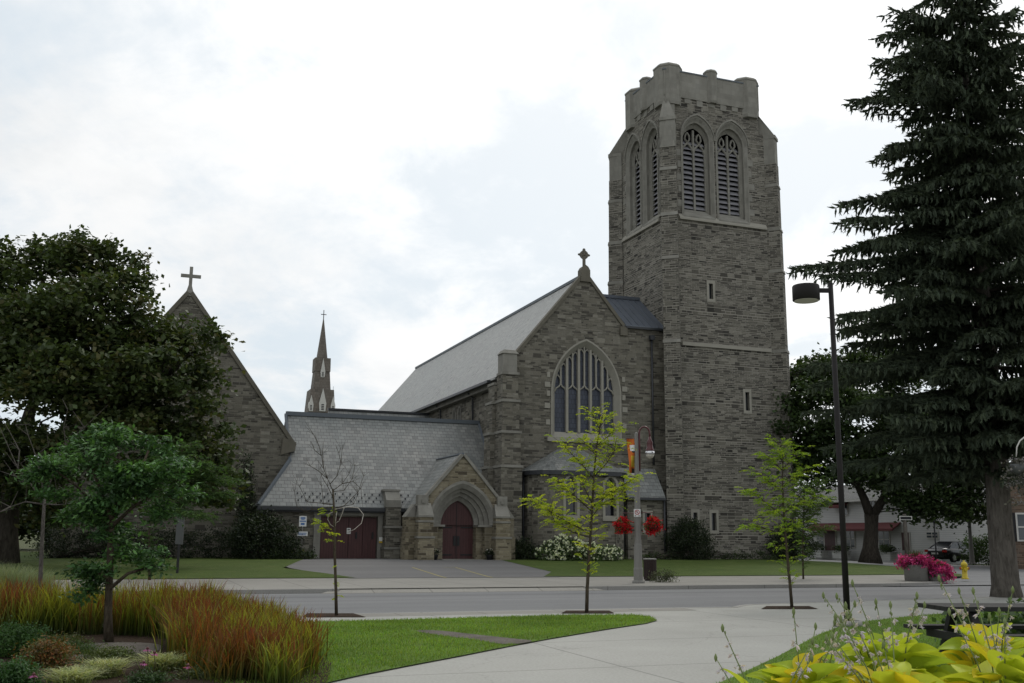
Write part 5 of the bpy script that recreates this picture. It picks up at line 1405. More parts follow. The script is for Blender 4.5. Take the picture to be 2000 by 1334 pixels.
# ------------------------------------------------------------------ shrubs
def bush(name, label, cat, base, blobs, n, per, cs, L, cols, group=None, m='leaf', asp=.6, stem=True, **kw):
    root = thing(name, label, cat, base, 0, group)
    if stem:
        mb = MB()
        for b in blobs[:8]:
            for _ in range(2): limb(mb, Vector((random.uniform(-.1, .1), random.uniform(-.1, .1), -.03)), Vector(b[0]) - Vector(base) + Vector((random.gauss(0, .25), random.gauss(0, .25), 0)) * float(np.max(b[1])), .03, .01, .05, .2, 5, 3)
        mb.build('stem', M['bark_dark'], root)
    V, cl = cloud(blobs, n, per, cs, L, cols, asp=asp, **kw)
    quads_object('foliage', V, cl, M[m], root, tuple(base))
    return root
def bush_uv(name, label, cat, parts, n, per, cs, L, cols, group=None, **kw):
    """parts: (u, v, height of centre, ru, rv, rz)"""
    u0, v0 = parts[0][0], parts[0][1]; b = W(u0, v0, hgt(u0, v0))
    bl = [(tuple(W(u, v, hgt(u, v) + zc)), (ru, rv, rz)) for u, v, zc, ru, rv, rz in parts]
    return bush(name, label, cat, b, bl, n, per, cs, L, cols, group, **kw)
DK = [((.016, .026, .012), 3), ((.022, .034, .014), 2), ((.030, .042, .016), 1)]
def pxp(px, py, v, rpx, zr=1.0):      # an ellipsoid seen at a pixel, on the plane v
    u, z = on_v(px, py, v); Y = W(u, v).y; r = px_r(rpx, Y)
    return (u, v, z - hgt(u, v), r, r, r * zr)
bush_uv('yew_shrub', 'large dark rounded yew against the hall between columnar cedar and signs', 'shrub', [pxp(500, 1055, 56.5, 52), pxp(545, 1050, 56.3, 36), pxp(470, 1060, 56.8, 30), pxp(520, 1020, 57, 22)], 520, 18, .5, .13, DK, shell=.7)
bush_uv('low_shrub', 'low green shrub with yellowish leaf tips at the foot of the parking signs', 'shrub', [pxp(570, 1084, 56.2, 22, .8), pxp(596, 1086, 56.2, 18, .8), pxp(540, 1086, 56.0, 18, .8)], 170, 16, .35, .12, [((.035, .055, .018), 3), ((.11, .12, .03), .6), ((.022, .034, .014), 2)], shell=.6)
bush_uv('cedar_tree', 'narrow columnar cedar standing tight against the hall wall', 'tree', [pxp(482, 1085, 58.2, 24, 1.2), pxp(481, 1040, 58.2, 21, 1.6), pxp(481, 990, 58.2, 17, 1.8), pxp(481, 945, 58.2, 13, 2.0), pxp(481, 908, 58.2, 7.5, 3)], 520, 14, .32, .11, [((.020, .036, .014), 2), ((.030, .046, .018), 1)], shell=.6, flat=1.4)
bush_uv('round_shrub', 'big black-green round shrub under the tower slit windows', 'shrub', [pxp(1348, 1058, 54.6, 38, 1.05), pxp(1330, 1050, 54.8, 26), pxp(1368, 1070, 54.6, 26), pxp(1345, 1030, 54.8, 20)], 480, 18, .42, .12, DK, shell=.72)
bush_uv('round_shrub', 'dark round shrub at the tower corner behind the yellow-green sapling', 'shrub', [pxp(1545, 1062, 55.5, 36, 1.0), pxp(1525, 1068, 55.6, 26), pxp(1570, 1066, 55.5, 24), pxp(1550, 1040, 55.6, 22)], 440, 18, .42, .12, DK, shell=.72)
bush_uv('dark_shrub', 'dark shrub between the porch buttress and the white flowering bush', 'shrub', [pxp(1022, 1078, 55.0, 26, 1.0), pxp(1010, 1072, 55.3, 16), pxp(1035, 1085, 54.8, 18)], 200, 16, .36, .11, DK, shell=.65)
bush_uv('hedge', 'dark clipped shrubs in a row along the foot of the hall', 'hedge', [(u_, 57.6, .7, .75, .7, .85) for u_ in np.arange(-3.2, 5.2, 1.0)], 620, 16, .4, .12, DK, shell=.65)
bush_uv('foundation_plants', 'low dark plants along the tower foot right of the bin', 'shrubs', [(u_, 54.8 + random.uniform(-.2, .2), .18, .5, .35, random.uniform(.22, .42)) for u_ in list(np.arange(29.0, 31.6, .6)) + list(np.arange(34.6, 38.6, .7))], 260, 14, .28, .10, [((.022, .034, .014), 2), ((.05, .075, .022), 1)], shell=.4)
# hydrangea with white flower heads
hp = [pxp(1075, 1080, 53.6, 26, .9), pxp(1115, 1076, 53.4, 30, .9), pxp(1155, 1080, 53.2, 26, .8), pxp(1190, 1083, 53.0, 24, .75), pxp(1095, 1062, 53.8, 18), pxp(1085, 1090, 53.2, 18)]
hyd = bush_uv('hydrangea_bush', 'leafy bush covered in white flower heads under the chapel bay', 'bush', hp, 330, 16, .34, .13, [((.035, .065, .018), 2), ((.055, .095, .024), 2), ((.09, .14, .03), .6)], shell=.6)
fl_c = []
for _ in range(300):
    k = random.randrange(len(hp)); u, v, zc, ru, rv, rz = hp[k]; d = Vector((random.gauss(0, 1), random.gauss(0, 1) - 1.1, random.gauss(0, .8) + .5)).normalized()
    fl_c.append(tuple(W(u + d.x * ru * 1.12, v + d.y * rv * 1.12, hgt(u, v) + max(.12, zc + d.z * rz * 1.02))))
V = []
for c in fl_c:
    n_ = 16; V.append(leaf_arrays(np.array(c) + unit(rng.normal(size=(n_, 3))) * rng.uniform(.03, .06), .06, .055, .3, 0))
V = np.concatenate(V); quads_object('blossom', V, vary((.72, .74, .64), len(V) // 4, .12, .02), M['petal'], hyd, tuple(hyd.location))
# weeds by the bin
wb = G(1296, 1137)
bush('weed_clump', 'scruffy grey-green weeds growing by the brown bin on the pavement edge', 'weeds', wb, [(tuple(wb + Vector((dx, 0, .18))), (.25, .2, .26)) for dx in (-.25, 0, .2)], 90, 12, .22, .10, [((.075, .085, .045), 2), ((.05, .065, .03), 1)], asp=.25, stem=False, nbias=.0, down=-.4, shell=.1)
# ------------------------------------------------------------------ grasses and near planting
def inside(p, poly):
    x, y = p; c = False; n = len(poly)
    for i in range(n):
        (x1, y1), (x2, y2) = poly[i], poly[(i + 1) % n]
        if (y1 > y) != (y2 > y) and x < (x2 - x1) * (y - y1) / (y2 - y1) + x1: c = not c
    return c
def sample_poly(poly, n, g):
    a = np.array(poly); lo, hi = a.min(0), a.max(0); out = []
    x = a[:, 0]; y = a[:, 1]; x2 = np.roll(x, -1); y2 = np.roll(y, -1)
    while len(out) < n:
        P_ = lo + g.random((n * 2, 2)) * (hi - lo)
        c = np.zeros(len(P_), bool)
        for i in range(len(a)):
            m_ = ((y[i] > P_[:, 1]) != (y2[i] > P_[:, 1])) & (P_[:, 0] < (x2[i] - x[i]) * (P_[:, 1] - y[i]) / (y2[i] - y[i] + 1e-12) + x[i])
            c ^= m_
        out = P_[c][:n] if not len(out) else np.concatenate([out, P_[c]])[:n]
    return out
def blades(name, base, hgt_, lean, wid, c_low, c_mid, c_tip, m, parent=None, org=(0, 0, 0), droop=.25, g=rng):
    """curved blades of three quads; base (N,3), lean (N,2) horizontal run of the tip, colours (N,3)"""
    n = len(base); h = hgt_[:, None]
    dirn = np.concatenate([lean, np.zeros((n, 1))], axis=1)
    a = g.uniform(0, 6.283, n); sd = np.stack([np.cos(a), np.sin(a), np.zeros(n)], 1)
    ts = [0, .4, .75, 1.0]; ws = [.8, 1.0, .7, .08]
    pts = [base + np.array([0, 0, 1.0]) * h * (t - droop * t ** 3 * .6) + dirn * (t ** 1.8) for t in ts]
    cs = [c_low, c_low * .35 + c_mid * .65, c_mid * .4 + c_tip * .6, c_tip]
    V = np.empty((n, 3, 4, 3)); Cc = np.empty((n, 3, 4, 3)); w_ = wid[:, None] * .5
    for k in range(3):
        V[:, k, 0] = pts[k] - sd * w_ * ws[k]; V[:, k, 1] = pts[k] + sd * w_ * ws[k]
        V[:, k, 2] = pts[k + 1] + sd * w_ * ws[k + 1]; V[:, k, 3] = pts[k + 1] - sd * w_ * ws[k + 1]
        Cc[:, k, 0] = Cc[:, k, 1] = cs[k]; Cc[:, k, 2] = Cc[:, k, 3] = cs[k + 1]
    return quads_object(name, V.reshape(-1, 3), np.clip(Cc.reshape(-1, 3), .003, .9), m, parent, org)

def blood_grass():
    g = np.random.default_rng(21)
    poly = [toUV(G(*p)) for p in [(-420, 1226), (140, 1225), (330, 1222), (430, 1207), (535, 1243), (600, 1286), (615, 1320), (545, 1350), (420, 1334), (352, 1300), (330, 1247), (140, 1244), (-420, 1246)]]
    nC = 760; cc = sample_poly(poly, nC, g)
    B, H, Ln, Wd, c1, c2, c3 = [], [], [], [], [], [], []
    for u, v in cc:
        p = W(u, v, .02); k = int(g.integers(26, 46))
        px = 1000 + 2036 * p.x / p.y
        red = .5 + .5 * math.sin(u * 2.3 + 1.2 * math.sin(v * 1.9)) * .8 + g.normal() * .22 + (.12 if px > 380 else -.15) - (.15 if 240 < px < 430 and v > 17.0 else 0)
        red = clamp01(red); h0 = g.uniform(.62, .95) * (1.0 if px < 340 else .92 if px < 430 else .74)
        b = np.array(p) + np.concatenate([g.normal(size=(k, 2)) * .10, np.zeros((k, 1))], 1)
        B.append(b); H.append(h0 * g.uniform(.6, 1.12, k)); Ln.append(g.normal(size=(k, 2)) * .11 + g.normal(size=2) * .07); Wd.append(g.uniform(.009, .017, k))
        lo = vary((.030, .045, .010), k, .25, .1, g); md = vary((.13, .165, .019), k, .25, .12, g)
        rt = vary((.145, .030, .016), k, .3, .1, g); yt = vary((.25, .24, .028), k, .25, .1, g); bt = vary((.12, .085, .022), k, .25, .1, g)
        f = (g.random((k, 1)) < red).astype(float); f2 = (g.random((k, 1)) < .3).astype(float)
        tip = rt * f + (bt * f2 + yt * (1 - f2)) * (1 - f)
        mid = md * (1 - .55 * f) + rt * .55 * f
        c1.append(lo); c2.append(mid); c3.append(tip)
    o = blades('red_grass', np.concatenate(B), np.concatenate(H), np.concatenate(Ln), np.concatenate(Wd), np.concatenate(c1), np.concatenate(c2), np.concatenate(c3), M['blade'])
    tag(o, 'red-tipped and yellow-green ornamental grass sweeping across the near left bed', 'ornamental grass', kind='stuff')
blood_grass()
def lawn_blades():
    g = np.random.default_rng(5)
    for poly, n in ((near_lawn, 52000), (hosta_lawn, 26000)):
        P_ = sample_poly(poly, n, g)
        wq = [toUV(G(*p)) for p in worn]
        a = np.array(wq).mean(0); keep = np.array([not inside(p, wq) for p in P_]); P_ = P_[keep]; n = len(P_)
        base = np.stack([P_[:, 0] * CU - P_[:, 1] * SU, P_[:, 0] * SU + P_[:, 1] * CU, np.full(n, .015)], 1)
        pat = 1 + .22 * np.sin(P_[:, :1] * 2.1 + np.sin(P_[:, 1:] * 1.7) * 1.5) * np.sin(P_[:, 1:] * 2.7 + 1.0); t = vary((.135, .218, .030), n, .25, .14, g) * pat
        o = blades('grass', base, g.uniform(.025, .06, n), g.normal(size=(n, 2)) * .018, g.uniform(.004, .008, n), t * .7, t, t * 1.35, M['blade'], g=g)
        tag(o, None, None, kind='stuff')
        o['label'] = 'short mown green grass of the pointed lawn by the paved path' if poly is near_lawn else 'short mown green grass behind the yellow hostas'; o['category'] = 'grass'
lawn_blades()
def grass_clump(name, label, p, n, h, spread, lean, w_, lo, md, tp, droop, group=None, g=None, cat='grass clump'):
    g = g or np.random.default_rng(int(abs(p.x * 100)) + 3)
    root = thing(name, label, cat, p, 0, group)
    b = np.concatenate([g.normal(size=(n, 2)) * spread * .35, np.full((n, 1), .01)], 1)
    a = g.uniform(0, 6.283, n); r = g.uniform(.2, 1, n) * lean
    ln = np.stack([np.cos(a) * r, np.sin(a) * r], 1)
    blades('blades', b, h * g.uniform(.6, 1.1, n), ln, g.uniform(.6, 1.3, n) * w_, vary(lo, n, .2, .1, g), vary(md, n, .2, .1, g), vary(tp, n, .2, .1, g), M['blade'], root, droop=droop, g=g)
    return root
for x, y, lab in ((205, 1326, 'pale striped sedge tuft in the near bed, larger left one'), (318, 1312, 'pale striped sedge tuft beside pink coneflowers at the red grass'), (140, 1345, 'pale striped sedge tuft cut by the bottom edge of the picture')):
    grass_clump('sedge_tuft', lab, G(x, y), 620, .34, .20, .42, .010, (.14, .17, .05), (.30, .33, .15), (.40, .41, .24), .75, 'pale sedge tufts in the near bed')
for x, y, s, lab in ((12, 1205, 1.0, 'tall hazy grey-green feather grass clump at the far left, behind the red grass'), (62, 1200, .9, 'hazy grey-green feather grass clump beside the dead tree stem'), (-60, 1205, 1.05, 'hazy grey-green feather grass clump at the very left edge')):
    grass_clump('feather_grass', lab, G(x, y), 1500, 1.18 * s, .42, .62, .007, (.06, .085, .035), (.13, .165, .085), (.20, .225, .15), .35, 'feather grass clumps at the left')
def mound(label, px, py, r, zr, cols, n, L, cat='ground shrub', grp='low mounded plants in the near bed'):
    p = G(px, py); rr = px_r(r, p.y)
    bl = [(tuple(p + Vector((random.uniform(-.5, .5) * rr, random.uniform(-.4, .4) * rr, rr * zr * .4))), (rr * .7, rr * .6, rr * zr * .6)) for _ in range(5)]
    bush('mound_plant', label, cat, p, bl, n, 16, .15, L, cols, grp, asp=.3, nbias=.5, down=.3, shell=.4)
mound('feathery green mound at the left edge of the near bed, largest of the low plants', 40, 1285, 75, .85, [((.030, .075, .016), 3), ((.045, .10, .02), 2)], 420, .055)
mound('rust-orange lace-leaved mound between the green mounds', 100, 1312, 62, .95, [((.13, .075, .018), 3), ((.17, .065, .02), 1.5), ((.07, .085, .018), 1.5)], 360, .05)
mound('dark green mound in the bottom left corner', 30, 1345, 60, .8, [((.028, .075, .018), 3), ((.04, .095, .022), 2)], 300, .055)
mound('low olive green mound behind the pale sedges', 212, 1296, 62, .42, [((.055, .080, .016), 3), ((.075, .095, .02), 2)], 300, .045)
mound('low brownish green cover plant at the foot of the small tree', 130, 1262, 45, .4, [((.06, .085, .018), 3), ((.09, .085, .02), 1)], 180, .045)
mound('low yellowish green mat filling the middle of the near bed', 165, 1330, 50, .4, [((.07, .10, .02), 3), ((.10, .12, .025), 2)], 220, .045)
mound('low green mat between the feathery mound and the small tree', 160, 1280, 45, .45, [((.045, .085, .02), 3), ((.06, .10, .022), 2)], 200, .045)
mound('dull green mat at the inner edge of the red grass', 385, 1330, 45, .35, [((.05, .07, .02), 3), ((.08, .09, .025), 1)], 160, .045)
mound('small dark green cushion under the pink flowers', 288, 1338, 32, .6, [((.030, .060, .018), 3), ((.04, .075, .02), 2)], 140, .05)
def coneflower(px, py, h, lab):
    p = G(px, py); root = thing('coneflower', lab, 'flower', p, 0, 'pink coneflowers in the near bed')
    MB().tube([(0, 0, 0), (.02, 0, h * .6), (.0, .01, h)], .004, 5).build('flower_stem', M['bark_young'], root)
    MB().lathe([(.004, -.012), (.017, 0), (.016, .012), (.004, .022)], (0, .01, h), 10).build('cone', M['maroon'], root)
    n_ = 13; a = np.arange(n_) * 6.283 / n_
    d = np.stack([np.cos(a), np.sin(a), np.full(n_, -.55)], 1)
    V = leaf_arrays(np.array([0, .01, h - .004]) + unit(d) * .034, .048, .017, .8, 0, .05, d * 6)
    quads_object('petals', V, vary((.40, .12, .30), n_, .1, .05), M['petal'], root)
for x, y, h, lab in ((283, 1330, .34, 'pink coneflower, upper left of the three in front of the sedge'), (297, 1331, .30, 'pink coneflower just right of its taller neighbour by the sedge'), (277, 1336, .22, 'lowest pink coneflower below the sedge'), (363, 1352, .26, 'pink coneflower near the bottom edge by the red grass'), (62, 1352, .17, 'pink flower at the bottom edge below the rust mound')):
    coneflower(x, y, h, lab)

# hostas -----------------------------------------------------------------
def hosta_mat(name, a, b):
    q = N(name, .5, .35)
    n = q.noise(q.vec(), 7, 5, .6)
    at_ = q.n.new('ShaderNodeAttribute'); at_.attribute_name = 'Col'
    vein = q.ramp(at_.outputs['Fac'], (0.42, 0.0), (.5, 1.0))
    t = q.mix(q.ramp(n, (.3, 0.0), (.7, 1.0)), a, b)
    q.base(q.mix(q.math('MULTIPLY', vein, .22), t, tuple(min(1, x * 1.5 + .02) for x in b)))
    tr = q.n.new('ShaderNodeBsdfTranslucent'); q.l.new(t, tr.inputs['Color'])
    mx = q.n.new('ShaderNodeMixShader'); mx.inputs[0].default_value = .44
    q.l.new(q.p.outputs[0], mx.inputs[1]); q.l.new(tr.outputs[0], mx.inputs[2]); q.l.new(mx.outputs[0], q.n['Material Output'].inputs['Surface'])
    return q.m
M['bud'] = plain('grey green flower stalk', (.15, .19, .075), .7, .2, 0, .3, 20)
HM = [hosta_mat('lime hosta leaf', (.44, .52, .028), (.54, .60, .042)), hosta_mat('yellow hosta leaf', (.60, .50, .018), (.70, .58, .026)), hosta_mat('green hosta leaf', (.30, .41, .030), (.40, .50, .040))]
def hosta(label, p, n_leaf, size, height, seed, yellow=.4, stalks=6, tall=.55):
    rd = random.Random(seed); root = thing('hosta_plant', label, 'hosta', p, 0, 'yellow-green hostas in the near right corner')
    NA, NB = 11, 9
    Vv = []; Ff = []; Mi = []; Cv = []
    for k in range(n_leaf):
        ring = (k / n_leaf) ** .8
        a = k * 2.399 + rd.uniform(-.3, .3); el = lerp(1.15, .30, ring) + rd.uniform(-.12, .12)
        L = size * rd.uniform(.58, .86); wdt = L * rd.uniform(.84, 1.02)
        d = Vector((math.cos(a), math.sin(a), 0)); s_ = Vector((-d.y, d.x, 0))
        ph = height * lerp(.92, .50, ring) * rd.uniform(.88, 1.1); r0 = lerp(.05, size * 1.15, ring)
        root_p = d * r0 + Vector((0, 0, ph)); tilt = lerp(.75, -.15, ring) + rd.uniform(-.3, .3); roll = rd.uniform(-.4, .4)
        fw = (d * math.cos(tilt) + Vector((0, 0, math.sin(tilt)))); up = (Vector((0, 0, 1)) - fw * fw.z).normalized(); sd = fw.cross(up)
        sd, up = sd * math.cos(roll) + up * math.sin(roll), up * math.cos(roll) - sd * math.sin(roll)
        base = len(Vv); mi = 1 if rd.random() < yellow else (2 if rd.random() < .25 else 0); cup = rd.uniform(.2, .5); drp = rd.uniform(.35, .75); ruf = rd.uniform(0, 6.28)
        for i in range(NA):
            t = i / (NA - 1)
            hw = wdt * .5 * max(.0, (math.sin(math.pi * min(1, (t * .93 + .07)) ** .72)) ** .8) if 0 < i < NA - 1 else (.16 * wdt if i == 0 else .0)
            hw = max(hw, .004)
            for j in range(NB):
                x = (j / (NB - 1)) * 2 - 1
                back = -.13 * L * (1 - t) ** 3 * (abs(x) ** 1.2)       # heart-shaped lobes at the stalk
                z_ = cup * hw * (x * x) * 1.3 - drp * L * t * t * .55 + .05 * L * t + .018 * L * math.sin(ruf + t * 9 + x * 1.5) * abs(x) + .015 * L * math.cos(x * 18.8) * (1 - t * .6)
                q = root_p + fw * (L * t + back) + sd * (x * hw) + up * z_
                Vv.append(tuple(q)); Cv.append(.5 + .5 * math.cos(x * 22))
        for i in range(NA - 1):
            for j in range(NB - 1):
                v0 = base + i * NB + j; Ff.append((v0, v0 + 1, v0 + NB + 1, v0 + NB)); Mi.append(mi)
    me = bpy.data.meshes.new('leaves'); me.from_pydata(Vv, [], Ff)
    for m in HM: me.materials.append(m)
    me.polygons.foreach_set('material_index', Mi); me.polygons.foreach_set('use_smooth', [True] * len(Ff))
    at_ = me.attributes.new('Col', 'FLOAT_COLOR', 'POINT'); at_.data.foreach_set('color', np.array([(c, c, c, 1) for c in Cv], np.float32).ravel())
    o = bpy.data.objects.new('leaves', me); COL.objects.link(o); o.parent = root
    st = MB()
    for k in range(n_leaf):
        ring = (k / n_leaf) ** .8; a = k * 2.399; d = Vector((math.cos(a), math.sin(a), 0)); ph = height * lerp(.92, .50, ring)
        st.tube([(0, 0, 0), tuple(d * lerp(.03, size * .6, ring) + Vector((0, 0, ph * .6))), tuple(d * lerp(.05, size * 1.15, ring) + Vector((0, 0, ph)))], [.009, .008, .006], 5)
    st.build('leaf_stalk', HM[2], root)
    for k in range(stalks):
        a = rd.uniform(0, 6.283); r = rd.uniform(.05, .30); tp = Vector((math.cos(a), math.sin(a), 0)) * (r + rd.uniform(.08, .28)) + Vector((0, 0, height + tall * rd.uniform(.45, 1.0)))
        b0 = Vector((math.cos(a), math.sin(a), 0)) * r * .4 + Vector((0, 0, height * .4))
        mid = b0.lerp(tp, .55) - Vector((math.cos(a), math.sin(a), 0)) * .05
        s = MB(); s.tube([b0, mid, tp], [.006, .005, .003], 6)
        s.lathe([(.003, -.03), (.012, -.01), (.013, .005), (.003, .03)], tp, 7)
        P_ = []; D = []
        for w_ in range(rd.randint(7, 12)):
            t = rd.uniform(.62, .99); q = mid.lerp(tp, (t - .55) / .45); aa = rd.uniform(0, 6.283); dd = Vector((math.cos(aa), math.sin(aa), -.75)).normalized()
            s.tube([q, q + dd * .02], [.002, .002], 4, caps=False)
            if t > .9: s.lathe([(.002, -.012), (.006, 0), (.002, .014)], q + dd * .02, 6)
            else:
                for f_ in range(5):
                    ax = Vector((rd.gauss(0, 1), rd.gauss(0, 1), rd.gauss(0, 1))); fd = (dd + ax * .28).normalized(); P_.append(tuple(q + dd * .02 + fd * .018)); D.append(tuple(fd))
        so = s.build('flower_stalk', M['bud'], root)
        if P_:
            V = leaf_arrays(np.array(P_), .046, .017, .0, 0, .2, np.array(D) * 5); quads_object('blossom', V, vary((.52, .47, .56), len(P_), .1, .03), M['petal'], so)
hosta_spots = [(3.95, 8.75, 30, .36, .76), (3.1, 8.6, 30, .36, .76), (2.25, 8.2, 28, .33, .60), (3.6, 7.8, 32, .36, .70), (2.75, 7.6, 30, .34, .62), (4.6, 8.2, 30, .37, .76), (1.80, 7.70, 26, .31, .46), (4.45, 7.4, 28, .36, .66)]
hosta_labels = ['hosta at the back of the near right corner, by the picnic table', 'yellow-leaved hosta in the middle of the near right clump, backing on the lawn', 'leftmost tall hosta of the near right clump, beside the plaza', 'broad yellow hosta in the middle front of the near right corner', 'hosta with many pale flower stalks left of the middle, at the bottom edge', 'hosta at the right edge of the picture under the picnic table', 'lowest green hosta at the plaza edge, bottom left of the clump', 'hosta in the bottom right corner of the picture']
for k, ((x, y, n, sz, hh), lab) in enumerate(zip(hosta_spots, hosta_labels)):
    hosta(lab, Vector((x, y, .02)), n + 24, sz, hh, 40 + k, .30, [5, 7, 5, 6, 8, 5, 4, 4][k], .5)

# ------------------------------------------------------------------ street furniture
def street_lamp(label, p, rz=0, group='grey street lamp posts with swan-neck arms'):
    root = thing('street_lamp', label, 'street lamp', p, rz, group)
    MB().lathe([(.22, 0), (.22, .06), (.165, .10), (.165, .50), (.150, .54), (.135, 1.30), (.120, 1.36), (.085, 4.3), (.07, 5.25), (.02, 5.3)], (0, 0, 0), 8, 0, False).build('pole', M['conc_pole'], root)
    a = MB(); pts = [(.095, 0, 3.9), (.10, 0, 4.9), (.10, 0, 5.25)] + [(.10 + .19 - .19 * math.cos(t), 0, 5.25 + .24 * math.sin(t)) for t in np.linspace(.2, math.pi, 9)] + [(.48, 0, 5.12)]
    a.tube(pts, [.04] * 3 + [.036] * (len(pts) - 3), 8).tube([(0, 0, 5.1), (.1, 0, 5.1)], .03, 6).tube([(0, 0, 4.1), (.1, 0, 4.1)], .03, 6); a.build('arm', M['maroon'], root)
    l = MB().lathe([(.155, 4.62), (.16, 4.66), (.12, 4.72), (.10, 4.88), (.115, 4.93), (.06, 5.03), (.035, 5.14)], (.48, 0, 0), 16); l.build('lantern_cap', M['maroon'], root)
    MB().lathe([(.165, 4.50), (.170, 4.56), (.155, 4.62)], (.48, 0, 0), 16).build('reflector', M['chrome'], root)
    MB().lathe([(.02, 4.345), (.09, 4.37), (.14, 4.43), (.155, 4.50)], (.48, 0, 0), 16).build('globe', M['globe'], root)
    return root
LP = G(1247, 1139); LP.z = 0
lamp = street_lamp('grey concrete lamp post with maroon swan-neck arm, red flower baskets beside it', LP)
l2 = copy_tree(lamp); l2.location = G(1899, 1101); l2['label'] = 'grey lamp post far right across the side street, beside the spruce trunk'; l2.rotation_euler = (0, 0, 2.0)
def flower_basket(label, px, py, side):
    Y = LP.y; c = at(px, py, Y); root = thing('hanging_basket', label, 'flower basket', c, 0, 'red flower baskets on the lamp post')
    MB().lathe([(.05, -.30), (.15, -.24), (.20, -.12), (.21, -.08)], (0, 0, 0), 12).build('basket', M['bark_dark'], root)
    q = LP - c; MB().tube([(q.x - side * .0, 0, .36), (0, 0, .38), (0, 0, .12)], .014, 6).build('bracket', M['maroon'], root)
    V, cl = cloud([((0, 0, .0), (.29, .29, .25)), ((-.1, -.1, -.2), (.16, .16, .18)), ((.14, -.08, -.16), (.14, .14, .16))], 120, 10, .13, .07, [((.40, .010, .014), 5), ((.26, .008, .012), 2), ((.045, .075, .02), 2.2)], asp=.9, nbias=.1, shell=.5); quads_object('flowers', V, cl, M['petal'], root)
flower_basket('ball of red flowers hanging left of the lamp post', 1216, 1023, -1)
flower_basket('ball of red flowers hanging right of the lamp post', 1275, 1022, 1)
def banner():
    Y = LP.y; top = at(1233, 857, Y); bot = at(1232, 930, Y); hh = top.z - bot.z
    root = thing('banner', 'narrow orange and yellow cloth banner hung from the lamp post', 'banner', bot)
    NU, NV = 7, 24
    def P_(i, j):
        t = j / NV; x = (i / (NU - 1) - .5) * .27 * (1 - .22 * t) * (1 + .45 * max(0, t - .86) * 6); bow = .05 * math.sin(t * 7 + i * .4)
        return (x + .035 * math.sin(t * 3.0) + .03 * t, .05 * math.sin(i * .9 + t * 5) + bow, hh * (1 - t))
    groups = {0: [], 1: [], 2: [], 3: []}
    for j in range(NV):
        for i in range(NU - 1):
            t = j / NV; x = i / (NU - 2)
            k = 0
            if x > .35 and .14 < t < .30: k = 2
            elif x > .55 and .30 <= t < .36: k = 3
            elif x > .25 and .42 < t < .74: k = 1
            elif x > .5 and .76 < t < .88: k = 3
            elif t >= .88: k = 2
            groups[k].append((i, j))
    mb = MB(); nn = {}
    for k, l in groups.items():
        for i, j in l: mb.quad(P_(i, j), P_(i + 1, j), P_(i + 1, j + 1), P_(i, j + 1), k)
    mb.build('cloth', [M['banner_orange'], M['banner_yellow'], M['white'], M['banner_dark']], root)
    MB().tube([(-.16, 0, hh + .01), (.32, 0, hh + .01)], .014, 6).tube([(-.13, 0, .0), (.32, 0, .0)], .012, 6).build('banner_rod', M['maroon'], root)
banner()
def text_mesh(txt, size, m, parent, loc, rot=(R(90), 0, 0), name='lettering'):
    cu = bpy.data.curves.new(name, 'FONT'); cu.body = txt; cu.size = size; cu.align_x = 'CENTER'; cu.align_y = 'CENTER'; cu.extrude = .001
    o = bpy.data.objects.new(name, cu); COL.objects.link(o)
    dg = bpy.context.evaluated_depsgraph_get(); me = bpy.data.meshes.new_from_object(o.evaluated_get(dg)); me.name = name
    bpy.data.objects.remove(o); me.materials.clear(); me.materials.append(m)
    n = bpy.data.objects.new(name, me); COL.objects.link(n); n.parent = parent; n.location = loc; n.rotation_euler = rot
    return n
def no_parking():
    c = at(1243.5, 1002, LP.y); c.y -= .16; root = thing('parking_sign', 'small white no-parking sign with red ring on the lamp post', 'sign', c)
    MB().box(-.12, .12, 0, .006, -.135, .135).build('plate', M['white'], root)
    ring = MB(); n_ = 28; A_ = [(.088 * math.cos(6.2832 * i / n_), .088 * math.sin(6.2832 * i / n_) + .02) for i in range(n_)]; B_ = [(.066 * math.cos(6.2832 * i / n_), .066 * math.sin(6.2832 * i / n_) + .02) for i in range(n_)]
    ring.band(lambda a, b, d: (a, -.004 + d, b), A_, B_, 0, 0).band(lambda a, b, d: (a, -.004 + d, b), A_, A_, 0, .004)
    ring.hexa([(-.058, -.005, .062), (-.046, -.005, .074), (.058, -.005, -.022), (.046, -.005, -.034), (-.058, -.001, .062), (-.046, -.001, .074), (.058, -.001, -.022), (.046, -.001, -.034)])
    ring.build('prohibition_ring', M['red'], root)
    text_mesh('P', .105, M['ink'], root, (0, -.003, .02))
    MB().box(-.09, -.045, -.003, 0, -.115, -.088).box(.045, .09, -.003, 0, -.115, -.088).build('arrow_mark', M['ink'], root)
no_parking()
def litter_bin():
    p = G(1270, 1134); root = thing('litter_bin', 'dark brown slatted round litter bin beside the lamp post', 'litter bin', p)
    b = MB().lathe([(.21, .03), (.215, .74)], (0, 0, 0), 20)
    for k in range(22):
        a = 6.2832 * k / 22; b.add([(.225 * math.cos(a + s), .225 * math.sin(a + s), z) for z in (.04, .76) for s in (-.11, .11)] + [(.243 * math.cos(a + s), .243 * math.sin(a + s), z) for z in (.04, .76) for s in (-.11, .11)], [(4, 5, 7, 6), (0, 4, 6, 2), (1, 3, 7, 5), (2, 6, 7, 3)])
    b.build('slatted_body', M['bin'], root)
    MB().lathe([(.235, .755), (.255, .77), (.25, .80), (.17, .815), (.16, .78)], (0, 0, 0), 20).build('rim', M['conc_pole'], root)
    MB().lathe([(.2, 0), (.2, .04)], (0, 0, 0), 16).build('foot', M['iron'], root)
litter_bin()
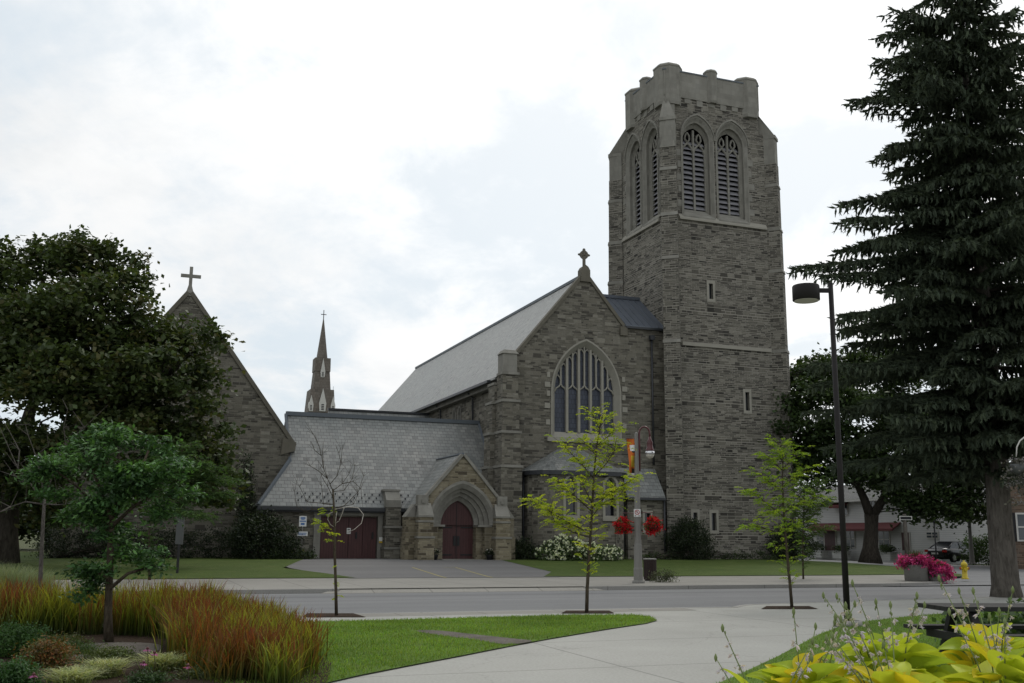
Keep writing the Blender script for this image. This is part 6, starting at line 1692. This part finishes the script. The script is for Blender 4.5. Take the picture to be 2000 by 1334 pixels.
def park_lamp():
    p = G(1656, 1224); root = thing('lamp_post', 'tall black park lamp with drum head on a bare pole before the spruce', 'lamp post', p)
    HT = at(1620, 553, p.y).z; dz = HT - 6.22
    MB().lathe([(.060, 0), (.055, 3), (.048, HT)], (0, 0, 0), 12).lathe([(.05, HT), (.01, HT + .02)], (0, 0, 0), 12).build('pole', M['bronze'], root)
    h = MB().lathe([(.24, 5.86), (.262, 5.87), (.262, 6.14), (.25, 6.165), (.05, 6.175)], (-.49, 0, dz), 28); h.build('drum_head', M['bronze'], root)
    MB().lathe([(.235, 5.852), (.235, 5.868)], (-.49, 0, dz), 28).build('lens', M['globe'], root)
    MB().box(-.24, .0, -.035, .035, 6.03 + dz, 6.11 + dz).build('arm', M['bronze'], root)
    MB().lathe([(.09, .20), (.09, .235), (.06, .25)], (0, 0, 0), 12).build('base_collar', M['bronze'], root)
    q = thing('concrete_ring', 'low round concrete kerb ring at the foot of the black lamp', 'planter ring', p)
    MB().lathe([(.26, .0), (.26, .10), (.235, .115), (.205, .115), (.2, .02)], (0, 0, 0), 24).build('ring', M['kerb'], q)
    MB().lathe([(.2, .0), (.2, .05), (.05, .07)], (0, 0, 0), 16).build('soil', M['mulch'], q)
park_lamp()
def hydrant():
    p = G(1885, 1131); root = thing('fire_hydrant', 'bright yellow fire hydrant on the street corner', 'fire hydrant', p)
    MB().lathe([(.15, 0), (.15, .05), (.105, .06), (.10, .50), (.125, .52), (.125, .56)], (0, 0, 0), 16).build('barrel', M['hydrant'], root)
    MB().lathe([(.135, .56), (.135, .59), (.11, .64), (.07, .69), (.035, .70), (.035, .755)], (0, 0, 0), 16).build('bonnet', M['hydrant'], root)
    for s_ in (-1, 1):
        MB().tube([(s_ * .08, 0, .43), (s_ * .16, 0, .43)], .05, 10).build('nozzle', M['hydrant'], root)
        MB().tube([(s_ * .16, 0, .43), (s_ * .185, 0, .43)], .058, 8).build('nozzle_cap', M['red'], root)
    MB().tube([(0, -.08, .38), (0, -.17, .38)], .065, 10).build('pumper_cap', M['hydrant'], root)
hydrant()
PK = [((.46, .040, .19), 4), ((.54, .075, .26), 2), ((.32, .025, .13), 2), ((.04, .06, .02), 1.0)]
def planter(label, px, py, wpx, h, plab, blobs, n, extra=None):
    p = G(px, py); r = px_r(wpx / 2, p.y)
    root = thing('concrete_planter', label, 'planter', p, 0, 'concrete planters on the corner')
    MB().lathe([(r * .95, 0), (r, .02), (r * 1.03, h - .03), (r * 1.03, h), (r * .9, h), (r * .88, h - .08)], (0, 0, 0), 24).build('tub', M['planter'], root)
    MB().lathe([(r * .88, h - .12), (r * .88, h - .09)], (0, 0, 0), 24).build('soil', M['mulch'], root)
    f = thing('petunias', plab, 'flowers', p + Vector((0, 0, h - .09)), 0, 'pink petunias in the planters')
    V, cl = cloud([((x * r, y * r, z), (a * r, b * r, c)) for x, y, z, a, b, c in blobs], n, 14, .2, .085, PK, asp=.95, nbias=.3, shell=.55); quads_object('bloom', V, cl, M['petal'], f)
    if extra:
        e = thing('spike_plant', 'dark upright spiky plant in the taller planter', 'plant', p + Vector((0, 0, h - .09)))
        g = np.random.default_rng(3); m_ = 160; b = np.concatenate([g.normal(size=(m_, 2)) * .05, np.zeros((m_, 1))], 1)
        blades('blades', b, g.uniform(.45, .85, m_), g.normal(size=(m_, 2)) * .16, np.full(m_, .025), vary((.02, .03, .015), m_), vary((.035, .05, .02), m_), vary((.05, .06, .025), m_), M['blade'], e)
planter('taller grey concrete planter with pink flowers on the corner', 1790.5, 1134.5, 44, .62, 'mass of pink petunias in the taller planter', [(-.5, 0, .24, .75, .8, .22), (.3, -.2, .24, .8, .8, .22), (-.9, 0, .18, .4, .6, .2), (.9, -.1, .12, .4, .6, .2), (-.1, -.6, .18, .7, .45, .18)], 330, True)
planter('shorter grey concrete planter with pink flowers beside the taller one', 1831, 1135, 36, .34, 'pink petunias spilling over the shorter planter', [(.2, 0, .22, .95, .9, .26), (1.0, 0, .12, .6, .7, .26), (-.3, -.5, .1, .7, .6, .24), (.6, -.6, .05, .8, .5, .22), (-.4, .1, .3, .7, .7, .22)], 280)
def picnic_table():
    p = Vector((6.65, 13.6, .02)); root = thing('picnic_table', 'dark timber picnic table with benches under the spruce, behind the hostas', 'picnic table', p, R(4))
    for k in range(5): MB().box(-1.25, 1.25, -.38 + .155 * k, -.38 + .155 * k + .145, .70, .755).build('tabletop_plank', M['table'], root)
    for s_ in (-1, 1):
        MB().box(-1.25, 1.25, s_ * .72 - .13, s_ * .72 + .13, .40, .45).build('bench_seat', M['table'], root)
        for x in (-.85, .85):
            b = MB(); b.hexa([(x - .045, s_ * .62 - .05, 0), (x + .045, s_ * .62 - .05, 0), (x + .045, s_ * .62 + .05, 0), (x - .045, s_ * .62 + .05, 0), (x - .045, s_ * .22 - .05, .7), (x + .045, s_ * .22 - .05, .7), (x + .045, s_ * .22 + .05, .7), (x - .045, s_ * .22 + .05, .7)]); b.build('leg', M['table'], root)
    for x in (-.93, .93): MB().box(x - .03, x + .03, -.8, .8, .30, .40).build('crossbeam', M['table'], root)
    pb = Vector((7.3, 15.3, 0))
    bush('leafy_plant', 'leafy green plant growing behind the picnic table', 'plant', pb, [(tuple(pb + Vector((dx, 0, .3))), (.45, .4, .34)) for dx in (-.5, .1, .7)], 130, 14, .26, .12, [((.045, .085, .022), 2), ((.06, .11, .026), 1)], asp=.7)
picnic_table()
# signs before the entrance wing
def wall_signs():
    u, z = on_v(591.5, 1018, 56.6); p = W(u, 56.6, hgt(u, 56.6)); root = thing('parking_sign', 'white and blue parking signs stacked on a thin post beside the garage door', 'sign', p, TH)
    zt = on_v(591.5, 1018, 56.6)[1] - p.z; zl = on_v(591.5, 1042.5, 56.6)[1] - p.z
    MB().tube([(0, .03, 0), (0, .03, zt + .3)], .025, 6).build('post', M['conc_pole'], root)
    a = MB().box(-.2, .2, -.005, .005, zt - .28, zt + .28).build('sign_plate', M['white'], root)
    MB().box(-.17, .17, -.009, -.005, zt - .03, zt + .03).box(-.13, .13, -.009, -.005, zt + .13, zt + .21).box(-.09, .09, -.009, -.005, zt + .07, zt + .11).box(-.10, .10, -.009, -.005, zt - .2, zt - .09).build('sign_mark', M['sign_blue'], a)
    b = MB().box(-.29, .29, -.005, .005, zl - .12, zl + .12).build('sign_plate', M['white'], root)
    MB().box(-.23, .23, -.009, -.005, zl + .01, zl + .05).box(-.2, .2, -.009, -.005, zl - .07, zl - .03).build('sign_mark', M['sign_blue'], b)
    u, z = on_v(681.5, 1037, 57.6); n = thing('door_notice', 'small pale paper notice stuck on the maroon garage door', 'notice', W(u, 57.66, z), TH)
    MB().box(-.11, .11, 0, .012, -.16, .16).build('sheet', M['white'], n); MB().box(-.07, .07, -.004, 0, .04, .1).box(-.06, .06, -.004, 0, -.08, -.04).build('print', M['wall_box'], n)
    u, z = on_v(743.5, 1057, 57.4); n = thing('entry_keypad', 'small white and yellow box on the jamb right of the garage door', 'box', W(u, 57.4, z), TH)
    MB().box(-.10, .10, -.05, 0, .0, .22).build('case', M['white'], n); MB().box(-.09, .09, -.052, 0, -.10, -.01).build('label_plate', M['banner_yellow'], n)
wall_signs()
def pots():
    for px, lab in ((849, 'dark flower pot with white blooms left of the arched door'), (956, 'dark flower pot with white blooms right of the arched door')):
        u, _ = on_v(px, 1085, 54.35); p = W(u, 54.35, .27); root = thing('flower_pot', lab, 'flower pot', p, 0, 'flower pots at the porch')
        MB().lathe([(.13, -.03), (.19, .25), (.20, .28), (.18, .28), (.17, .22)], (0, 0, 0), 14).build('pot', M['iron'], root)
        f = thing('potted_plant', 'bushy dark plant with white flowers in the pot %s of the door' % ('left' if px < 900 else 'right'), 'plant', p + Vector((0, 0, .24)), 0, 'potted plants at the porch')
        V, cl = cloud([((0, 0, .14), (.22, .2, .19))], 40, 10, .14, .07, DK, shell=.4); quads_object('foliage', V, cl, M['leaf'], f)
        V, cl = cloud([((0, 0, .27), (.2, .18, .09))], 16, 6, .08, .06, [((.6, .58, .56), 1)], shell=.5, asp=.9); quads_object('bloom', V, cl, M['petal'], f)
pots()
def board():
    p = G(346, 1120); root = thing('notice_board', 'grey back of a sign board on a dark post before the hall', 'sign', p)
    zt = at(346, 1010, p.y).z - p.z; zb = at(346, 1063, p.y).z - p.z
    MB().box(-.04, .04, -.04, .04, 0, zb + .2).build('post', M['iron'], root); MB().box(-.14, .14, -.06, .03, zb, zt).build('panel', M['wall_box'], root)
board()
# ------------------------------------------------------------------ the far side of the side street
HU = 57.0
def hp_(px, py): v, z = on_u(px, py, HU); return v, z
house = thing('white_house', 'white sided two-storey house with red awnings across the side street', 'house', W(HU, 70, 0), TH)
HO = (HU, 70, 0)
vr, _ = hp_(1836, 1060); vl = 86.0; _, ez = hp_(1690, 977)
h = MB(); h.box(HU, HU + 9, vr, vl, -.3, ez); h.prism([(HU, vr, ez), (HU + 9, vr, ez), (HU + 4.5, vr, ez + 2.6)], (0, .02, 0)); h.build('wall', M['siding'], house, HO)
_, rz_ = on_u(1640, 948, HU + 4.5)
h = MB(); h.prism([(HU - .45, vr - .4, ez - .02), (HU + 4.5, vr - .4, rz_ - .15), (HU + 9.45, vr - .4, ez - .02), (HU + 9.45, vr - .4, ez + .12), (HU + 4.5, vr - .4, rz_), (HU - .45, vr - .4, ez + .12)], (0, vl - vr + .8, 0)); h.build('roof', M['shingle'], house, HO)
MB().box(HU - .55, HU - .452, vr - .4, vl + .4, ez - .1, ez + .1).build('gutter', M['trim'], house, HO)
def hwin(x0, x1, y0, y1, m='house_glass', nm='window', bars=True):
    va, za = hp_(x0, y1); vb, zb = hp_(x1, y0); v0, v1 = sorted((va, vb))
    f = MB().box(HU - .07, HU + .0, v0 - .08, v1 + .08, za - .08, zb + .08).build(nm, M['trim'], house, HO)
    MB().box(HU - .085, HU - .07, v0, v1, za, zb).build('pane', M[m], f, HO)
    if bars: MB().box(HU - .10, HU - .086, v0, v1, (za + zb) / 2 - .03, (za + zb) / 2 + .03).box(HU - .10, HU - .086, (v0 + v1) / 2 - .03, (v0 + v1) / 2 + .03, za, zb).build('glazing_bar', M['trim'], f, HO)
hwin(1643, 1655, 984, 1006); hwin(1699, 1709, 976, 1000); hwin(1598, 1609, 1042, 1068); hwin(1656, 1669, 1036, 1068); hwin(1719, 1737, 1038, 1069); hwin(1812, 1832, 1040, 1050); hwin(1776, 1790, 984, 1004)
hwin(1613, 1632, 1036, 1075, 'door', 'door', False); hwin(1764, 1776, 1040, 1075, 'door', 'door', False)
def awning(x0, x1, y0, y1, out):
    va, za = hp_(x0, y1); vb, zb = hp_(x1, y0); v0, v1 = sorted((va, vb))
    MB().prism([(HU - .02, v0, zb), (HU - out, v0, za + .12), (HU - out, v0, za - .05), (HU - out + .03, v0, za - .05), (HU - .02, v0, zb - .05)], (0, v1 - v0, 0)).build('awning', M['awning'], house, HO)
awning(1590, 1760, 1020, 1036, .9); awning(1630, 1657, 981, 992, .6)
for x0, x1 in ((1588, 1628), (1737, 1764), (1650, 1672)):
    va, _ = hp_(x0, 1085); vb, _ = hp_(x1, 1085); v0, v1 = sorted((va, vb)); vm = (v0 + v1) / 2
    bx = thing('planter_box', {1588: 'long white planter box at the left end of the white house', 1737: 'white planter box between the house window and red door', 1650: 'white planter box behind the forked maple trunk'}[x0], 'planter', W(HU - .9, vm, -.02), TH, 'white planter boxes along the house')
    MB().box(-.35, .35, -(v1 - v0) / 2, (v1 - v0) / 2, 0, .55).box(-.39, .39, -(v1 - v0) / 2 - .04, (v1 - v0) / 2 + .04, .55, .60).build('box', M['siding'], bx)
    pb = W(HU - .9, vm, .55); bush('box_shrub', {1588: 'small green shrub in the left planter box', 1737: 'clipped green shrub in the box beside the red door', 1650: 'green shrub in the box behind the maple trunk'}[x0], 'shrub', pb, [(tuple(W(HU - .9, vm + d * (v1 - v0) * .28, .8)), (.35, .4, .34)) for d in (-1, 0, 1)], 60, 14, .3, .14, [((.03, .05, .018), 1), ((.045, .07, .022), 1)], 'shrubs in the house planter boxes')
# brown brick house at the right edge
bh = G(1990, 1096); Yb = 62.0; c0 = at(1968, 1090, Yb)
brick = thing('brick_house', 'brown brick house with white sash window and dark shutter at the right edge', 'house', (c0.x, Yb, 0), R(-24))
zt_, zb_ = at(1990, 1005, Yb).z, at(1990, 1054, Yb).z; x0, x1 = at(1986, 1030, Yb).x - c0.x, at(2014, 1030, Yb).x - c0.x
MB().box(0, 9, 0, 8, -.4, 5.6).build('wall', M['brown_wall'], brick)
MB().prism([(-.4, -.4, 5.6), (9.4, -.4, 5.6), (4.5, -.4, 8.6)], (0, 8.8, 0)).build('roof', M['shingle'], brick)
wf = MB().box(x0 - .1, x1 + .1, -.08, -.0, zb_ - .1, zt_ + .1).build('window', M['trim'], brick)
MB().box(x0, x1, -.1, -.08, zb_, zt_).build('pane', M['house_glass'], wf); MB().box(x0, x1, -.13, -.101, (zb_ + zt_) / 2 - .04, (zb_ + zt_) / 2 + .04).build('glazing_bar', M['trim'], wf)
for a in (x0 - .55, x1 + .12): MB().box(a, a + .42, -.06, 0, zb_ - .1, zt_ + .1).build('shutter', M['ink'], brick)
# cars
def sedan(label, p, rz, paint, group='cars parked beyond the side street'):
    root = thing('parked_car', label, 'car', p, rz, group)
    sec = [(-2.25, .42, .78, .62), (-2.2, .30, .90, .78), (-1.9, .22, .98, .86), (-1.0, .2, .99, .9), (0, .2, .97, .91), (1.0, .2, .95, .9), (1.7, .22, .88, .86), (2.15, .28, .74, .76), (2.3, .4, .6, .6)]
    b = MB(); k = 10
    for x, zb, zt, w_ in sec:
        prof = [(-w_ * .9, zb), (-w_, zb + .12), (-w_, (zb + zt) / 2), (-w_ * .97, zt - .1), (-w_ * .86, zt), (w_ * .86, zt), (w_ * .97, zt - .1), (w_, (zb + zt) / 2), (w_, zb + .12), (w_ * .9, zb)]
        b.v += [(x, y, z) for y, z in prof]
    for i in range(len(sec) - 1):
        for j in range(k): b.f.append([i * k + j, i * k + (j + 1) % k, (i + 1) * k + (j + 1) % k, (i + 1) * k + j]); b.m.append(0); b.sm.append(True)
    b.f.append(list(range(k))); b.m.append(0); b.sm.append(False); b.f.append([(len(sec) - 1) * k + j for j in range(k)][::-1]); b.m.append(0); b.sm.append(False)
    b.build('body', paint, root)
    g_ = MB().hexa([(-1.75, -.78, .97), (1.0, -.80, .95), (1.0, .80, .95), (-1.75, .78, .97), (-1.02, -.62, 1.40), (.12, -.62, 1.41), (.12, .62, 1.41), (-1.02, .62, 1.40)]); g_.build('windows', M['dark_glass'], root)
    r_ = MB().hexa([(-1.06, -.63, 1.39), (.16, -.63, 1.40), (.16, .63, 1.40), (-1.06, .63, 1.39), (-.95, -.52, 1.455), (.05, -.52, 1.46), (.05, .52, 1.46), (-.95, .52, 1.455)])
    for s_ in (-1, 1):
        r_.tube([(-1.02, s_ * .62, 1.41), (-1.72, s_ * .76, .99)], .045, 5).tube([(.12, s_ * .62, 1.41), (.98, s_ * .78, .97)], .035, 5).tube([(-.4, s_ * .64, 1.40), (-.45, s_ * .80, .98)], .035, 5)
    r_.build('roof', paint, root)
    for x in (-1.38, 1.40):
        for s_ in (-1, 1):
            wh = MB().tube([(x, s_ * .72, .32), (x, s_ * .93, .32)], .32, 20, smooth=False).build('wheel', M['rubber'], root)
            MB().tube([(x, s_ * .925, .32), (x, s_ * .94, .32)], .2, 12, smooth=False).build('rim', M['chrome'], wh)
    for s_ in (-1, 1): MB().box(-2.245, -2.1, s_ * .72 - .14, s_ * .72 + .14, .70, .86).build('tail_lamp', M['tail_red'], root)
    MB().box(-2.29, -2.22, -.26, .26, .55, .67).build('number_plate', M['white'], root)
    MB().box(-2.33, -2.12, -.75, .75, .34, .50).build('bumper', paint, root)
    return root
cp_ = G(1850, 1098)
sedan('shiny black sedan parked beyond the side street, its rear towards the petunias', cp_ + Vector((1.0, 1.0, 0)), R(32), M['car_paint'])
sedan('silver car mostly hidden behind the black sedan', cp_ + Vector((4.2, 6.5, .1)), R(25), M['silver_paint'])
hb = G(1888, 1100) + Vector((1.0, 1.0, 0))
bush('hedge_shrub', 'bright green shrub right of the black sedan', 'shrub', hb, [(tuple(hb + Vector((dx, 0, .9))), (.75, .7, .95)) for dx in (-.1, .9)], 170, 16, .5, .16, [((.045, .085, .022), 2), ((.06, .11, .026), 1), ((.03, .05, .018), 1)], shell=.55)
bush('hedge_shrub', 'dark shrub between the far lamp post and the spruce trunk', 'shrub', hb + Vector((3.4, 0, 0)), [(tuple(hb + Vector((3.0 + dx, .5, .8))), (1.0, .7, .9)) for dx in (0, 1.3, 2.4)], 200, 16, .5, .16, DK, shell=.55)
# signs and posts on the right
def corner_signs():
    p = G(1773, 1104); root = thing('street_sign', 'weathered thick post with a dark street name plate beside the maple trunk', 'street sign', p)
    zt = at(1776, 1012, p.y).z - p.z
    MB().tube([(0, 0, -.05), (-.02, 0, zt + .25)], [.13, .11], 10).build('post', M['bark_grey'], root)
    a = MB().box(-.38, .38, -.16, -.13, zt - .12, zt + .12).build('name_plate', M['trim'], root); MB().box(-.33, .33, -.166, -.16, zt - .08, zt + .08).build('plate_face', M['ink'], a)
    p = G(1830, 1105); root = thing('thin_post', 'thin black post in front of the white house end wall', 'post', p); zt = at(1830, 1020, p.y).z - p.z
    MB().tube([(0, 0, 0), (0, 0, zt)], .045, 8).lathe([(.07, zt), (.05, zt + .08), (.01, zt + .12)], (0, 0, 0), 10).build('shaft', M['iron'], root)
    Yo = 84.0; c = at(1861, 1032, Yo); root = thing('shop_sign', 'bright orange sign board standing behind the parked cars', 'sign', (c.x, Yo, 0))
    w1 = px_r(14, Yo); z1 = c.z; h1 = px_r(4.2, Yo)
    MB().box(-w1, w1, 0, .3, z1 - h1, z1 + h1).build('upper_board', M['orange'], root); z2 = at(1861, 1042, Yo).z; MB().box(-w1 * .55, w1 * .55, 0, .25, z2 - h1 * .9, z2 + h1 * .6).build('lower_board', M['orange'], root)
    MB().tube([(0, .15, 0), (0, .15, z1)], .1, 8).build('post', M['conc_pole'], root)
corner_signs()
def hook_basket():
    Y = 21.0; c = at(2040, 1000, Y); p = Vector((c.x, Y, 0)); root = thing('basket_hook', 'pale curved metal hook arching in at the right edge below the spruce', 'hook', p)
    P_ = [at(x, y, Y) - p for x, y in ((2040, 1220), (2040, 1000), (2036, 880), (2020, 853), (2003, 852), (1992, 861), (1986, 873), (1985, 892))]
    MB().tube(P_, [.03, .025, .018, .016, .015, .014, .013, .012], 8).build('rod', M['trim'], root)
    q = at(1986, 905, Y); r_ = thing('hanging_basket', 'grey withered hanging basket at the right edge under the curved hook', 'flower basket', q)
    MB().lathe([(.04, -.22), (.12, -.16), (.16, -.02)], (0, 0, 0), 12).build('basket', M['wall_box'], r_)
    V, cl = cloud([((0, 0, 0), (.2, .2, .12)), ((-.15, 0, -.3), (.14, .14, .25)), ((.12, 0, -.35), (.15, .14, .35)), ((-.05, 0, -.65), (.1, .1, .2))], 70, 10, .12, .06, [((.09, .085, .085), 2), ((.14, .13, .135), 1), ((.05, .055, .04), 1)]); quads_object('withered_foliage', V, cl, M['leaf'], r_)
hook_basket()
